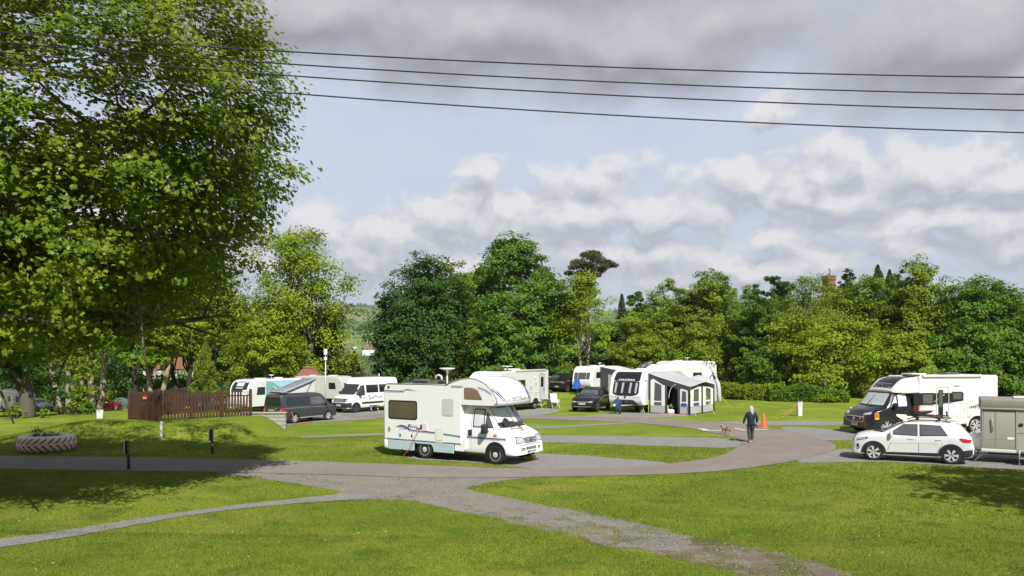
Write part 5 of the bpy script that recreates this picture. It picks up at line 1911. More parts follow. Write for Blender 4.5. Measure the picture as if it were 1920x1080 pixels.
# ================= black and cream motorhome on the right
def swift():
    root = thing('motorhome', 'cream low-profile motorhome with glossy black cab and black window band, behind the small white car', 'motorhome')
    XF = 4.04
    lf = Loft(van_cab_stations(XF, .30, 1.86, 1.16, 1.0, 2.6), 40)
    b = MB()
    side = rpoly([(-1.0, .42), (-1.0, 2.46), (2.64, 2.41), (2.64, .42), (.46, .42), (.42, .62), (.30, .78), (-.30, .78), (-.42, .62), (-.46, .42)], .10)
    b.prism(side, -1.08, 1.08, 'cream', bev=.06, smooth=False)
    b.box((1.0, 0, .42), (3.6, 1.7, .26), 'plastic')
    body = b.build('body', root)
    c = MB()
    lf.shell(c, 'black_paint')
    c.build('cab', root)
    pod = Loft([(2.60, 1.74, 2.02, 2.37, 1.05, 1.06, .94, .03), (2.85, 1.72, 2.0, 2.35, 1.05, 1.06, .93, .04), (3.2, 1.72, 1.96, 2.24, 1.03, 1.03, .88, .05), (3.45, 1.74, 1.88, 2.06, .97, .97, .82, .05), (3.60, 1.75, 1.80, 1.92, .91, .91, .76, .04), (3.68, 1.76, 1.785, 1.81, .84, .83, .7, .03)], 24)
    pm_ = MB()
    pod.shell(pm_, 'cream')
    pm_.build('roof_pod', root)
    sk = MB().patch(rpoly([(2.86, -.62), (3.62, -.66), (3.62, .66), (2.86, .62)], .08), pod.T(), 'black_paint', .01, off('T', .8), .12).build('skylight', root)
    MB().patch(rpoly([(2.95, -.48), (3.42, -.48), (3.42, .48), (2.95, .48)], .05), pod.T(), 'glass_dark', .01, off('T', 2.4), .12).build('pane', sk)
    tx = MB()
    seam(tx, pod.T(), 'T', [(3.46, -.5), (3.46, 0), (3.46, .5)], .03, 'chrome', 2.2)
    tx.text('SWIFT', .13, 'chrome', Matrix.Translation((3.54, 0, pod.top(3.54, 0) + .014)) @ Matrix.Rotation(R(90), 4, 'Z') @ Matrix.Rotation(R(44), 4, 'X'), wide=1.5)
    tx.build('lettering', sk)
    fy = flat_y(1.08)
    # black band, windows, swooshes
    g = MB()
    g.patch([(2.9, 1.22), (2.1, 1.25), (1.1, 1.34), (.62, 1.40), (.62, 1.73), (2.9, 1.73)], fy, 'black_paint', .003, off('L', .6), .3)
    seam(g, fy, 'L', [(2.9, 1.19), (2.1, 1.22), (1.1, 1.315)], .02, 'red_line', .8)
    g.patch([(2.9, 1.10), (2.2, 1.15), (2.9, 1.13)], fy, 'red_line', .003, off('L', .8))
    g.patch([(2.9, .84), (2.9, .98), (2.0, 1.00), (2.15, .90), (2.5, .85)], fy, 'black_paint', .003, off('L', .6), .3)
    seam(g, fy, 'L', [(2.9, 1.02), (1.95, 1.015)], .02, 'red_line', .8)
    for k in range(3):
        seam(g, fy, 'L', [(1.98 - .04 * k, 1.36 + .03 * k), (1.55 - .03 * k, 1.66)], .018, 'off_white', .9)
    g.text('LIFESTYLE', .145, 'ink', TX('L', .04, 1.085, 1.13), shear=.25, bold=.004, wide=1.05)
    seam(g, fy, 'L', [(-.12, 1.20), (-.02, 1.235), (.08, 1.20)], .02, 'ink', .8)
    g.build('side_graphics', root)
    window(root, fy, rrect(1.98, 1.25, 2.54, 1.74, .05), 'L', 'ink', 'glass_grey', .06, k=2)
    window(root, fy, rrect(.66, 1.42, 1.16, 1.78, .04), 'L', 'ink', 'glass_grey', .05, k=2)
    d = MB()
    P = rrect(1.30, .60, 1.86, 1.98, .08)
    seam(d, fy, 'L', P + [P[0]], .03, 'off_white', 1.6)
    seam(d, fy, 'L', P + [P[0]], .010, 'trim_grey', 2.3)
    dr = d.build('door', root)
    MB().patch(rrect(1.56, .74, 1.78, 1.86, .04), fy, 'ink', .02, off('L', 2), .2).build('door_window', dr)
    MB().patch(rrect(1.59, 1.15, 1.75, 1.82, .03), fy, 'glass_grey', .006, off('L', 3), .2).build('pane', dr)
    MB().patch(rrect(1.36, .80, 1.43, .98, .03), fy, 'ink', .02, off('L', 3), .1).build('handle', dr)
    lk = MB()
    P = rrect(.42, .68, .78, 1.30, .03)
    seam(lk, fy, 'L', P + [P[0]], .016, 'trim_grey', .8)
    lk.patch(rrect(.58, 1.0, .62, 1.06, .01), fy, 'lamp_red', .006, off('L', 1.2))
    lk.build('locker_door', root)
    MB().patch(rrect(1.08, .76, 1.17, .87, .02), fy, 'off_white', .02, off('L', 3)).build('socket_flap', root)
    MB().patch(rrect(.86, .76, .95, .87, .02), fy, 'off_white', .02, off('L', 3)).build('socket_flap', root)
    MB().patch(rrect(.80, 2.0, 1.06, 2.04, .018), fy, 'trim_grey', .02, off('L', 3)).build('awning_light', root)
    aw = MB()
    aw.box((1.15, 1.08, 2.43), (2.7, .14, .11), 'off_white', bev=.03)
    aw.build('awning_case', root)
    for c_, d_, m_ in (((2.5, .35, 2.45), (.5, .5, .08), 'glass_amber'), ((1.9, -.3, 2.47), (.7, .7, .09), 'off_white'), ((.6, .1, 2.51), (.6, .6, .11), 'glass_grey'), ((2.7, .62, 2.43), (.55, .25, .06), 'ink')):
        MB().box(c_, d_, m_, bev=.02).build('roof_vent', root)
    # cab
    wsp = rpoly([(-.86, 1.17), (.86, 1.17), (.76, 1.76), (-.76, 1.76)], .05)
    ws = MB().patch(wsp, lf.F(), 'ink', .01, off('F', .6), .1).build('windscreen', root)
    MB().patch(shrink(wsp, .06), lf.F(), 'screen_silver', .006, off('F', 1.5), .1).build('thermal_blind', ws)
    MB().patch(shrink(wsp, .03), lf.F(), 'glass_clear', .004, off('F', 4), .12).build('pane', ws)
    wp = MB()
    wp.tube([(lf.front(-.1, 1.16) + .03, -.1, 1.17), (lf.front(0, 1.5) + .04, .05, 1.62)], .012, 'ink', 5)
    wp.build('wiper', root)
    for fn, sd in ((lf.L(), 'L'), (lf.Rt(), 'R')):
        w = MB().patch(rpoly([(3.08, 1.16), (3.92, 1.14), (3.58, 1.74), (3.08, 1.74)], .05), fn, 'ink', .01, off(sd, .7), .1).build('door_window', root)
        MB().patch(rpoly([(3.13, 1.20), (3.52, 1.19), (3.48, 1.70), (3.13, 1.70)], .04), fn, 'screen_silver', .006, off(sd, 1.6), .07).build('thermal_blind', w)
        MB().patch(rpoly([(3.57, 1.19), (3.84, 1.18), (3.58, 1.62)], .03), fn, 'screen_silver', .006, off(sd, 1.6), .07).build('thermal_blind', w)
        mirror_part(root, 3.72, .99 if sd == 'L' else -.99, 1.20, 'black_paint' if sd == 'L' else 'white', 1.1)
        arch(root, fn, sd, XF, .385, 'plastic', .03, .36)
        MB().patch([(XF + .39 * math.cos(R(a)), .36 + .39 * math.sin(R(a))) for a in range(-20, 201, 20)], fn, 'ink', .01, off(sd, 1.8), .13).build('wheel_well', root)
    F_ = lf.F()
    for sg in (-1, 1):
        P = [(sg * .90, .86), (sg * .50, .78), (sg * .50, .90), (sg * .84, .99)]
        if sg > 0:
            P = P[::-1]
        hl = MB().patch(rpoly(P, .03), F_, 'ink', .01, off('F', .8), .08).build('headlight', root)
        MB().patch(shrink(rpoly(P, .03), .02), F_, 'lamp_clear', .01, off('F', 2.0), .08).build('lens', hl)
    gr = MB()
    gr.patch(rpoly([(-.62, .52), (.62, .52), (.66, .76), (-.66, .76)], .06), F_, 'alloy', .01, off('F', 1.0), .08)
    gr.patch(rpoly([(-.56, .55), (.56, .55), (.60, .73), (-.60, .73)], .05), F_, 'ink', .01, off('F', 2.4), .08)
    for z in (.60, .66):
        seam(gr, F_, 'F', [(-.54, z), (0, z), (.54, z)], .012, 'trim_grey', 3.4)
    gl = gr.build('grille', root)
    em = MB()
    em.lathe([(.07, 0), (.07, .02), (.05, .025)], 'chrome', 16, True, Matrix.Translation((lf.front(0, .65) + .02, 0, .65)) @ Matrix.Rotation(R(90), 4, 'Y'))
    em.lathe([(.07, 0), (.06, .02)], 'red_paint', 16, True, Matrix.Translation((lf.front(.42, .65) + .02, .42, .65)) @ Matrix.Rotation(R(90), 4, 'Y'))
    em.build('emblem', gl)
    plate(root, 'F', lf.front(0, .42) + .03, .05, .43, 'YT66 VRV', w=.5)
    st = MB()
    st.patch(rrect(4.38, .72, 4.56, .92, .02, 1), lf.L(), 'lamp_orange', .004, off('L', 1.5), .08)
    st.patch(rrect(4.38, .66, 4.56, .72, .01, 1), lf.L(), 'plate_yellow', .004, off('L', 1.5), .08)
    st.patch(rrect(4.45, .76, 4.50, .86, .02, 1), lf.L(), 'lamp_red', .004, off('L', 2.2), .08)
    st.build('blind_spot_sticker', root)
    dm = MB()
    seam(dm, lf.L(), 'L', [(3.02, .45), (3.02, 1.74)], .014, 'ink', .9)
    seam(dm, lf.L(), 'L', [(3.9, 1.12), (3.95, .85), (3.72, .45)], .014, 'ink', .9)
    dm.patch(rrect(3.08, .96, 3.22, 1.02, .02, 1), lf.L(), 'plastic', .02, off('L', 2), .1)
    dm.build('cab_door', root)
    wp2 = MB()
    P = [(2.62, .30), (2.62, .60), (3.0, .84), (3.62, .88), (3.62, .80), (3.3, .62), (3.28, .30)]
    wp2.patch(P, lf.L(), 'cream', .004, off('L', .9), .12)
    wp2.build('cab_side_graphic', root)
    for x in (0, XF):
        for y in (-1, 1):
            wheel(root, x, y * (1.03 if x == 0 else 1.01), .35, .22, 'split')
    for sg in (-1, 1):
        MB().prism([(.42 * math.cos(R(a)), .36 + .44 * math.sin(R(a))) for a in range(-10, 191, 20)], sg * .6, sg * .98, 'ink').build('wheel_well', root)
    ar = MB()
    n = 14
    out = [(.50 * math.cos(PI * k / n), .36 + .48 * math.sin(PI * k / n)) for k in range(n + 1)]
    inn = [(.43 * math.cos(PI * k / n), .36 + .42 * math.sin(PI * k / n)) for k in range(n + 1)]
    for k in range(n):
        ar.prism([out[k], out[k + 1], inn[k + 1], inn[k]], 1.05, 1.115, 'cream')
    ar.build('wheel_arch', root)
    place(root, (1830, 814), (1664, 817.0), XF, 1.03, 'L')


swift()


# ================= cars
def car(root, st, paint, L=None, R_=None, wheels=None, style='five', r=.32, w=.2, xf=2.6, tw=.88, glass='glass_grey', parts=()):
    lf = Loft(st, 50)
    b = MB()
    lf.shell(b, paint)
    b.build('body', root)
    for x in (0, xf):
        for y in (-tw, tw):
            wheel(root, x, y, r, w, style)
    return lf


def kia():
    root = thing('car', 'silver-white crossover car with black roof bars and black wheel arches, before the beige trailer', 'car')
    st = [(-.76, .42, .60, .63, .66, .66, .5, .01), (-.72, .34, .80, .86, .76, .78, .62, .02), (-.62, .28, .93, 1.08, .83, .85, .66, .02), (-.50, .26, .96, 1.20, .845, .865, .65, .02), (-.34, .25, .97, 1.40, .85, .875, .66, .02), (-.10, .23, .985, 1.475, .86, .885, .68, .02),
          (.3, .22, .985, 1.495, .86, .885, .70, .02), (.95, .22, .975, 1.50, .86, .885, .70, .025), (1.40, .22, .965, 1.465, .86, .885, .69, .025), (1.72, .22, .96, 1.36, .86, .885, .69, .025), (2.34, .22, .955, 1.06, .86, .88, .70, .05),
          (2.85, .22, .89, .98, .85, .86, .68, .06), (3.16, .24, .80, .90, .81, .80, .62, .05), (3.30, .27, .68, .76, .74, .72, .54, .03), (3.37, .32, .52, .56, .62, .60, .44, .01)]
    lf = car(root, st, 'silver', xf=2.58, tw=.89, r=.335, w=.21, style='kia')
    Lf, Rf = lf.L(), lf.Rt()
    for fn, sd in ((Lf, 'L'), (Rf, 'R')):
        sl = MB()
        sl.patch([(.40, .23), (.40, .40), (2.16, .36), (2.16, .22)], fn, 'plastic', .012, off(sd, 1), .14)
        sl.build('sill_cladding', root)
        for x in (0, 2.58):
            arch(root, fn, sd, x, .37, 'plastic', .065, .32)
            MB().patch([(x + .375 * math.cos(R(a)), .32 + .375 * math.sin(R(a))) for a in range(-25, 206, 21)], fn, 'ink', .01, off(sd, 2.0), .13).build('wheel_well', root)
        window(root, fn, rpoly([(2.10, 1.015), (1.09, .995), (1.09, 1.42), (1.56, 1.41)], .03), sd, 'ink', 'glass_grey', .03, 'front_window', .8, .1)
        window(root, fn, rpoly([(1.03, .995), (.10, 1.04), (.34, 1.40), (1.03, 1.42)], .03), sd, 'ink', 'glass_grey', .03, 'rear_window', .8, .1)
        dm = MB()
        seam(dm, fn, sd, [(.40, 1.03), (.38, 1.40)], .02, 'ink', 2.2)
        seam(dm, fn, sd, [(1.06, .98), (1.06, .40)], .012, 'ink', .6)
        seam(dm, fn, sd, [(2.02, .98), (2.0, .7), (2.1, .42)], .012, 'ink', .6)
        seam(dm, fn, sd, [(.20, 1.0), (.30, .72), (.46, .42)], .012, 'ink', .6)
        seam(dm, fn, sd, [(.40, .74), (1.06, .72), (2.0, .70)], .010, 'trim_grey', .5)
        dm.build('door_seams', root)
        for x in (.30, 1.20):
            hd = MB().patch(rrect(x, .87, x + .22, .91, .018, 1), fn, 'silver', .02, off(sd, 3.5), .1)
            hd.build('door_handle', root)
        tl = MB().patch(rpoly([(-.62, .82), (-.66, .93), (-.30, .98), (-.24, .93), (-.38, .82)], .03), fn, 'lamp_red', .01, off(sd, 1.4), .08)
        tl.build('tail_light', root)
        hl = MB().patch(rpoly([(3.16, .74), (3.16, .83), (2.76, .90), (2.80, .82)], .02), fn, 'ink', .01, off(sd, 1.2), .07).build('headlight', root)
        MB().patch(shrink(rpoly([(3.16, .75), (3.16, .82), (2.80, .885), (2.84, .82)], .02), .02), fn, 'lamp_clear', .006, off(sd, 2.2), .07).build('lens', hl)
        fg = MB().patch(rpoly([(3.17, .40), (3.17, .62), (3.10, .64), (3.06, .44)], .03), fn, 'ink', .01, off(sd, 1.2), .06).build('fog_lamp', root)
        MB().patch(rpoly([(3.16, .44), (3.16, .50), (3.10, .50), (3.10, .45)], .01), fn, 'lamp_clear', .006, off(sd, 2.2), .05).build('lens', fg)
        mirror_part(root, 1.98, (1 if sd == 'L' else -1) * .86, 1.04, 'silver', .8)
    ws = rpoly([(-.70, 1.07), (.70, 1.07), (.58, 1.44), (-.58, 1.44)], .04)
    window(root, lf.F(), ws, 'F', 'ink', 'glass_grey', .03, 'windscreen', .8, .1)
    window(root, lf.B(), rpoly([(-.66, 1.06), (.66, 1.06), (.55, 1.40), (-.55, 1.40)], .05), 'B', 'ink', 'glass_dark', .02, 'tailgate_window', .8, .1)
    bp = MB()
    bp.patch([(-.70, .32), (.70, .32), (.72, .55), (-.72, .55)], lf.B(), 'plastic', .012, off('B', 1.2), .1)
    for fn, sd in ((Lf, 'L'), (Rf, 'R')):
        bp.patch([(-.70, .34), (-.40, .26), (-.40, .52), (-.68, .58)], fn, 'plastic', .012, off(sd, 1.1), .1)
    bp.build('rear_bumper', root)
    fb = MB()
    fb.patch([(-.55, .34), (.55, .34), (.60, .50), (-.60, .50)], lf.F(), 'ink', .012, off('F', 1.2), .1)
    fb.patch([(-.5, .68), (.5, .68), (.5, .76), (-.5, .76)], lf.F(), 'ink', .012, off('F', 1.2), .1)
    fb.patch([(-.6, .29), (.6, .29), (.6, .33), (-.6, .33)], lf.F(), 'plastic', .012, off('F', 1.2), .1)
    fb.build('grille', root)
    sp = MB()
    sp.box((-.18, 0, 1.495), (.34, 1.2, .035), 'silver', bev=.015)
    sp.build('spoiler', root)
    plate(root, 'B', -.735, 0, .68, 'VX19 KRE', True)
    rb = MB()
    for sg in (-1, 1):
        rb.tube([(1.42, sg * .60, 1.50), (1.2, sg * .61, 1.575), (.3, sg * .61, 1.575), (.02, sg * .60, 1.52)], .022, 'plastic', 6)
    rb.build('roof_rail', root)
    for x in (1.10, .38):
        c = MB()
        c.box((x, 0, 1.66), (.08, 1.36, .03), 'plastic', bev=.01)
        for sg in (-1, 1):
            c.box((x, sg * .61, 1.615), (.10, .07, .10), 'ink', bev=.02)
        c.build('roof_bar', root)
    cb = MB()
    cb.tube([(1.45, .50, 1.73), (.6, .50, 1.71), (-.02, .50, 1.67)], .03, 'ink', 6)
    cb.tube([(1.40, -.45, 1.72), (.0, -.45, 1.68)], .03, 'ink', 6)
    cb.tube([(1.40, .50, 1.73), (1.40, .40, 1.80), (1.34, .3, 1.73)], .02, 'ink', 6)
    cb.build('cycle_carrier', root)
    place(root, (1783.6, 871.6), (1637.8, 863.8), 2.58, .89, 'L')
    return root


KIA = kia()


def trailer():
    root = thing('folding_caravan', 'beige folding caravan with grey lid and narrow door, cut by the right border', 'caravan')
    b = MB()
    b.box((-1.6, 0, 1.14), (3.4, 1.9, 1.45), 'beige', bev=.02)
    b.box((-1.6, 0, .44), (3.44, 1.92, .12), 'off_white', bev=.02)
    b.box((-1.6, 0, .34), (3.0, 1.3, .1), 'plastic')
    b.build('body', root)
    l = MB()
    l.box((-1.6, 0, 2.03), (3.5, 2.0, .34), 'beige_dark', bev=.05)
    l.box((-1.6, 0, 1.87), (3.54, 2.04, .05), 'beige', bev=.015)
    l.box((-1.2, .1, 2.23), (.7, .6, .07), 'pale_cloth', bev=.03)
    l.build('lid', root)
    fy = flat_y(.95)
    pn = MB()
    for x0, x1 in ((-.30, .04), (-.88, -.32)):
        P = rrect(x0, .54, x1, 1.80, .03)
        seam(pn, fy, 'L', P + [P[0]], .018, 'beige_dark', .8)
    seam(pn, fy, 'L', [(.06, .84), (-.88, .84)], .025, 'trim_grey', .8)
    pn.patch(rrect(-.85, .84, -.65, .92, .01, 1), fy, 'plate_white', .004, off('L', 1.5))
    pn.tube([(-.22, .99, 1.10), (-.20, 1.0, 1.55)], .018, 'trim_grey', 6)
    pn.build('side_panel', root)
    d = MB()
    P = rrect(-1.60, .50, -.92, 1.82, .05)
    d.patch(P, fy, 'beige', .02, off('L', 1.5), .25)
    seam(d, fy, 'L', P + [P[0]], .045, 'galv', 3.5)
    seam(d, fy, 'L', [(-1.58, 1.08), (-.94, 1.08)], .025, 'galv', 3.6)
    dr = d.build('door', root)
    MB().patch(rrect(-1.10, 1.30, -.98, 1.40, .03), fy, 'ink', .03, off('L', 6), .1).build('handle', dr)
    seam(q := MB(), fy, 'L', [(-1.85, .52), (-1.85, 1.82)], .03, 'beige_dark', 1.0)
    P = rrect(-3.1, .9, -2.0, 1.7, .06)
    q.patch(P, fy, 'glass_grey', .02, off('L', 1.5), .3)
    q.build('window', root)
    h = MB()
    h.prism(rpoly([(.05, .45), (.05, 1.02), (.32, .96), (.72, .66), (.78, .42)], .06), -.62, .62, 'white', bev=.06)
    h.build('front_locker', root)
    t = MB()
    for sg in (-1, 1):
        t.tube([(.0, sg * .5, .38), (1.0, 0, .38)], .035, 'galv', 6)
    t.tube([(.75, 0, .38), (1.25, 0, .40)], .04, 'ink', 6)
    t.tube([(.85, .1, .75), (.85, .1, .12)], .03, 'galv', 6)
    t.build('drawbar', root)
    j = MB()
    j.lathe([(.05, -.03), (.10, -.03), (.10, .03), (.05, .03)], 'rubber', 14, True, Matrix.Translation((.85, .1, .10)) @ Matrix.Rotation(R(90), 4, 'X'))
    j.build('jockey_wheel', root)
    for y in (-.92, .92):
        wheel(root, -2.1, y, .29, .17, 'van')
    for x in (-.05, -3.2):
        for y in (-.8, .8):
            MB().tube([(x, y, .40), (x + (.4 if x > -1 else -.4), y, .02)], .025, 'galv', 6).build('leg', root)
    put(root, (0, 0, 0), (-.92, .10), 1.0)
    p = at(1845, 868)
    hd = Vector((-.875, .484)).normalized()
    lft = Vector((-hd.y, hd.x))
    o = Vector((p.x, p.y)) - lft * .95 - hd * .03
    put(root, (o.x, o.y, 0), hd, 1.0)
    s = MB()
    for sg in (-1, 1):
        s.tube([(sg * .30, 0, .50), (sg * .30, .22, .0)], .018, 'galv', 6)
        s.tube([(sg * .30, .30, .50), (sg * .30, .16, .0)], .018, 'galv', 6)
    s.box((0, .12, .48), (.62, .24, .03), 'galv', bev=.008)
    s.box((0, .20, .24), (.62, .2, .03), 'galv', bev=.008)
    st = s.build('step_stool')
    st.location = root.matrix_basis @ Vector((-1.28, 1.0, .012))
    st.rotation_euler = root.rotation_euler
    tag(st, 'metal double step below the beige trailer door', 'step')


trailer()


# ================= grey van with raised roof
def vw():
    root = thing('camper_van', 'dark grey camper van with its roof raised, seen from behind, beside the retaining wall', 'van')
    st = [(-1.02, .42, 1.0, 1.72, .80, .86, .70, .01), (-.96, .36, 1.04, 1.84, .90, .93, .76, .02), (-.80, .32, 1.06, 1.90, .93, .95, .78, .03), (0, .30, 1.08, 1.92, .94, .955, .79, .03), (2.1, .30, 1.07, 1.92, .94, .955, .79, .03),
          (2.5, .30, 1.06, 1.84, .94, .955, .78, .03), (3.28, .30, 1.02, 1.16, .94, .95, .80, .05), (3.72, .28, .90, .98, .90, .89, .74, .05), (3.86, .30, .72, .80, .82, .80, .62, .03), (3.92, .34, .55, .60, .70, .68, .5, .01)]
    lf = car(root, st, 'grey_paint', xf=3.0, tw=.96, r=.345, w=.23, style='split')
    for fn, sd in ((lf.Rt(), 'R'), (lf.L(), 'L')):
        window(root, fn, rpoly([(-.72, 1.16), (.62, 1.16), (.62, 1.72), (-.62, 1.72)], .05), sd, 'ink', 'glass_dark', .025, 'side_window', .8, .14)
        window(root, fn, rpoly([(.66, 1.16), (1.30, 1.16), (1.30, 1.72), (.66, 1.72)], .05), sd, 'ink', 'glass_dark', .025, 'side_window', .8, .14)
        window(root, fn, rpoly([(1.42, 1.16), (2.82, 1.14), (2.40, 1.70), (1.42, 1.72)], .06), sd, 'ink', 'glass_grey', .03, 'cab_window', .8, .14)
        for x in (0, 3.0):
            arch(root, fn, sd, x, .385, 'grey_paint', .05, .33)
            MB().patch([(x + .39 * math.cos(R(a)), .33 + .39 * math.sin(R(a))) for a in range(-25, 206, 21)], fn, 'ink', .01, off(sd, 1.8), .13).build('wheel_well', root)
        dm = MB()
        seam(dm, fn, sd, [(1.36, 1.8), (1.36, .40)], .014, 'ink', .6)
        seam(dm, fn, sd, [(.45, .55), (2.5, .55)], .016, 'ink', .6)
        seam(dm, fn, sd, [(-.9, 1.02), (1.0, 1.02), (2.9, .98)], .018, 'trim_grey', .6)
        seam(dm, fn, sd, [(.45, .36), (2.5, .36)], .05, 'alloy', 1.4)
        dm.patch(rrect(1.44, .96, 1.62, 1.01, .02, 1), fn, 'plastic', .02, off(sd, 2), .1)
        dm.build('door_seams', root)
        tl = MB().patch(rrect(-1.0, .78, -.84, 1.06, .03), fn, 'lamp_red', .01, off(sd, 1.2), .08)
        tl.build('tail_light', root)
        mirror_part(root, 2.72, (1 if sd == 'L' else -1) * .93, 1.18, 'plastic', .95)
    for sg in (-1, 1):
        MB().patch(rrect(sg * .79 - .09, .78, sg * .79 + .09, 1.06, .03), lf.B(), 'lamp_red', .01, off('B', 1.4), .06).build('tail_light', root)
        MB().patch(rrect(sg * .79 - .07, .88, sg * .79 + .07, .94, .02), lf.B(), 'lamp_clear', .006, off('B', 2.6), .06).build('reversing_light', root)
    window(root, lf.B(), rpoly([(-.74, 1.20), (.74, 1.20), (.66, 1.74), (-.66, 1.74)], .08), 'B', 'ink', 'glass_dark', .02, 'tailgate_window', .8, .12)
    hl = MB()
    hl.patch(rrect(-.25, 1.80, .25, 1.84, .015, 1), lf.B(), 'lamp_red', .01, off('B', 1.5), .1)
    hl.build('brake_light', root)
    plate(root, 'B', -1.05, .12, .90, 'VN17 KWO', True, w=.56)
    bd = MB()
    bd.lathe([(.07, 0), (.07, .01), (.05, .014)], 'chrome', 16, True, Matrix.Translation((-1.045, -.32, 1.0)) @ Matrix.Rotation(R(-90), 4, 'Y'))
    bd.patch(rrect(-.70, .78, -.5, .83, .01, 1), lf.B(), 'plate_white', .004, off('B', 1.2), .1)
    bd.build('badge', root)
    bp = MB()
    bp.patch([(-.86, .42), (.86, .42), (.86, .66), (-.86, .66)], lf.B(), 'grey_paint', .03, off('B', 4), .12)
    bp.build('bumper', root)
    window(root, lf.F(), rpoly([(-.78, 1.18), (.78, 1.18), (.68, 1.80), (-.68, 1.80)], .05), 'F', 'ink', 'glass_dark', .02, 'windscreen', .8, .14)
    rf = MB()
    a0, a1 = Vector((-.72, 0, 1.99)), Vector((2.15, 0, 2.82))
    rows_t, rows_b = [], []
    for k in range(7):
        p = a0.lerp(a1, k / 6)
        w = .72 if 0 < k < 6 else .66
        rows_t.append([(p.x, w * s, p.z + .09 - .05 * abs(s) ** 3) for s in (-1, -.8, -.4, 0, .4, .8, 1)])
        rows_b.append([(p.x, w * s, p.z - .02) for s in (-1, -.8, -.4, 0, .4, .8, 1)])
    rf.grid(rows_t, 'silver_blue')
    rf.grid([r[::-1] for r in rows_b], 'plastic')
    for k in range(6):
        for s in (0, 6):
            q = [rows_t[k][s], rows_t[k + 1][s], rows_b[k + 1][s], rows_b[k][s]]
            rf.add(q if s else q[::-1], [(0, 1, 2, 3)], 'grey_paint')
    for k in (0, 6):
        rf.add(rows_t[k] + rows_b[k][::-1], [list(range(14)) if k else list(range(14))[::-1]], 'grey_paint')
    for y in (-.3, 0, .3):
        p0, p1 = a0.lerp(a1, .06), a0.lerp(a1, .94)
        rf.tube([(p0.x, y, p0.z + .095), (p1.x, y, p1.z + .095)], .014, 'grey_paint', 5)
    rf.build('pop_up_roof', root)
    cv = MB()
    for sg in (-1, 1):
        y = sg * .64
        cv.slab([(-.5, y, 1.98), (2.02, y, 1.98), (2.05, y, 2.74)][:: (1 if sg < 0 else -1)], .02, 'pale_cloth')
    cv.slab([(2.03, -.64, 1.97), (2.03, .64, 1.97), (2.06, .64, 2.74), (2.06, -.64, 2.74)], .02, 'pale_cloth')
    cv.tube([(1.3, -.66, 1.98), (1.72, -.66, 2.62)], .018, 'ink', 5)
    cv.build('roof_canvas', root)
    place(root, (553.2, 794.2), (616, 788.0), 3.0, .96, 'R')
    c = MB()
    Mx = root.matrix_basis
    pts = [Mx @ Vector(q) for q in ((-.32, -.98, .78), (-.30, -1.06, .6), (-.25, -1.05, .3), (-.28, -1.15, .03), (.4, -1.4, .03), (1.2, -1.2, .03))]
    c.tube(pts, .02, 'cable_red', 6)
    tag(c.build('hook_up_cable'), 'red mains cable hanging from the rear flank of the dark grey camper van', 'cable')


vw()


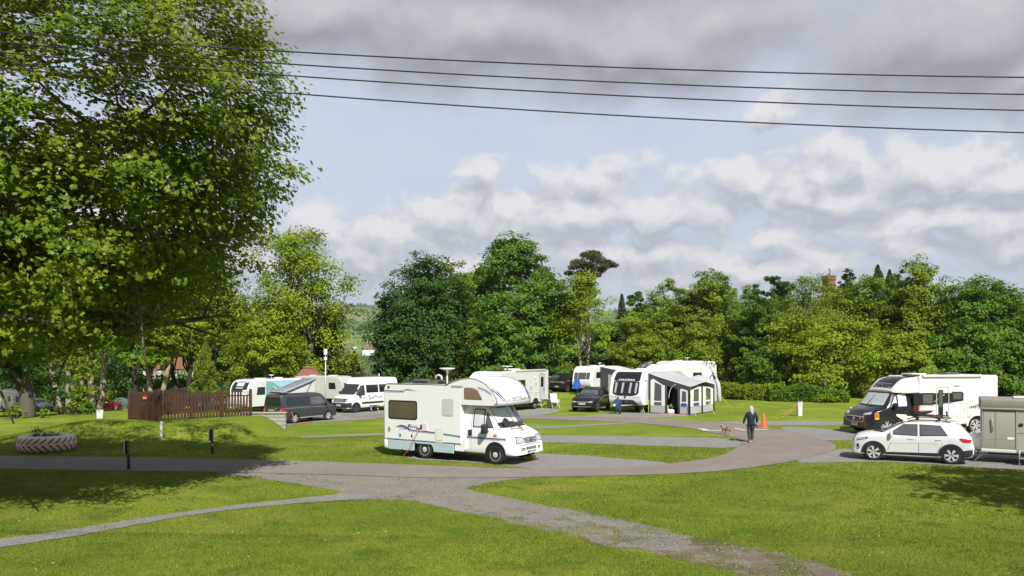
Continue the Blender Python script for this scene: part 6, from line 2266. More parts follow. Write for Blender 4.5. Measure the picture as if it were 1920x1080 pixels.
# ================= white van with black windscreen cover
def renault():
    root = thing('camper_van', 'white high-roof van with a black cover over its windscreen and line art on its flank', 'van')
    st = [(-1.1, .40, 1.2, 2.36, .92, .96, .80, .02), (-1.0, .36, 1.2, 2.46, .96, .99, .82, .03), (0, .34, 1.2, 2.50, .97, .995, .84, .03), (1.9, .34, 1.2, 2.50, .97, .995, .84, .03), (2.35, .34, 1.2, 2.40, .97, .995, .82, .04),
          (2.62, .34, 1.2, 2.10, .97, .995, .80, .05), (3.28, .34, 1.16, 1.32, .97, .99, .80, .07), (3.72, .32, 1.02, 1.12, .94, .94, .74, .07), (3.92, .32, .82, .90, .88, .86, .64, .05), (4.02, .34, .60, .66, .78, .76, .5, .02)]
    lf = car(root, st, 'white', xf=3.2, tw=.99, r=.35, w=.22, style='dark')
    for fn, sd in ((lf.L(), 'L'), (lf.Rt(), 'R')):
        window(root, fn, rpoly([(1.0, 1.42), (2.2, 1.42), (2.2, 2.0), (1.0, 2.0)], .05), sd, 'ink', 'glass_dark', .02, 'side_window', .8, .14)
        window(root, fn, rpoly([(-.8, 1.42), (.9, 1.42), (.9, 2.0), (-.8, 2.0)], .05), sd, 'ink', 'glass_dark', .02, 'side_window', .8, .14)
        MB().patch(rpoly([(2.36, 1.26), (3.18, 1.26), (2.78, 1.94), (2.36, 2.0)], .05), fn, 'cover_black', .02, off(sd, 3), .1).build('window_cover', root)
        for x in (0, 3.2):
            arch(root, fn, sd, x, .39, 'plastic', .05, .33)
            MB().patch([(x + .395 * math.cos(R(a)), .33 + .395 * math.sin(R(a))) for a in range(-25, 206, 21)], fn, 'ink', .01, off(sd, 1.8), .13).build('wheel_well', root)
        g = MB()
        g.patch([(.5, .62), (2.65, .62), (2.65, .76), (.5, .76)], fn, 'plastic', .012, off(sd, 1.3), .2)
        seam(g, fn, sd, [(2.28, 2.0), (2.28, .45)], .012, 'ink', .6)
        g.patch(rrect(2.34, 1.02, 2.52, 1.08, .02, 1), fn, 'plastic', .02, off(sd, 2), .1)
        pts = [(1.98, 1.20), (1.9, .90), (1.82, .98), (1.66, 1.10), (1.60, .96), (1.48, 1.06), (1.36, 1.22), (1.26, 1.06), (1.14, 1.16), (1.0, .98), (.8, 1.12), (.6, .95)]
        seam(g, fn, sd, pts, .045, 'ink', .9)
        seam(g, fn, sd, [(2.06, 1.16), (1.86, 1.20)], .04, 'ink', .9)
        g.build('side_graphics', root)
        mirror_part(root, 2.9, (1 if sd == 'L' else -1) * .97, 1.36, 'cover_black', 1.2)
    cv = MB().patch(rpoly([(-.82, 1.32), (.82, 1.32), (.74, 2.06), (-.74, 2.06)], .06), lf.F(), 'cover_black', .03, off('F', 5), .1)
    cv.build('windscreen_cover', root)
    F_ = lf.F()
    g = MB()
    g.patch([(-.62, .78), (.62, .78), (.70, 1.04), (-.70, 1.04)], F_, 'plastic', .012, off('F', 1.2), .1)
    for z in (.84, .90, .96):
        seam(g, F_, 'F', [(-.56, z), (0, z), (.56, z)], .016, 'alloy', 2.6)
    for y in (-.3, 0, .3):
        seam(g, F_, 'F', [(y, .8), (y, 1.0)], .016, 'alloy', 2.8)
    g.build('grille', root)
    bp = MB()
    bp.patch([(-.84, .36), (.84, .36), (.86, .74), (-.86, .74)], F_, 'plastic', .03, off('F', 3), .1)
    for fn, sd in ((lf.L(), 'L'), (lf.Rt(), 'R')):
        bp.patch([(3.62, .38), (3.98, .38), (3.90, .76), (3.62, .74)], fn, 'plastic', .02, off(sd, 2), .1)
    bp.build('bumper', root)
    for sg in (-1, 1):
        P = [(sg * .86, .84), (sg * .68, .80), (sg * .72, 1.08), (sg * .86, 1.14)]
        MB().patch(rpoly(P if sg < 0 else P[::-1], .03), F_, 'lamp_clear', .012, off('F', 1.6), .07).build('headlight', root)
    plate(root, 'F', 4.05, 0, .56, 'WJ15 UZK')
    rr = MB()
    rr.box((1.0, .4, 2.56), (1.4, .12, .06), 'trim_grey', bev=.02)
    rr.tube([(.2, .2, 2.5), (.2, .2, 2.78)], .03, 'white', 6)
    rr.build('roof_vent', root)
    hd = Vector((-.6, -.8))
    lft = Vector((.8, -.6))
    p = at(668.3, 774.2)
    s = .86
    o = Vector((p.x, p.y)) - hd * 3.2 * s - lft * .99 * s
    put(root, (o.x, o.y, p.z), hd, s)
    stp = MB()
    for sg in (-1, 1):
        stp.tube([(sg * .28, -.15, .40), (sg * .28, .25, 0)], .02, 'galv', 6)
        stp.tube([(sg * .28, .15, .40), (sg * .28, -.15, 0)], .02, 'galv', 6)
    stp.box((0, 0, .40), (.56, .3, .03), 'ink', bev=.008)
    stp.box((0, .14, .2), (.56, .18, .025), 'ink', bev=.008)
    so_ = stp.build('step_stool')
    so_.location = at(702, 772)
    so_.rotation_euler = (0, 0, root.rotation_euler.z + PI)
    tag(so_, 'small folding step beside the white high-roof van', 'step')


renault()


def suv(name, label, paint, p, heading, s, tall=False, text='WX21 ABU', cat='car', plate_rear=False, hatch=False, style='dark', side='L'):
    root = thing(name, label, cat)
    if tall:      # upright off-roader
        st = [(-.85, .5, 1.0, 1.5, .82, .86, .7, .01), (-.8, .45, 1.12, 1.78, .88, .92, .76, .02), (.0, .42, 1.14, 1.86, .9, .93, .78, .03), (1.2, .42, 1.14, 1.86, .9, .93, .78, .03), (1.72, .42, 1.12, 1.80, .9, .93, .76, .03), (2.25, .42, 1.08, 1.2, .9, .92, .8, .03),
              (3.1, .42, 1.04, 1.12, .89, .9, .78, .03), (3.42, .42, .98, 1.06, .87, .88, .76, .02), (3.5, .46, .8, .86, .82, .8, .66, .01)]
        xf, r = 2.75, .37
    elif hatch:
        st = [(-.62, .40, .66, .70, .66, .68, .5, .01), (-.56, .30, .88, 1.0, .76, .79, .62, .02), (-.30, .25, .95, 1.36, .80, .83, .6, .03), (.1, .22, .97, 1.45, .81, .84, .61, .03), (.8, .22, .95, 1.46, .81, .84, .61, .03), (1.3, .22, .92, 1.38, .81, .84, .6, .03),
              (2.15, .22, .88, .98, .81, .83, .64, .05), (2.75, .23, .76, .84, .78, .78, .6, .05), (3.0, .26, .62, .68, .7, .68, .5, .02), (3.06, .32, .5, .54, .6, .58, .42, .01)]
        xf, r = 2.42, .30
    else:
        st = [(-.85, .42, .8, .84, .74, .76, .6, .01), (-.78, .34, .98, 1.12, .84, .87, .68, .02), (-.45, .30, 1.04, 1.5, .88, .91, .66, .03), (0, .28, 1.06, 1.62, .89, .92, .68, .03), (.9, .28, 1.06, 1.66, .89, .92, .69, .03), (1.45, .28, 1.05, 1.58, .89, .92, .68, .03),
              (2.15, .28, 1.02, 1.14, .89, .91, .72, .05), (2.95, .28, .95, 1.03, .87, .88, .7, .05), (3.38, .30, .82, .9, .82, .82, .64, .04), (3.52, .34, .66, .72, .74, .72, .54, .02), (3.57, .38, .55, .58, .62, .6, .44, .01)]
        xf, r = 2.68, .36
    tw = .9 if hatch is False else .83
    lf = car(root, st, paint, xf=xf, tw=tw + (.03 if not hatch else .01), r=r, w=.22, style=style)
    zw = st[3][2] + .06
    zt = st[3][3] - .10
    for fn, sd in ((lf.L(), 'L'), (lf.Rt(), 'R')):
        x0 = -.35
        xm = .95 if not hatch else .75
        xe = (1.95 if not tall else 2.0) if not hatch else 1.85
        window(root, fn, rpoly([(x0 + .05, zw), (xm - .04, zw), (xm - .04, zt), (x0 + .3, zt)], .04), sd, 'ink', 'glass_dark', .025, 'rear_window', .8, .14)
        window(root, fn, rpoly([(xm + .04, zw), (xe, zw - .02), (xe - .55 if not tall else xe - .35, zt - .02), (xm + .04, zt)], .04), sd, 'ink', 'glass_dark', .025, 'front_window', .8, .14)
        for x in (0, xf):
            arch(root, fn, sd, x, r + .04, 'plastic' if not hatch else paint, .05, r * .95)
            MB().patch([(x + (r + .045) * math.cos(R(a)), r * .95 + (r + .045) * math.sin(R(a))) for a in range(-25, 206, 21)], fn, 'ink', .01, off(sd, 1.8), .13).build('wheel_well', root)
        mirror_part(root, xe - .02, (1 if sd == 'L' else -1) * (.89 if not hatch else .82), zw + .05, paint, .8)
        dm = MB()
        seam(dm, fn, sd, [(xm, zw), (xm, .45)], .014, 'ink', .6)
        for x in (xm - .75, xm + .1):
            dm.patch(rrect(x, zw - .16, x + .2, zw - .11, .02, 1), fn, paint, .02, off(sd, 3), .1)
        dm.build('door_handle', root)
    zh = st[-4][2]
    window(root, lf.F(), rpoly([(-.72, zw + .02), (.72, zw + .02), (.6, zt + .0), (-.6, zt + .0)] if not hatch else [(-.64, zw + .02), (.64, zw + .02), (.53, zt), (-.53, zt)], .05), 'F', 'ink', 'glass_grey' if not tall else 'glass_dark', .02, 'windscreen', .8, .12)
    window(root, lf.B(), rpoly([(-.62, zw + .08), (.62, zw + .08), (.52, zt - .02), (-.52, zt - .02)], .05), 'B', 'ink', 'glass_dark', .02, 'tailgate_window', .8, .12)
    z0 = st[-2][2]
    F_ = lf.F()
    wl = .74 if not hatch else .62
    for sg in (-1, 1):
        P = [(sg * wl, z0 + .02), (sg * (wl - .32), z0), (sg * (wl - .30), z0 + .12), (sg * wl, z0 + .15)]
        hl = MB().patch(rpoly(P if sg < 0 else P[::-1], .03), F_, 'ink', .012, off('F', 1.0), .07).build('headlight', root)
        MB().patch(shrink(rpoly(P if sg < 0 else P[::-1], .03), .025), F_, 'lamp_clear', .01, off('F', 2.2), .07).build('lens', hl)
        P = [(sg * (wl + .02), .86), (sg * (wl - .22), .84), (sg * (wl - .22), .98), (sg * wl, 1.02)]
        MB().patch(rpoly(P[::-1] if sg < 0 else P, .03), lf.B(), 'lamp_red', .012, off('B', 1.2), .07).build('tail_light', root)
        if tall:
            MB().patch(rrect(sg * .78 - .05, z0 + .0, sg * .78 + .05, z0 + .2, .02, 1), F_, 'lamp_orange', .012, off('F', 2.6), .06).build('indicator', root)
    g = MB()
    g.patch([(-.40, z0 + .0), (.40, z0 + .0), (.42, z0 + .12), (-.42, z0 + .12)], F_, 'ink', .012, off('F', 1.0), .08)
    for z in (z0 + .03, z0 + .08):
        seam(g, F_, 'F', [(-.4, z), (0, z), (.4, z)], .014, 'alloy', 2.2)
    g.patch([(-.62, .40), (.62, .40), (.60, .54), (-.60, .54)], F_, 'ink', .012, off('F', 1.0), .08)
    seam(g, F_, 'F', [(-.62, .39), (0, .39), (.62, .39)], .02, 'alloy', 2.2)
    gg = g.build('grille', root)
    MB().lathe([(.06, 0), (.06, .012), (.045, .016)], 'chrome', 16, True, Matrix.Translation((lf.front(0, z0 + .06) + .02, 0, z0 + .06)) @ Matrix.Rotation(R(90), 4, 'Y')).build('emblem', gg)
    if plate_rear:
        plate(root, 'B', lf.rear(0, .78) - .02, 0, .78, text, True)
    else:
        plate(root, 'F', lf.front(0, .6) + .03, 0, .60, text)
    rr = MB()
    for sg in (-1, 1):
        zz = st[3][3]
        rr.tube([(1.2, sg * .62, zz + .0), (.9, sg * .62, zz + .06), (.0, sg * .62, zz + .06), (-.3, sg * .62, zz - .06)], .02, 'plastic', 6)
    if not hatch:
        rr.build('roof_rail', root)
    put(root, p, heading, s)
    return root, lf, xf


def by_wheel(px, py, heading, s, xf, tw, side):
    p = at(px, py)
    h = Vector(heading).normalized()
    l = Vector((-h.y, h.x)) * (1 if side == 'L' else -1)
    o = Vector((p.x, p.y)) - h * xf * s - l * tw * s
    return (o.x, o.y, p.z), h


q, h = by_wheel(1122, 772.3, (-.40, -.92), .90, 2.68, .93, 'L')
suv('car', 'glossy black estate-style car beside the caravan with the big awning', 'black_paint', q, h, .90, text='WG21 EXL')
q, h = by_wheel(1066, 735.8, (-.62, -.78), .84, 2.75, .93, 'L')
suv('car', 'tall black off-road car left of the cream-fronted caravan', 'black_paint', q, h, .84, tall=True, text='WN08 HKD')
q, h = by_wheel(1048, 731, (-.62, -.78), .84, 2.68, .93, 'L')
suv('car', 'dark car half hidden behind the tall black off-road car', 'grey_paint', q, h, .84, text='WK12 OFN')
p = atY(366, 46.0)
suv('car', 'dark car with a red tail light behind the wooden fence pickets', 'black_paint', p, (.05, .99), .86, text='WR18 ZBT', plate_rear=True)
p = atY(196, 92)
suv('car', 'small bright red hatchback parked on the far lawn beside the green tent', 'red_paint', p - Vector((1.0, .5, 0)), (.93, .37), .98, hatch=True, text='WA14 LRC', plate_rear=True, style='five')
p = atY(77, 88)
suv('car', 'silver-blue car behind the stout dark tree trunk', 'silver_blue', p - Vector((1.4, -.4, 0)), (.90, -.43), .98, hatch=True, text='WF61 JYB', style='five')


# ------------------------------------------------------------------ caravans, awnings
CARAVAN_PROFILE = [(0, .45), (0, 1.9), (.10, 2.28), (.35, 2.44), (1.2, 2.47), (4.4, 2.47), (4.85, 2.42), (5.15, 2.26), (5.36, 1.95), (5.52, 1.4), (5.62, .98), (5.60, .66), (5.48, .45)]


def front_of(prof, top=2.3):
    pts = [(z, x) for x, z in prof if x > 4.4 and z <= 2.43]
    pts.sort()
    zs, xs = [p[0] for p in pts], [p[1] for p in pts]
    return lambda y, z: (float(np.interp(z, zs, xs)), y, z)


def caravan(label, p, heading, s, paint='white', side_paint=None, w=1.1, vis='L', name='caravan', prof=CARAVAN_PROFILE, front='three', lights=True, cut=0.0):
    root = thing(name, label, 'caravan')
    prof = [(x, z) for x, z in prof]
    b = MB()
    P = []
    for (x, z) in rpoly(prof, .12, 3):
        P.append((x, z))
    b.prism(P, -w, w, paint, bev=.07)
    b.box((2.6, 0, .40), (4.6, 1.7, .16), 'plastic')
    b.build('body', root)
    fn = front_of(prof)
    sp = MB()
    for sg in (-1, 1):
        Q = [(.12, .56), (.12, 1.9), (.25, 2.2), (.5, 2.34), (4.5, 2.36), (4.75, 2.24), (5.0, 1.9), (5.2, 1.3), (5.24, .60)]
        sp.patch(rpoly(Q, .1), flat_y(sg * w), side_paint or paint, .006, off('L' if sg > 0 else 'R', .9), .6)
    sp.build('side_panel', root)
    for sg, sd in ((1, 'L'), (-1, 'R')):
        fy = flat_y(sg * w)
        window(root, fy, rpoly([(3.95, 1.32), (4.72, 1.32), (4.62, 1.9), (3.95, 1.9)], .06), sd, 'ink', 'glass_dark', .035, k=2)
        window(root, fy, rrect(.7, 1.32, 1.5, 1.9, .06), sd, 'ink', 'glass_dark', .035, k=2)
        wheel(root, 2.3, sg * (w - .02), .32, .19, 'five')
        MB().patch([(2.3 + .42 * math.cos(R(a)), .40 + .40 * math.sin(R(a))) for a in range(0, 181, 15)], fy, 'plastic', .01, off(sd, 1.5), .2).build('wheel_arch', root)
    for x in (.5, 4.9):
        for y in (-.85, .85):
            MB().tube([(x, y, .45), (x + (.25 if x > 3 else -.25), y, .0)], .03, 'galv', 6).build('corner_steady', root)
    t = MB()
    for sg in (-1, 1):
        t.tube([(5.4, sg * .45, .46), (6.7, 0, .46)], .04, 'galv', 6)
    t.tube([(6.45, .12, .8), (6.45, .12, .16)], .03, 'galv', 6)
    t.build('drawbar', root)
    MB().lathe([(.05, -.03), (.11, -.03), (.11, .03), (.05, .03)], 'rubber', 14, True, Matrix.Translation((6.45, .12, .11)) @ Matrix.Rotation(R(90), 4, 'X')).build('jockey_wheel', root)
    if front == 'three':
        for y0, y1 in ((-.88, -.50), (-.45, .45), (.50, .88)):
            window(root, fn, rrect(y0, 1.22, y1, 1.86, .06), 'F', 'ink', 'glass_grey', .035, 'front_window', 2.0, .14)
    MB().box((3.6, .1, 2.50), (.7, .6, .10), 'off_white', bev=.04).build('roof_vent', root)
    MB().box((1.6, -.2, 2.50), (.5, .5, .10), 'off_white', bev=.04).build('roof_vent', root)
    v = MB()
    v.tube([(2.6, .2, 2.45), (2.6, .2, 2.72)], .02, 'white', 6)
    v.lathe([(.02, 2.70), (.22, 2.74), (.24, 2.755), (.05, 2.78)], 'white', 16, True, Matrix.Translation((2.6, .2, 0)))
    v.build('television_aerial', root)
    put(root, p, heading, s)
    return root, fn


def by_corner(px, py, Y, heading, s, lx, ly, lz):
    """root position so that the caravan's own point (lx,ly,lz) is seen at that pixel, at depth Y"""
    h = Vector(heading).normalized()
    l = Vector((-h.y, h.x))
    X = (px - 960) / FPX * Y
    o = Vector((X, Y)) - h * lx * s - l * ly * s
    return (o.x, o.y, float(gz(o.x, o.y))), h


# --- the caravan with the big awning
HD = (-.60, -.80)
S0 = 1.08
q, h = by_corner(1209, 764, 49.4, HD, S0, 5.3, 1.1, .5)
TOUR, fn = caravan('modern white caravan with glossy black front window, coupled to the big grey awning', q, h, S0, 'white', 'panel_grey', front=None)
fwin = MB().patch(rpoly([(-.86, 1.84), (.86, 1.84), (.82, 2.36), (-.82, 2.36)], .10), fn, 'black_paint', .02, off('F', 2), .12).build('front_panel', TOUR)
wf = MB().patch(rpoly([(-.84, 1.10), (-.5, 1.0), (.5, 1.0), (.84, 1.10), (.84, 1.82), (-.84, 1.82)], .12), fn, 'glass_dark', .02, off('F', 3), .12).build('front_window', TOUR)
cu = MB()
for y in (-.66, -.22, .28, .66):
    cu.patch([(y - .07, 1.16), (y + .05, 1.14), (y + .09, 1.74), (y - .05, 1.74)], fn, 'grey_cloth', .004, off('F', 4.2), .12)
cu.build('curtain', wf)
lt = MB()
lt.text('COACHMAN', .145, 'plate_white', TX('F', fn(0, 1.90)[0] + .055, 0, 1.90) @ Matrix.Rotation(R(-26), 4, 'X'), space=1.35, bold=.006)
lt.build('lettering', fwin)
fr = MB()
fr.patch(rpoly([(-.84, .48), (.84, .48), (.52, .76), (-.52, .76)], .04), fn, 'grey_paint', .06, off('F', 8), .12)
for sg in (-1, 1):
    fr.box((5.2, sg * 1.06, 1.86), (.12, .16, .07), 'ink', bev=.02)
    seam(fr, fn, 'F', [(sg * .95, .95), (sg * .5, .90)], .02, 'panel_grey', 1.5)
fr.lathe([(.06, 0), (.06, .02), (.03, .025)], 'ink', 14, True, Matrix.Translation((fn(0, .92)[0] + .0, 0, .92)) @ Matrix.Rotation(R(90), 4, 'Y'))
fr.patch(rrect(-.02, .60, .2, .66, .02, 1), fn, 'panel_grey', .01, off('F', 10), .1)
fr.build('front_moulding', TOUR)
sv = MB()
sv.patch(rrect(4.45, .75, 4.78, 1.06, .02), flat_y(1.1), 'off_white', .02, off('L', 3))
sv.build('service_hatch', TOUR)
sk = MB()
sk.slab([(2.9, -.3, 2.62), (3.6, -.3, 2.62), (3.6, .4, 2.95), (2.9, .4, 2.95)], .03, 'glass_grey')
sk.build('open_skylight', TOUR)
hc = MB()
hc.prism(rpoly([(6.35, .30), (6.25, .72), (6.5, .86), (6.80, .66), (6.84, .32)], .08), -.17, .17, 'navy_cover', bev=.06)
hc.prism([(6.4, .80), (6.46, .98), (6.58, .78)], -.05, .05, 'navy_cover', bev=.02)
hc.patch([(.10 * math.cos(k * PI / 6), .52 + .08 * math.sin(k * PI / 6)) for k in range(12)], flat_x(6.86), 'white_cloth', .01, off('F', 1.5), .1)
hco = hc.build('hitch_cover')
hco.matrix_basis = TOUR.matrix_basis.copy()
# a thing lying on the drawbar: give it its own base point
def rebase(o, base_local):
    b = Vector(base_local)
    for v in o.data.vertices:
        v.co -= b
    o.location = o.matrix_basis @ b


rebase(hco, (6.5, 0, .38))
tag(hco, 'navy blue hitch cover with white badge in front of the black-windowed caravan', 'cover')


def awning():
    root = thing('awning', 'large grey porch awning with white curtained windows, beside the black-windowed caravan', 'awning')
    D, W_ = 2.9, 3.9        # depth out from the caravan, length along it
    ze, zr = 1.86, 2.66
    # local: x away from the caravan, y along it (backwards), z up; front wall at y=0
    rf = MB()
    rows = []
    for k in range(9):
        y = W_ * k / 8
        gable = 1 - abs(k - 4) / 4
        sag = -.04 * math.sin(k * PI / 2)
        row = []
        for t in range(7):
            x = D * t / 6
            z = zr + (ze - zr) * (t / 6) ** .9 + .26 * gable * max(0, t / 6 - .45) / .55 + sag * .5
            row.append((x + (.25 * gable if t == 6 else 0), y, z))
        rows.append(row)
    rf.grid(rows, 'grey_cloth')
    rf.grid([[(x, y, z - .015) for x, y, z in r[::-1]] for r in rows], 'dark_cloth')
    rf.build('roof', root)
    edge = MB()
    front = [(x, -.01, z) for x, y, z in rows[0]]
    for a, b in zip(front, front[1:]):
        edge.add([a, b, (b[0], -.01, b[2] - .30), (a[0], -.01, a[2] - .45)], [(3, 2, 1, 0)], 'dark_cloth')
    out = [r[-1] for r in rows]
    for a, b in zip(out, out[1:]):
        edge.slab([(a[0] + .02, a[1], a[2]), (b[0] + .02, b[1], b[2]), (D + .02, b[1], b[2] - .24), (D + .02, a[1], a[2] - .24)], .012, 'dark_cloth')
    edge.tube([(p_[0] + .03, p_[1], p_[2]) for p_ in out], .022, 'pale_cloth', 5)
    edge.tube(front, .02, 'pale_cloth', 5)
    edge.build('valance', root)

    def panel(a, b, z1a, z1b, kind, opened=False):
        """wall panel between two ground points a and b"""
        a, b = Vector((a[0], a[1], 0)), Vector((b[0], b[1], 0))
        d = b - a
        L = d.length
        u = d.normalized()
        n = Vector((u.y, -u.x, 0))

        def at_(t, z, k=0.0):
            p = a + u * t + n * k
            return (p.x, p.y, z)
        w = MB()
        zt = lambda t: z1a + (z1b - z1a) * t / L
        w.slab([at_(0, .02), at_(L, .02), at_(L, zt(L)), at_(0, zt(0))], .02, 'dark_cloth')
        o = w.build('wall_panel', root)
        if kind == 'window':
            m = .12
            c = MB()
            c.slab([at_(m, .52, .012), at_(L - m, .52, .012), at_(L - m, zt(L - m) - .18, .012), at_(L * .75, zt(L) - .10, .012), at_(L * .25, zt(0) - .10, .012), at_(m, zt(m) - .18, .012)], .01, 'white_cloth')
            c.slab([at_(m, .06, .012), at_(L - m, .06, .012), at_(L - m, .50, .012), at_(m, .50, .012)], .01, 'grey_cloth')
            c.build('curtain', o)
            g = MB()
            c0, c1 = L * .30, L * .72
            g.slab([at_(c0, .86, .026), at_(c1, .86, .026), at_(c1 - .02, zt(c1) - .24, .026), at_(c0 + .05, zt(c0) - .22, .026)], .008, 'glass_grey')
            g.slab([at_(c0, .56, .026), at_(c1, .56, .026), at_(c1, .76, .026), at_(c0, .76, .026)], .008, 'glass_grey')
            g.build('pane', o)
            if opened:
                s = MB()
                s.slab([at_(c0 - .05, .56, .034), at_(c1 + .05, .56, .034), at_(c1 + .05, .72, .034), at_(c0 - .05, .72, .034)], .008, 'blue_cloth')
                s.build('blue_cushion', o)
        return o
    # front wall: window panel, open door, narrow window
    zf = lambda x: zr + (ze - zr) * (x / D) ** .9 - .25
    panel((0.0, 0), (1.28, 0), zf(0), zf(1.28), 'window')
    fr = panel((2.12, 0), (D, 0), zf(2.12), zf(D) + .1, 'window', True)
    dk = MB()
    dk.slab([(1.30, .9, .02), (2.1, .9, .02), (2.1, .9, 1.9), (1.30, .9, 1.9)], .02, 'dark_cloth')
    dk.slab([(1.62, .88, .75), (1.92, .88, .75), (1.92, .88, 1.15), (1.62, .88, 1.15)], .012, 'glass_grey')
    dk.build('inner_wall', root)
    fl = MB()
    arc = [(1.95 - .50 * math.sin(R(a)), -.01 + .04 * math.sin(R(a * 2)), 1.95 - .95 * (1 - math.cos(R(a)))) for a in range(0, 91, 10)]
    fl.tube([(x, -.03, z) for x, y, z in arc], .022, 'pale_cloth', 5)
    fl.slab([(1.30, -.02, .05), (1.46, -.02, .05), (1.44, -.02, .55), (1.30, -.02, .62)], .015, 'grey_cloth')
    fl.build('door_flap', root)
    tp = MB()
    tp.slab([(1.28, -.005, zf(1.28) - .15), (2.12, -.005, zf(2.12) - .15), (2.12, -.005, zf(2.12)), (1.28, -.005, zf(1.28))], .015, 'dark_cloth')
    tp.build('door_lintel', root)
    # long outer wall: two window bays under the gable
    panel((D, 0.0), (D, W_ * .5), ze - .1, ze + .12, 'window', True)
    panel((D, W_ * .5), (D, W_), ze + .12, ze - .1, 'window')
    panel((D, W_), (0, W_), ze, zr - .1, 'plain')
    for x, y, z in ((D + .04, -.02, ze), (D + .04, W_ * .5, ze + .2), (D + .04, W_, ze), (1.29, -.02, 2.1), (2.11, -.02, 1.95), (.0, -.02, zr)):
        MB().tube([(x, y, 0), (x, y, z)], .035, 'dark_cloth', 6).build('pole', root)
    for a, b in (((D + .05, -.02, 1.5), (D + .85, -.9, .01)), ((D + .05, W_ * .5, 1.6), (D + 1.3, W_ * .5 - .9, .01)), ((D + .05, W_, 1.5), (D + 1.2, W_ + .8, .01)), ((.02, -.05, .9), (.25, -.6, .01)), ((-.5, -.05, .55), (-.1, -.45, .02)), ((-.5, -.05, .5), (-.35, -.5, .02))):
        MB().tube([a, b], .014, 'guy_yellow', 5).build('guy_line', root)
    Mx = TOUR.matrix_basis
    p0 = Mx @ Vector((4.85, 1.14, 0))
    back = Vector((.60, .80))
    root.location = (p0.x, p0.y, float(gz(p0.x, p0.y)))
    root.rotation_euler = (0, 0, math.atan2(back.y, back.x) - PI / 2)
    root.scale = (.93,) * 3
    return root


AWN = awning()
A = AWN.matrix_basis
mt = MB()
mt.prism(rrect(1.0, -.75, 2.9, -.12, .05), .012, .03, 'mat_pink', 'z')
mo = mt.build('door_mat')
mo.matrix_basis = A.copy()
rebase(mo, (1.9, -.4, .0))
tag(mo, 'dusty pink mat on the ground at the awning doorway', 'mat')
ch = thing('camping_chair', 'dark folding chair standing just inside the awning doorway', 'chair', A @ Vector((1.72, .5, 0)), AWN.rotation_euler.z + .4)
sb = MB().box((0, 0, .42), (.5, .46, .04), 'dark_cloth', bev=.015)
sb.build('seat', ch)
MB().slab([(-.25, .2, .45), (.25, .2, .45), (.25, .34, .95), (-.25, .34, .95)], .03, 'dark_cloth').build('backrest', ch)
for x in (-.22, .22):
    for a, b in ((-.25, .25), (.25, -.25)):
        MB().tube([(x, a, 0), (x, b, .44)], .014, 'galv', 5).build('leg', ch)
bag = MB()
bag.box((0, 0, .14), (.42, .3, .28), 'pale_cloth', bev=.07)
bo = bag.build('bag')
bo.location = A @ Vector((1.55, .05, .02))
tag(bo, 'pale cloth bag on the ground in the awning doorway', 'bag')

# --- caravan with the cream front and the sloping canopy
q, h = by_corner(1108, 735, 66, (-.62, -.78), .86, 5.45, 1.0, .5)
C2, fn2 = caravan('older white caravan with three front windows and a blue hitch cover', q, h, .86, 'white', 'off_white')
hb = MB()
hb.prism([(6.0, .35), (6.35, 1.25), (6.85, .35)], -.32, .32, 'blue_cloth', bev=.08)
hb_o = hb.build('hitch_cover')
hb_o.matrix_basis = C2.matrix_basis.copy()
rebase(hb_o, (6.4, 0, .35))
tag(hb_o, 'bright blue pointed hitch cover on the older three-window caravan', 'cover')
cn = thing('awning', 'dark-sided porch canopy with a pale sloping roof, right of the older three-window caravan', 'awning', C2.matrix_basis @ Vector((4.0, 1.15, 0)), C2.rotation_euler.z + PI, scale=.86)
k = MB()
k.slab([(0, 0, 2.42), (0, -2.4, 1.98), (3.4, -2.4, 1.98), (3.4, 0, 2.42)][::-1], .03, 'off_white')
k.build('roof', cn)
MB().slab([(0, -.02, .05), (0, -2.35, .05), (0, -2.35, 1.96), (0, -.02, 2.38)], .03, 'dark_cloth').build('wall_panel', cn)
MB().slab([(-.005, -.9, .1), (-.005, -1.7, .1), (-.005, -1.7, 1.55), (-.005, -.9, 1.7)], .05, 'grey_cloth').build('door_flap', cn)
MB().slab([(0, -2.38, .05), (3.4, -2.38, .05), (3.4, -2.38, 1.96), (0, -2.38, 1.96)], .03, 'dark_cloth').build('wall_panel', cn)
pp = MB()
for x in (0, 3.4):
    pp.tube([(x, -2.4, 0), (x, -2.4, 2.0)], .03, 'pale_cloth', 6)
pp.build('pole', cn)

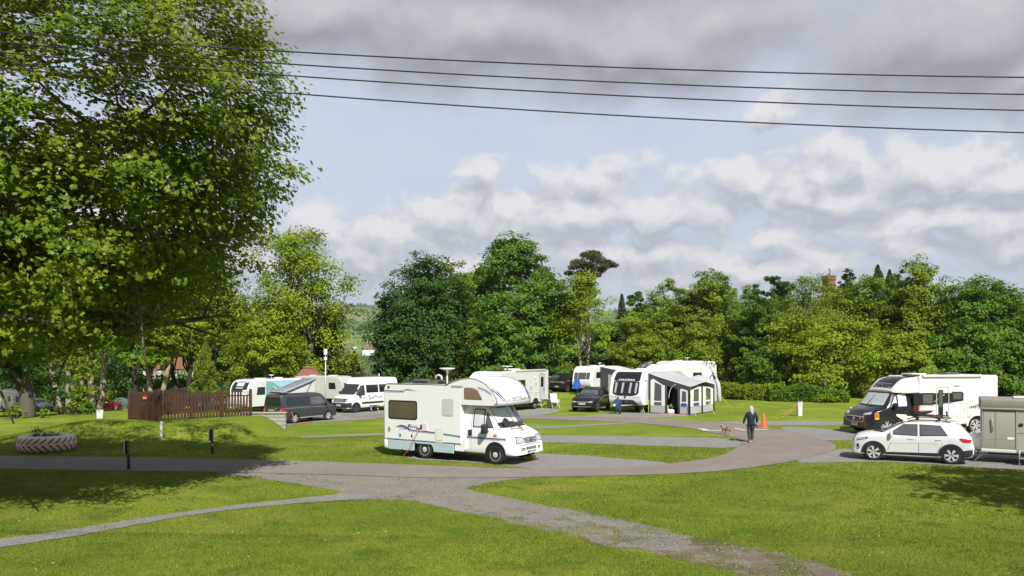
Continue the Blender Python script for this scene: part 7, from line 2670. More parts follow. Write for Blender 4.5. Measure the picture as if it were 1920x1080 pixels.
# --- white coach built motorhome behind the middle one
def aclass():
    root = thing('motorhome', 'off-white motorhome showing its door side and roof rail, behind the blue-striped one', 'motorhome')
    b = MB()
    b.prism(rpoly([(-1.85, .45), (-1.85, 2.66), (3.6, 2.66), (4.3, 2.62), (4.9, 2.30), (5.1, 1.9), (5.2, 1.1), (5.15, .45)], .10), -1.1, 1.1, 'off_white', bev=.06)
    b.box((1.5, 0, .42), (6.0, 1.7, .2), 'plastic')
    b.build('body', root)
    fy = flat_y(1.1)
    d = MB()
    P = rrect(-1.25, .66, -.55, 2.42, .08)
    d.patch(P, fy, 'panel_grey', .01, off('L', 1), .4)
    seam(d, fy, 'L', P + [P[0]], .03, 'trim_grey', 2.2)
    dr = d.build('door', root)
    MB().patch(rrect(-1.08, 1.5, -.72, 2.2, .04), fy, 'glass_dark', .01, off('L', 3), .3).build('door_window', dr)
    MB().patch(rrect(-1.18, 1.20, -1.12, 1.42, .02), fy, 'ink', .02, off('L', 4), .3).build('handle', dr)
    window(root, fy, rrect(1.4, 1.45, 2.5, 2.05, .05), 'L', 'ink', 'glass_dark', .04, k=2)
    v = MB()
    for z in (.98, 1.66):
        v.patch(rrect(-.2, z, .2, z + .22, .03), fy, 'cream', .02, off('L', 3), .3)
        for j in range(4):
            seam(v, fy, 'L', [(-.16, z + .04 + j * .045), (.16, z + .04 + j * .045)], .012, 'trim_grey', 4)
    v.patch(rrect(.45, 1.35, .85, 1.62, .03), fy, 'panel_grey', .02, off('L', 2), .3)
    v.lathe([(.09, 0), (.05, .06)], 'cream', 12, True, Matrix.Translation((.1, 1.1, 2.16)) @ Matrix.Rotation(R(-90), 4, 'X'))
    seam(v, fy, 'L', [(1.3, 1.22), (.2, 1.1), (-.5, 1.12)], .02, 'trim_grey', 1)
    v.build('side_vent', root)
    a = MB()
    a.box((.6, 1.06, 2.66), (4.2, .16, .14), 'panel_grey', bev=.04)
    a.build('awning_case', root)
    r = MB()
    r.box((1.3, 0, 2.72), (.9, .8, .14), 'white', bev=.05)
    r.box((3.0, 0, 2.70), (1.3, 1.2, .06), 'black_paint', bev=.02)
    r.tube([(2.4, .3, 2.65), (2.4, .3, 2.95)], .05, 'white', 8)
    r.box((2.4, .3, 2.96), (.7, .4, .06), 'white', bev=.02)
    r.build('roof_vent', root)
    ff = lambda y, z: (float(np.interp(z, [.45, 1.1, 1.9, 2.3, 2.62], [5.15, 5.2, 5.1, 4.9, 4.3])), y, z)
    window(root, ff, rpoly([(-.9, 1.25), (.9, 1.25), (.82, 2.15), (-.82, 2.15)], .08), 'F', 'ink', 'glass_dark', .04, 'windscreen', 3, .14)
    for sg, sd in ((1, 'L'), (-1, 'R')):
        window(root, flat_y(sg * 1.1), rpoly([(4.0, 1.3), (4.95, 1.25), (4.72, 2.0), (4.0, 2.0)], .06), sd, 'ink', 'glass_dark', .04, 'cab_window', 2)
        MB().patch(rrect(sg * .72 - .15, .78, sg * .72 + .15, .98, .04), ff, 'lamp_clear', .012, off('F', 2), .1).build('headlight', root)
    for x in (0, 3.9):
        for y in (-1.06, 1.06):
            wheel(root, x, y, .33, .2, 'van')
    for sg, sd in ((1, 'L'), (-1, 'R')):
        MB().patch([(.43 * math.cos(R(t)), .40 + .38 * math.sin(R(t))) for t in range(0, 181, 15)], flat_y(sg * 1.1), 'ink', .01, off(sd, .6), .2).build('wheel_arch', root)
    q, h = by_wheel(1003.4, 766.9, (-.52, -.855), .97, 0, 1.06, 'L')
    put(root, q, h, .97)
    return root


AC = aclass()
tb = thing('camping_table', 'folding metal table beside the off-white motorhome', 'table', at(1024, 765), .5)
MB().box((0, 0, .62), (1.0, .55, .03), 'galv', bev=.01).build('tabletop', tb)
for x in (-.45, .45):
    for a, b in ((-.25, .25), (.25, -.25)):
        MB().tube([(x, a, 0), (x, b, .61)], .018, 'white', 5).build('leg', tb)
ch = thing('camping_chair', 'white-framed folding chair right of the metal table', 'chair', at(1041, 766), .3)
MB().box((0, 0, .42), (.5, .46, .03), 'pale_cloth', bev=.01).build('seat', ch)
MB().slab([(-.24, .2, .46), (.24, .2, .46), (.24, .36, 1.0), (-.24, .36, 1.0)], .025, 'pale_cloth').build('backrest', ch)
for x in (-.24, .24):
    for a, b in ((-.28, .25), (.28, -.25)):
        MB().tube([(x, a, 0), (x, b, .62)], .016, 'white', 5).build('leg', ch)
bb = MB()
bb.prism(rpoly([(-.3, 0), (-.26, .8), (0, 1.1), (.28, .7), (.34, 0)], .08), -.2, .2, 'dark_cloth', bev=.06)
b_ = bb.build('covered_bundle')
b_.location = at(1034, 762)
tag(b_, 'black covered bundle leaning at the off-white motorhome rear corner', 'bundle')

# --- caravans half hidden behind the awning
FARP = [(x, z) for x, z in CARAVAN_PROFILE]
q, h = by_corner(1337, 738, 63, (.94, -.34), .98, 5.5, -.9, .5)
caravan('large white caravan with a rounded dark-windowed end, behind the awning on the right', q, h, .98, 'white', 'white', front='three', vis='R')
q, h = by_corner(1234, 740, 72, (-.92, -.38), .92, 5.4, -.9, .5)
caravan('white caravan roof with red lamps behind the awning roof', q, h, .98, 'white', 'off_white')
dm = thing('awning', 'low pale grey inflatable porch in front of the rounded white caravan', 'awning', atY(1310, 60.5), .2)
d_ = MB()
rows = []
for i in range(9):
    a = PI * i / 8
    rows.append([(x, -.9 * math.cos(a) * (1 if abs(x) < 1.2 else .8), 1.95 * math.sin(a) ** .6 * (1 if abs(x) < 1.2 else .82)) for x in (-1.5, -1.2, 0, 1.2, 1.5)])
d_.grid(rows, 'grey_cloth')
d_.build('canopy', dm)
t_ = MB()
for x in (-1.2, 1.2):
    t_.tube([(x, -.92 * math.cos(PI * i / 8), 1.97 * max(0, math.sin(PI * i / 8)) ** .6) for i in range(9)], .05, 'pale_cloth', 6)
t_.build('air_beam', dm)

# --- caravans left of the vans
q, h = by_corner(468, 760, 49.5, (-.55, -.83), .84, 5.35, 1.1, .5)
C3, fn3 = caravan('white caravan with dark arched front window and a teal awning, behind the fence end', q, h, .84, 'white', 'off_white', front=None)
w3 = MB().patch(rpoly([(-.9, 1.55), (.9, 1.55), (.84, 2.34), (-.84, 2.34)], .12), fn3, 'black_paint', .02, off('F', 2), .12).build('front_window', C3)
MB().patch(rrect(-.4, 1.98, .4, 2.22, .04), fn3, 'pale_cloth', .01, off('F', 4), .12).build('pane', w3)
MB().patch(rrect(-.4, 1.82, .4, 1.88, .02, 1), fn3, 'plate_white', .01, off('F', 4), .12).build('lettering', w3)
ta = thing('awning', 'teal porch awning beside the dark-fronted caravan', 'awning', C3.matrix_basis @ Vector((3.9, 1.16, 0)), C3.rotation_euler.z + PI, scale=.84)
MB().slab([(0, -.02, .03), (0, -1.9, .03), (0, -1.9, 1.75), (0, -.7, 2.24), (0, -.02, 2.30)], .03, 'teal_cloth').build('wall_panel', ta)
MB().slab([(0, -.02, 2.31), (0, -.7, 2.25), (2.6, -.7, 2.25), (2.6, -.02, 2.31)][::-1], .03, 'teal_cloth').build('roof', ta)
MB().slab([(0, -.7, 2.25), (0, -1.92, 1.75), (2.6, -1.92, 1.75), (2.6, -.7, 2.25)][::-1], .03, 'teal_cloth').build('roof', ta)
MB().slab([(0, -1.92, .03), (2.6, -1.92, .03), (2.6, -1.92, 1.75), (0, -1.92, 1.75)], .03, 'teal_cloth').build('wall_panel', ta)
e_ = MB()
e_.tube([(-.03, -.45, .1), (-.03, -.5, 1.6), (-.03, -.9, 1.95), (-.03, -1.4, 1.6), (-.03, -1.5, .1)], .035, 'pale_cloth', 5)
e_.build('door_flap', ta)
q, h = by_corner(640, 752, 57, (.92, -.38), .80, 5.3, -1.1, .5)
caravan('grey-sided caravan standing behind the lamp post', q, h, .80, 'panel_grey', 'panel_grey')
q, h = by_corner(30, 764, 86, (.80, -.60), .98, 5.5, -.9, .5)
caravan('white caravan at the left border under the dark tree', q, h, .98, 'white', 'white')


# ------------------------------------------------------------------ fence, wall, posts and other site things
def fence():
    A, B, C, D = [Vector((x, y, float(gz(x, y)))) for x, y in ((-17.3, 36.3), (-15.55, 35.3), (-12.6, 38.65), (-16.55, 40.6))]
    root = thing('picket_fence', 'brown stained picket fence enclosure on top of the grassy bank', 'fence', B)
    rng = random.Random(6)

    def run(p, q, step, w, h, n_posts):
        p, q = p - B, q - B
        d = Vector((q.x - p.x, q.y - p.y, 0))
        L = d.length
        u = d.normalized()
        rz = math.atan2(u.y, u.x)
        m = MB()
        n = int(L / step)
        z = lambda t: float(gz(B.x + p.x + u.x * t, B.y + p.y + u.y * t)) - B.z
        for i in range(n):
            t = (i + .5) * L / n
            hh = h * (1 + rng.uniform(-.02, .02))
            c = p + u * t
            X = Matrix.Translation((c.x, c.y, z(t))) @ Matrix.Rotation(rz, 4, 'Z') @ Matrix.Rotation(rng.uniform(-.012, .012), 4, 'Y')
            m.prism([(-w / 2, .05), (w / 2, .05), (w / 2, hh - .05), (0, hh), (-w / 2, hh - .05)], -.011, .011, 'stain_wood', M=X)
        for zr in (.32, .98):
            a = p + Vector((-u.y, u.x, 0)) * .035
            b = q + Vector((-u.y, u.x, 0)) * .035
            m.tube([(a.x, a.y, z(0) + zr), (b.x, b.y, z(L) + zr)], .035, 'stain_wood', 4, False)
        m.build('picket_panel', root)
        for k in range(n_posts):
            t = L * k / max(1, n_posts - 1)
            c = p + u * t
            MB().box((c.x - u.y * .06, c.y + u.x * .06, z(t) + h * .5), (.11, .11, h * 1.06), 'stain_wood', rz, .012).build('post', root)
    run(A, B, .105, .078, 1.24, 2)
    run(B, C, .150, .090, 1.24, 4)
    run(A, D, .12, .09, 1.24, 3)
    sg = MB()
    d = (B - A).normalized()
    n = Vector((d.y, -d.x, 0))
    c = (A - B) + d * ((B - A).length * .52) + n * .03
    X = Matrix.Translation((c.x, c.y, 1.02)) @ Matrix.Rotation(math.atan2(d.y, d.x), 4, 'Z') @ Matrix.Rotation(R(90), 4, 'X')
    sg.prism(rrect(-.15, -.09, .15, .09, .01, 1), 0, .012, 'sign_red', 'z', M=X)
    sg.prism(rrect(-.11, -.03, .11, .005, .005, 1), .012, .015, 'plate_white', 'z', M=X)
    sg.build('sign', root)
    sg = MB()
    d = (C - B).normalized()
    n = Vector((d.y, -d.x, 0))
    c = (C - B) - d * .35 + n * .03
    X = Matrix.Translation((c.x, c.y, c.z + 1.12)) @ Matrix.Rotation(math.atan2(d.y, d.x), 4, 'Z') @ Matrix.Rotation(R(90), 4, 'X')
    sg.prism(rrect(-.13, -.12, .13, .12, .01, 1), 0, .012, 'off_white', 'z', M=X)
    sg.prism(rrect(-.08, .0, .08, .03, .005, 1), .012, .015, 'sign_red', 'z', M=X)
    sg.build('sign', root)


fence()


def retaining_wall():
    y = 38.95
    root = thing('retaining_wall', 'pale block retaining wall with a coping at the end of the grassy bank', 'wall', (-11.75, y, 0))
    m = MB()
    rng = random.Random(3)
    for r in range(4):
        x = -1.4 - (.2 if r % 2 else 0)
        while x < .70:
            x1 = min(x + .44, .72)
            m.box(((x + x1) / 2, .10 + rng.uniform(-.004, .004), .10 + r * .20), (x1 - x - .012, .22, .19), 'concrete', bev=.008)
            x = x1
    m.box((-.35, .12, .39), (2.1, .19, .77), 'beige_dark')
    m.build('blocks', root)
    c = MB()
    c.box((-.35, .10, .835), (2.2, .32, .07), 'concrete', bev=.012)
    c.build('coping', root)


retaining_wall()


def tyre_planter():
    p = at(88, 845)
    root = thing('tyre_planter', 'big tractor tyre planter painted white with red tread bars', 'planter', p, .3)
    Rr, H = 1.03, .62
    prof = [(.62, .03), (.80, .0), (.96, .06), (1.02, .16), (Rr, .31), (1.02, .46), (.96, .56), (.80, H), (.66, .60), (.60, .52), (.60, .1)]
    t = MB()
    t.lathe(prof, 'tyre_white', 56)
    t.build('tyre', root)
    zs, rs = [p_[1] for p_ in prof[1:8]], [p_[0] for p_ in prof[1:8]]
    b = MB()
    N = 26
    for k in range(N):
        for up in (0, 1):
            a0 = 2 * PI * (k + (.5 if up else 0)) / N
            row_a, row_b = [], []
            for j in range(5):
                z = (.35 + .22 * j / 4) if up else (.06 + .24 * j / 4)
                a = a0 + (.24 * j / 4 if up else .24 * (1 - j / 4) - .06)
                r = float(np.interp(z, zs, rs)) + .012
                w = .040
                row_a.append((r * math.cos(a - w), r * math.sin(a - w), z))
                row_b.append((r * math.cos(a + w), r * math.sin(a + w), z))
            b.grid([row_a, row_b], 'tyre_red', False)
    b.build('tread_bars', root)
    MB().lathe([(.02, .40), (.5, .42), (.61, .44), (.61, .30)], 'soil', 28).build('soil', root)
    rng = np.random.default_rng(8)
    P = []
    st = MB()
    for k in range(11):
        a, r = rng.random() * 2 * PI, .5 * rng.random() ** .5
        h = .08 + .30 * rng.random() ** 2
        q = np.array((r * math.cos(a), r * math.sin(a), .44))
        st.tube([q, q + (.03, 0, h)], [.01, .004], 'bark', 4)
        P.append(q + (.02, 0, h) + rng.normal(size=(34, 3)) * (.07, .07, .05))
    v, f = leaf_quads(rng, np.vstack(P), .07, .4)
    np_mesh('leaves', v, f, 'leaf_dark', parent=root)
    st.build('stem', root)


tyre_planter()


def sign_post(px, py, label, number=False):
    p = at(px, py)
    root = thing('marker_post', label, 'post', p, .5, 'wooden marker posts by the road')
    m = MB()
    m.box((0, 0, .22), (.085, .085, .50), 'ink', bev=.01)
    m.box((0, 0, .70), (.08, .08, .48), 'raw_wood', bev=.01)
    m.build('post', root)
    b = MB()
    b.box((-.085, -.03, .72), (.07, .20, .44), 'ink', bev=.012)
    b.box((-.125, -.03, .72), (.012, .20, .44), 'white_post')
    b.build('board', root)
    if number:
        n = MB()
        n.box((0, -.046, .34), (.05, .008, .10), 'white_post')
        n.build('reflector', root)


sign_post(241, 880, 'black and brown wooden post with a board, right at the road edge')
sign_post(398, 851, 'black and brown wooden post with a white patch, on the lawn below the fence', True)


def peg(px, py, h, w, label, group='white pitch marker posts'):
    p = at(px, py)
    o = MB().box((0, 0, h / 2), (w, w, h), 'white_post', .3, .008).build('pitch_marker')
    o.location = p
    o.rotation_euler = (.02, .03, 0)
    tag(o, label, 'marker post', group)


peg(302, 825, .76, .10, 'short white post on the grass slope below the fence corner')
peg(1456, 746, .62, .10, 'short white post in front of the hedge, beside the far hook-up bollard')
peg(1594.5, 781, .55, .09, 'short white post left of the black motorhome cab')
peg(1045.6, 760, .40, .08, 'short white post on the grass left of the black estate car')


def hookup(px, py, h, label, cable=False, w=.24):
    p = at(px, py)
    root = thing('power_bollard', label, 'power bollard', p, .25, 'electric hook-up bollards')
    m = MB()
    m.box((0, 0, h * .48), (w, w * .9, h * .96), 'white_post', bev=.012)
    m.build('post', root)
    c = MB()
    c.box((0, 0, h * .97), (w * 1.12, w * 1.02, h * .06), 'plastic', bev=.015)
    c.box((0, 0, h * .90), (w * 1.03, w * .94, h * .02), 'trim_grey')
    c.build('cap', root)
    s = MB()
    for z in (.72, .86):
        s.box((-w * .1, -w * .47, h * z), (w * .42, .04, h * .07), 'trim_grey', bev=.01)
    s.build('socket', root)
    if cable:
        for k, (dx, dy) in enumerate(((-1.9, -.6), (-1.35, -.8))):
            m = MB()
            a = p + Vector((-.16, -.05, h * .75))
            e = p + Vector((dx, dy, .02))
            pts = [a.lerp(e, t) + Vector((0, 0, -.22 * math.sin(t * PI) + .12 * (1 - t) * t)) for t in [i / 8 for i in range(9)]]
            m.tube(pts, .009, 'cable_orange', 6)
            o = m.build('hook_up_cable')
            tag(o, ['orange cable from the near bollard reaching further left over the grass', 'orange cable from the near bollard, the shorter inner one'][k], 'cable', 'orange cables of the near bollard')


hookup(1498.5, 780, .92, 'white hook-up bollard with orange cables on the lawn behind the woman', True, .27)
hookup(1414.5, 747.5, .95, 'white hook-up bollard against the far hedge', False, .32)
hookup(188, 784.5, .56, 'squat white hook-up box on the lawn left of the picket fence', False, .32)


def traffic_cone():
    root = thing('traffic_cone', 'orange traffic cone at the road edge beside the walking woman', 'cone', at(1432, 801.5))
    MB().lathe([(.15, .0), (.145, .04), (.05, .66), (.035, .70)], 'cone_orange', 20).build('cone', root)
    MB().box((0, 0, .02), (.40, .40, .04), 'cone_orange', .5, .012).build('base', root)


traffic_cone()
o = MB().lathe([(.05, -.05), (.42, -.05), (.43, .0), (.40, .012), (.05, .015)], 'plastic', 20).build('drain_cover')
o.location = at(450, 830)
gx = (float(gz(o.location.x + .2, o.location.y)) - float(gz(o.location.x - .2, o.location.y))) / .4
gy_ = (float(gz(o.location.x, o.location.y + .2)) - float(gz(o.location.x, o.location.y - .2))) / .4
o.rotation_euler = Vector((-gx, -gy_, 1)).to_track_quat('Z', 'Y').to_euler()
tag(o, 'dark round drain cover in the grass below the bank', 'drain cover')


def lamp_post():
    p = atY(610.5, 50)
    root = thing('lamp_post', 'slim grey lamp post with two white box heads between the vans', 'lamp post', p)
    h = CAM_Z + (HOR - 654) / FPX * 50 - p.z
    m = MB()
    m.tube([(0, 0, 0), (0, 0, h * .3), (0, 0, h - .3)], [.055, .045, .035], 'galv', 10)
    m.build('pole', root)
    for z, w in ((h - .2, .20), (h - .62, .18)):
        b = MB()
        b.box((0, 0, z), (w, .16, .36 if z > h - .4 else .2), 'white', bev=.02)
        b.build('lamp_head', root)


lamp_post()
p = atY(443, 60)
o = MB().tube([(0, 0, -.1), (0, 0, 2.5), (0, 0, 4.2)], [.12, .11, .09], 'grey_wood', 10).build('utility_pole')
o.location = p
tag(o, 'weathered grey wooden pole behind the dark-fronted caravan', 'pole')


def wires():
    ends = [((0, 60), (545, 97), (1920, 145)), ((0, 78), (555, 120), (1920, 176)), ((0, 96), (545, 140), (1920, 205)), ((0, 124), (480, 167), (1920, 246))]
    names = ['topmost of the four overhead wires', 'second overhead wire from the top', 'third overhead wire from the top', 'lowest of the four overhead wires, set apart from the others']
    for k, (a, b, c) in enumerate(ends):
        Y = 9.6
        pts2 = np.array([a, b, c], float)
        co = np.polyfit(pts2[:, 0], pts2[:, 1], 2)
        pts = []
        for px in range(-2400, 4400, 100):
            py = np.polyval(co, px) if -200 < px < 2200 else None
            if py is None:
                e = -200 if px < 0 else 2200
                sl = np.polyval(np.polyder(co), e)
                py = np.polyval(co, e) + (px - e) * sl
            pts.append(((px - 960) / FPX * Y, Y + .02 * k, CAM_Z + (HOR - py) / FPX * Y))
        m = MB().tube(pts, .0085, 'wire_black', 6)
        o = m.build('overhead_wire')
        tag(o, names[k] + ' crossing the sky', 'wire', 'overhead wires')


wires()


def tent():
    root = thing('tent', 'small dark green dome tent beside the red car', 'tent', atY(226, 96))
    m = MB()
    s = 96 / FPX
    w, h = 41 * s / 2, 20.5 * s
    rows = []
    for i in range(9):
        a = PI * i / 8
        rows.append([(-w * math.cos(a) * (1 - .15 * abs(j - 3) / 3), (j - 3) * w * .28, h * math.sin(a) ** .75 * (1 - .22 * ((j - 3) / 3) ** 2)) for j in range(7)])
    m.grid(rows, 'tent_green', False)
    for j in (0, 6):
        m.add([r[j] for r in rows], [list(range(9)) if j else list(range(9))[::-1]], 'tent_green')
    m.build('flysheet', root)
    t = MB()
    for j in (1.5, 4.5):
        jj = int(j)
        t.tube([(r[jj][0] * 1.01, r[jj][1], r[jj][2] * 1.02) for r in rows], .03, 'plastic', 5)
    t.build('tent_pole', root)


tent()


def house(px, top, Y, wid, dep, hroof, name, label, ridge=.2, sink=-1.2):
    p = atY(px, Y)
    zt = CAM_Z + (HOR - top) / FPX * Y
    base = sink
    root = thing(name, label, 'building', (p.x, p.y, base), .25)
    hw = zt - base - hroof
    MB().box((0, 0, hw / 2), (wid * .92, dep * .92, hw), 'render_cream').build('wall', root)
    m = MB()
    a, b = wid / 2, dep / 2
    r = wid * ridge / 2
    vs = [(-a, -b, hw), (a, -b, hw), (a, b, hw), (-a, b, hw), (-r, 0, hw + hroof), (r, 0, hw + hroof)]
    m.add(vs, [(0, 1, 5, 4), (1, 2, 5), (2, 3, 4, 5), (3, 0, 4), (3, 2, 1, 0)], 'roof_tile')
    ro = m.build('roof', root)
    c = MB()
    c.tube([(-r - .05, 0, hw + hroof + .03), (r + .05, 0, hw + hroof + .03)], .10, 'brick_red', 6)
    c.build('ridge_tiles', ro)
    for x in (-wid * .2, wid * .2):
        w = MB().box((x, -dep * .46, hw * .55), (.9, .08, 1.0), 'white').build('window', root)
        MB().box((x, -dep * .46 - .045, hw * .55), (.78, .02, .88), 'glass_dark').build('pane', w)


house(579, 690, 60.5, 3.9, 3.6, 1.45, 'toilet_block', 'low building with a brown hipped tile roof behind the grey van')
house(322, 664, 88, 5.5, 4.5, 1.6, 'house', 'low house with a brown roof glimpsed between trunks behind the fence')


def tower():
    Y = 140
    p = Vector(((1554 - 960) / FPX * Y, Y, -1.0))
    root = thing('brick_tower', 'red brick tower with battlements and an aerial peeping above the right-hand trees', 'tower', p, .3)
    s = Y / FPX
    top = CAM_Z + (HOR - 520) * s - p.z
    w = 17 * s
    m = MB().box((0, 0, top / 2), (w, w, top), 'brick_red')
    m.build('wall', root)
    c = MB()
    c.box((0, 0, top - .35), (w * 1.12, w * 1.12, .25), 'brick_red')
    for i in range(4):
        for j in range(4):
            if i in (0, 3) or j in (0, 3):
                c.box((-w * .45 + i * w * .3, -w * .45 + j * w * .3, top + .12), (w * .17, w * .17, .3), 'brick_red')
    c.build('battlements', root)
    MB().tube([(.2, 0, top), (.2, 0, top + 17 * s)], .07, 'wire_black', 5).build('aerial', root)


tower()
# brick wall behind the hedge
a, b = atY(1560, 64.5), atY(1640, 63.0)
bw = thing('brick_wall', 'old red brick wall behind the low hedge, left of the black cab', 'wall', (a + b) / 2, math.atan2(b.y - a.y, b.x - a.x))
m = MB()
m.box((0, 0, .75), ((b - a).length, .3, 1.5), 'brick_red')
m.build('brickwork', bw)
m = MB().box((0, 0, 1.54), ((b - a).length + .06, .36, .09), 'concrete', bev=.015)
m.build('coping', bw)
# green palisade fence behind the cars
a, b = atY(345, 66), atY(424, 66)
gf = thing('palisade_fence', 'dark green palisade fence behind the caravan and parked car', 'fence', (a + b) / 2)
m = MB()
L = (b - a).length
for k in range(int(L / .16)):
    x = -L / 2 + k * .16
    m.prism([(x - .035, 0), (x + .035, 0), (x + .035, 1.62), (x, 1.75), (x - .035, 1.62)], -.01, .01, 'fence_green')
m.build('pales', gf)
m = MB()
for z in (.4, 1.4):
    m.box((0, .04, z), (L, .05, .05), 'fence_green')
m.build('rail', gf)
for x in (-L / 2, 0, L / 2):
    MB().box((x, .09, .85), (.08, .08, 1.7), 'fence_green').build('post', gf)
# tree tops on the rise behind
FT = [(1604, 506, 50, 'leaf_far', 'hazy green tree top right of the brick tower'), (1690, 508, 44, 'leaf_far', 'hazy green tree top right of the tall spire conifer'), (1718, 512, 34, 'leaf_copper', 'copper-coloured tree top far behind the tallest oak'),
      (1594, 517, 34, 'leaf_mid', 'green tree top just right of the brick tower'), (1880, 528, 120, 'leaf_dark', 'dark far tree top behind the right-hand dense tree')]
for k, (px, top, w, lf, lab) in enumerate(FT):
    Y = 118
    p_ = Vector(((px - 960) / FPX * Y, Y, -2.0))
    tree('distant_tree', lab, p_, CAM_Z + (HOR - top) / FPX * Y + 2, w / 2 / FPX * Y * 1.2, lf, .42, 4500, .25, .3, seed=600 + k, group='tree tops on the rise')
conifer(1646, 497, 130, 118, 'spire-shaped dark conifer rising right of the tower', 'leaf_far', 61, 'tree tops on the rise', base=Vector(((1646 - 960) / FPX * 118, 118, -2)), n=6500, size=.42)
conifer(1670, 506, 110, 118, 'shorter spire conifer beside the taller one', 'leaf_far', 62, 'tree tops on the rise', base=Vector(((1668 - 960) / FPX * 118, 118, -2)), n=5500, size=.42)
p_ = Vector(((1452 - 960) / FPX * 110, 110, -1.5))
tree('pine_tree', 'dark spreading pine top left of the yellowish tree', p_, CAM_Z + (HOR - 521) / FPX * 110 + 1.5, 3.1, 'leaf_dark', .4, 5000, .4, .3, seed=63, group='tree tops on the rise')


# far woods, farms
def far_things():
    rng = np.random.default_rng(77)
    n = 260
    X = rng.uniform(-520, 1500, n)
    Yv = rng.uniform(900, 1750, n)
    P = []
    for k in range(n):
        z = HZ(X[k], Yv[k])
        m = 60
        P.append(np.array([X[k], Yv[k], z + 4]) + rng.normal(size=(m, 3)) * (26 * rng.random() + 8, 10, 3.0))
    v, f = leaf_quads(rng, np.vstack(P), 6.5, .3)
    o = np_mesh('far_woods', v, f, 'leaf_far')
    tag(o, 'hazy hedgerows and woods on the distant hillside', kind='stuff')
    # nearer wooded slope seen through the gap
    Pn = []
    for k in range(260):
        x, y = rng.uniform(-110, 10), rng.uniform(200, 420)
        z = -34 * float(sst(y, 100, 420))
        h = 5 + 5 * rng.random()
        Pn.append(np.array([x, y, z + h * .6]) + rng.normal(size=(90, 3)) * (3.5, 3.5, h * .28))
    v, f = leaf_quads(rng, np.vstack(Pn), 1.5, .3)
    o = np_mesh('valley_woods', v, f, 'leaf_olive')
    tag(o, 'woods in the valley seen through the gap between the trees', kind='stuff')
    for k, (px, Yf, w) in enumerate([(659, 1300, 16), (693, 1250, 22), (1180, 1400, 18), (676, 240, 6)]):
        x = (px - 960) / FPX * Yf
        z = HZ(x, Yf) if Yf > 420 else -34 * float(sst(Yf, 100, 420))
        root = thing('farmhouse', ['tiny white house high on the far hillside, left one in the gap', 'tiny pale farm building on the far hillside, right one in the gap', 'tiny pale house on the far hill above the rounded small tree', 'white-walled house down in the valley gap'][k], 'house', (x, Yf, z), .2, 'distant houses')
        hh = w * .42
        MB().box((0, 0, hh / 2), (w, w * .6, hh), 'white').build('wall', root)
        MB().prism([(-w * .33, hh), (w * .33, hh), (0, hh + w * .26)], -w * .52, w * .52, 'roof_tile', 'x').build('roof', root)


far_things()


# ------------------------------------------------------------------ the woman and her dog
def skin(name, V, E, Rd, mat, parent, sub=1, root_i=0):
    me = bpy.data.meshes.new(name)
    me.from_pydata([tuple(v) for v in V], E, [])
    o = bpy.data.objects.new(name, me)
    COL.objects.link(o)
    sk = o.modifiers.new('skin', 'SKIN')
    sk.use_smooth_shade = True
    for i, r in enumerate(Rd):
        r = r if isinstance(r, tuple) else (r, r)
        me.skin_vertices[0].data[i].radius = r
        me.skin_vertices[0].data[i].use_root = (i == root_i)
    s = o.modifiers.new('smooth', 'SUBSURF')
    s.levels = s.render_levels = sub
    dg = bpy.context.evaluated_depsgraph_get()
    m2 = bpy.data.meshes.new_from_object(o.evaluated_get(dg))
    m2.materials.clear()
    m2.materials.append(MATS[mat])
    bpy.data.objects.remove(o)
    bpy.data.meshes.remove(me)
    q = bpy.data.objects.new(name, m2)
    COL.objects.link(q)
    q.parent = parent
    return q


def graph(chains):
    V, E, Rd, idx = [], [], [], {}
    for ch in chains:
        prev = None
        for p, r in ch:
            k = tuple(round(c, 4) for c in p)
            if k not in idx:
                idx[k] = len(V)
                V.append(p)
                Rd.append(r)
            if prev is not None and prev != idx[k]:
                E.append((prev, idx[k]))
            prev = idx[k]
    return V, E, Rd


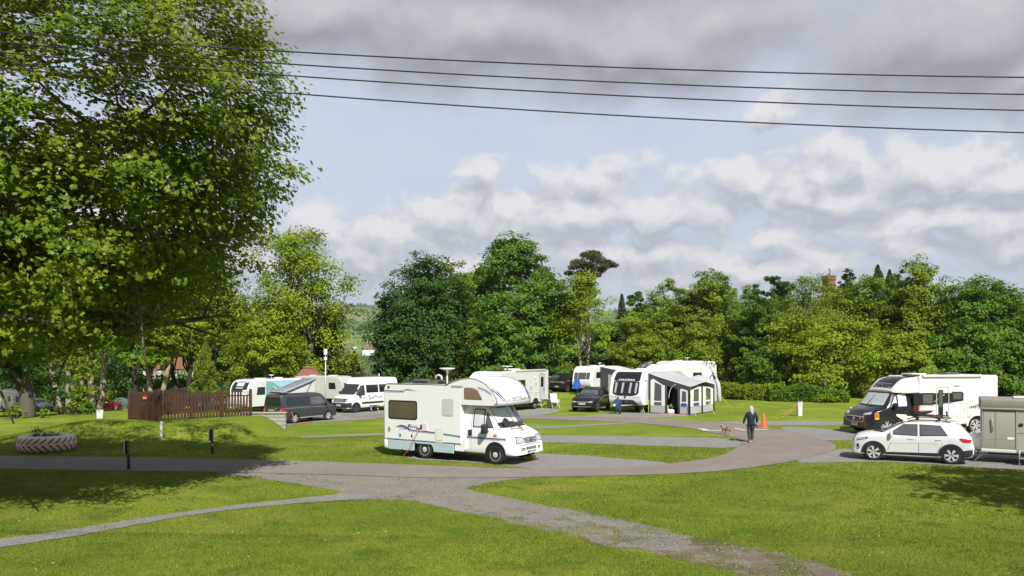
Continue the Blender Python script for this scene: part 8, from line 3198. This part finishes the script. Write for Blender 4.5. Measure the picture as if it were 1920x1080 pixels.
def woman():
    p = at(1408, 830)
    root = thing('person', 'woman walking away in a navy jacket and grey trousers with long grey hair', 'person', (p.x, p.y, .014), .12, scale=.93)
    # x to her right, y forward (away), z up; left arm out, right foot forward
    hip, waist, chest, neck, head = (0, 0, .84), (0, -.01, 1.0), (0, -.03, 1.24), (0, -.01, 1.40), (0, .02, 1.53)
    arms = []
    hands = []
    for s, el, wr in ((-1, (-.30, -.02, 1.06), (-.35, .02, .82)), (1, (.27, -.07, 1.08), (.29, .05, .86))):
        sh = (s * .165, -.03, 1.33)
        arms.append([(chest, .10), (sh, .055), (el, .042), (wr, .030)])
        hd = (wr[0] + s * .004, wr[1] + .012, wr[2] - .075)
        ch = [(wr, .030), (hd, (.034, .020))]
        hands.append(ch)
        for k in range(4):
            b = (hd[0], hd[1] - .026 + .017 * k, hd[2] - .028)
            L = (.052, .064, .060, .045)[k]
            hands.append([(hd, (.034, .020)), (b, .0095), (b[0] - s * .008, b[1] + .004, b[2] - L * .55), ][:2] + [((b[0] - s * .008, b[1] + .004, b[2] - L * .55), .0085), ((b[0] - s * .024, b[1] + .010, b[2] - L), .007)])
        t0 = (hd[0], hd[1] + .036, hd[2] + .006)
        hands.append([(hd, (.034, .020)), (t0, .011), ((t0[0] - s * .012, t0[1] + .018, t0[2] - .034), .0085)])
    legs = [[(hip, .09), ((-.09, 0, .80), .075), ((-.10, .02, .46), .06), ((-.10, -.10, .09), .038)], [(hip, .09), ((.09, 0, .80), .075), ((.10, .10, .47), .06), ((.10, .12, .09), .038)]]
    spine = [(hip, .09), (waist, .09), (chest, .09), (neck, .048), ((0, .01, 1.46), .055), (head, .085), ((0, .03, 1.60), .07)]
    face = [(head, .085), ((0, .115, 1.515), .018)], [(head, .085), ((.082, .02, 1.53), .016)], [(head, .085), ((-.082, .02, 1.53), .016)]
    feet = [[((-.10, -.10, .09), .038), ((-.10, -.10, .045), .036), ((-.105, .06, .03), .03)], [((.10, .12, .09), .038), ((.10, .13, .045), .036), ((.11, .28, .03), .03)]]
    V, E, Rd = graph([spine] + arms + hands + legs + list(face) + feet)
    skin('body', V, E, Rd, 'skin', root, 1)
    fc = MB()
    for s in (-1, 1):
        fc.lathe([(.002, -.01), (.010, -.006), (.012, 0), (.008, .008)], 'ink', 8, True, Matrix.Translation((s * .032, .098, 1.545)))
    fc.box((0, .102, 1.475), (.05, .012, .010), 'red_line', bev=.003)
    fc.build('face', root)
    jk = [[((0, 0, .74), (.195, .155)), ((0, 0, .80), (.195, .155)), ((0, -.01, 1.0), (.175, .135)), ((0, -.035, 1.22), (.185, .135)), ((0, -.02, 1.36), (.11, .085)), ((0, -.01, 1.42), (.06, .06))]]
    for s, el, wr in ((-1, (-.30, -.02, 1.06), (-.35, .02, .84)), (1, (.27, -.07, 1.08), (.29, .05, .88))):
        jk.append([((0, -.035, 1.22), (.185, .135)), ((s * .185, -.035, 1.31), .078), (el, .065), (wr, .048)])
    V, E, Rd = graph(jk)
    skin('jacket', V, E, Rd, 'navy_jacket', root, 1)
    tr = [[((0, 0, .86), (.17, .135)), ((-.09, 0, .76), .105), ((-.10, .02, .46), .08), ((-.10, -.09, .10), .072)], [((0, 0, .86), (.165, .13)), ((.09, 0, .76), .105), ((.10, .10, .47), .08), ((.10, .11, .10), .072)]]
    V, E, Rd = graph(tr)
    skin('trousers', V, E, Rd, 'trousers_grey', root, 1)
    hr = [[((0, .03, 1.63), .085), ((0, -.015, 1.56), .122), ((0, -.05, 1.46), (.11, .075)), ((.02, -.09, 1.36), (.085, .05)), ((.04, -.115, 1.27), (.03, .02))]]
    V, E, Rd = graph(hr)
    skin('hair', V, E, Rd, 'hair_grey', root, 2)
    for x, y, z, ry in ((-.10, -.06, .055, -.35), (.105, .18, .045, .1)):
        s = MB()
        s.box((0, 0, 0), (.10, .25, .085), 'shoe_brown', bev=.032)
        s.box((0, 0, -.040), (.104, .26, .02), 'white_cloth', bev=.008)
        o = s.build('shoe', root)
        o.location = (x, y, z)
        o.rotation_euler = (ry, 0, 0)
    b = MB()
    b.box((0, 0, 0), (.07, .16, .09), 'blue_cloth', bev=.03)
    b.tube([(0, 0, .04), (0, .0, .12)], .012, 'blue_cloth', 6)
    o = b.build('dog_lead')
    o.location = root.matrix_basis @ Vector((.305, .05, .72))
    tag(o, 'bright blue dog lead bundle hanging from the right hand of the woman', 'dog lead')


woman()


def dog():
    p = at(1362, 815)
    root = thing('dog', 'small tan dog with a black saddle trotting ahead of the woman', 'dog', (p.x, p.y, .016), R(118), scale=.88)
    # x forward
    tr = [[((-.22, 0, .30), .078), ((-.08, 0, .29), .082), ((.08, 0, .285), .098), ((.20, 0, .31), .085), ((.28, 0, .37), .055), ((.34, 0, .41), .062), ((.42, 0, .385), .036), ((.47, 0, .375), .024)]]
    for s in (-1, 1):
        f = .05 * s
        tr.append([((.20, 0, .31), .085), ((.19, s * .065, .24), .045), ((.20 + f, s * .07, .13), .026), ((.22 + f, s * .07, .025), .022), ((.25 + f, s * .07, .016), .018)])
        tr.append([((-.22, 0, .30), .078), ((-.20, s * .065, .25), .056), ((-.15 - f, s * .07, .17), .034), ((-.245 - f, s * .07, .11), .020), ((-.23 - f, s * .07, .025), .018), ((-.20 - f, s * .07, .016), .017)])
        tr.append([((.34, 0, .41), .062), ((.325, s * .052, .45), .018), ((.33, s * .07, .42), .010)])
    tr.append([((-.22, 0, .30), .078), ((-.31, 0, .37), .020), ((-.36, 0, .45), .012), ((-.34, 0, .49), .007)])
    V, E, Rd = graph(tr)
    skin('body', V, E, Rd, 'dog_tan', root, 1)
    sd = [[((-.20, 0, .325), (.066, .066)), ((-.05, 0, .315), (.074, .074)), ((.10, 0, .315), (.080, .080))]]
    V, E, Rd = graph(sd)
    skin('saddle_coat', V, E, Rd, 'dog_black', root, 1)
    m = MB()
    m.lathe([(.004, -.012), (.014, -.006), (.014, .006), (.004, .012)], 'ink', 8, True, Matrix.Translation((.485, 0, .382)))
    for s in (-1, 1):
        m.lathe([(.003, -.008), (.009, 0), (.003, .008)], 'ink', 8, True, Matrix.Translation((.385, s * .038, .425)))
    m.build('face', root)


dog()


# ------------------------------------------------------------------ the air between here and the far hill
def haze():
    m = bpy.data.materials.new('haze')
    m.use_nodes = True
    t = NT(m.node_tree)
    m.node_tree.nodes.remove(m.node_tree.nodes['Principled BSDF'])
    v = t.n('ShaderNodeVolumePrincipled')
    v.inputs['Color'].default_value = (0.90, 0.94, 1.0, 1)
    v.inputs['Density'].default_value = HAZE
    v.inputs['Anisotropy'].default_value = 0.2
    m.node_tree.links.new(v.outputs[0], m.node_tree.nodes['Material Output'].inputs['Volume'])
    MATS['haze'] = m
    o = MB().box((200, 1500, 55), (4600, 3200, 184), 'haze').build('haze')
    tag(o, 'thin pale haze in the air towards the far hillside', kind='stuff')


HAZE = 0.00012
haze()
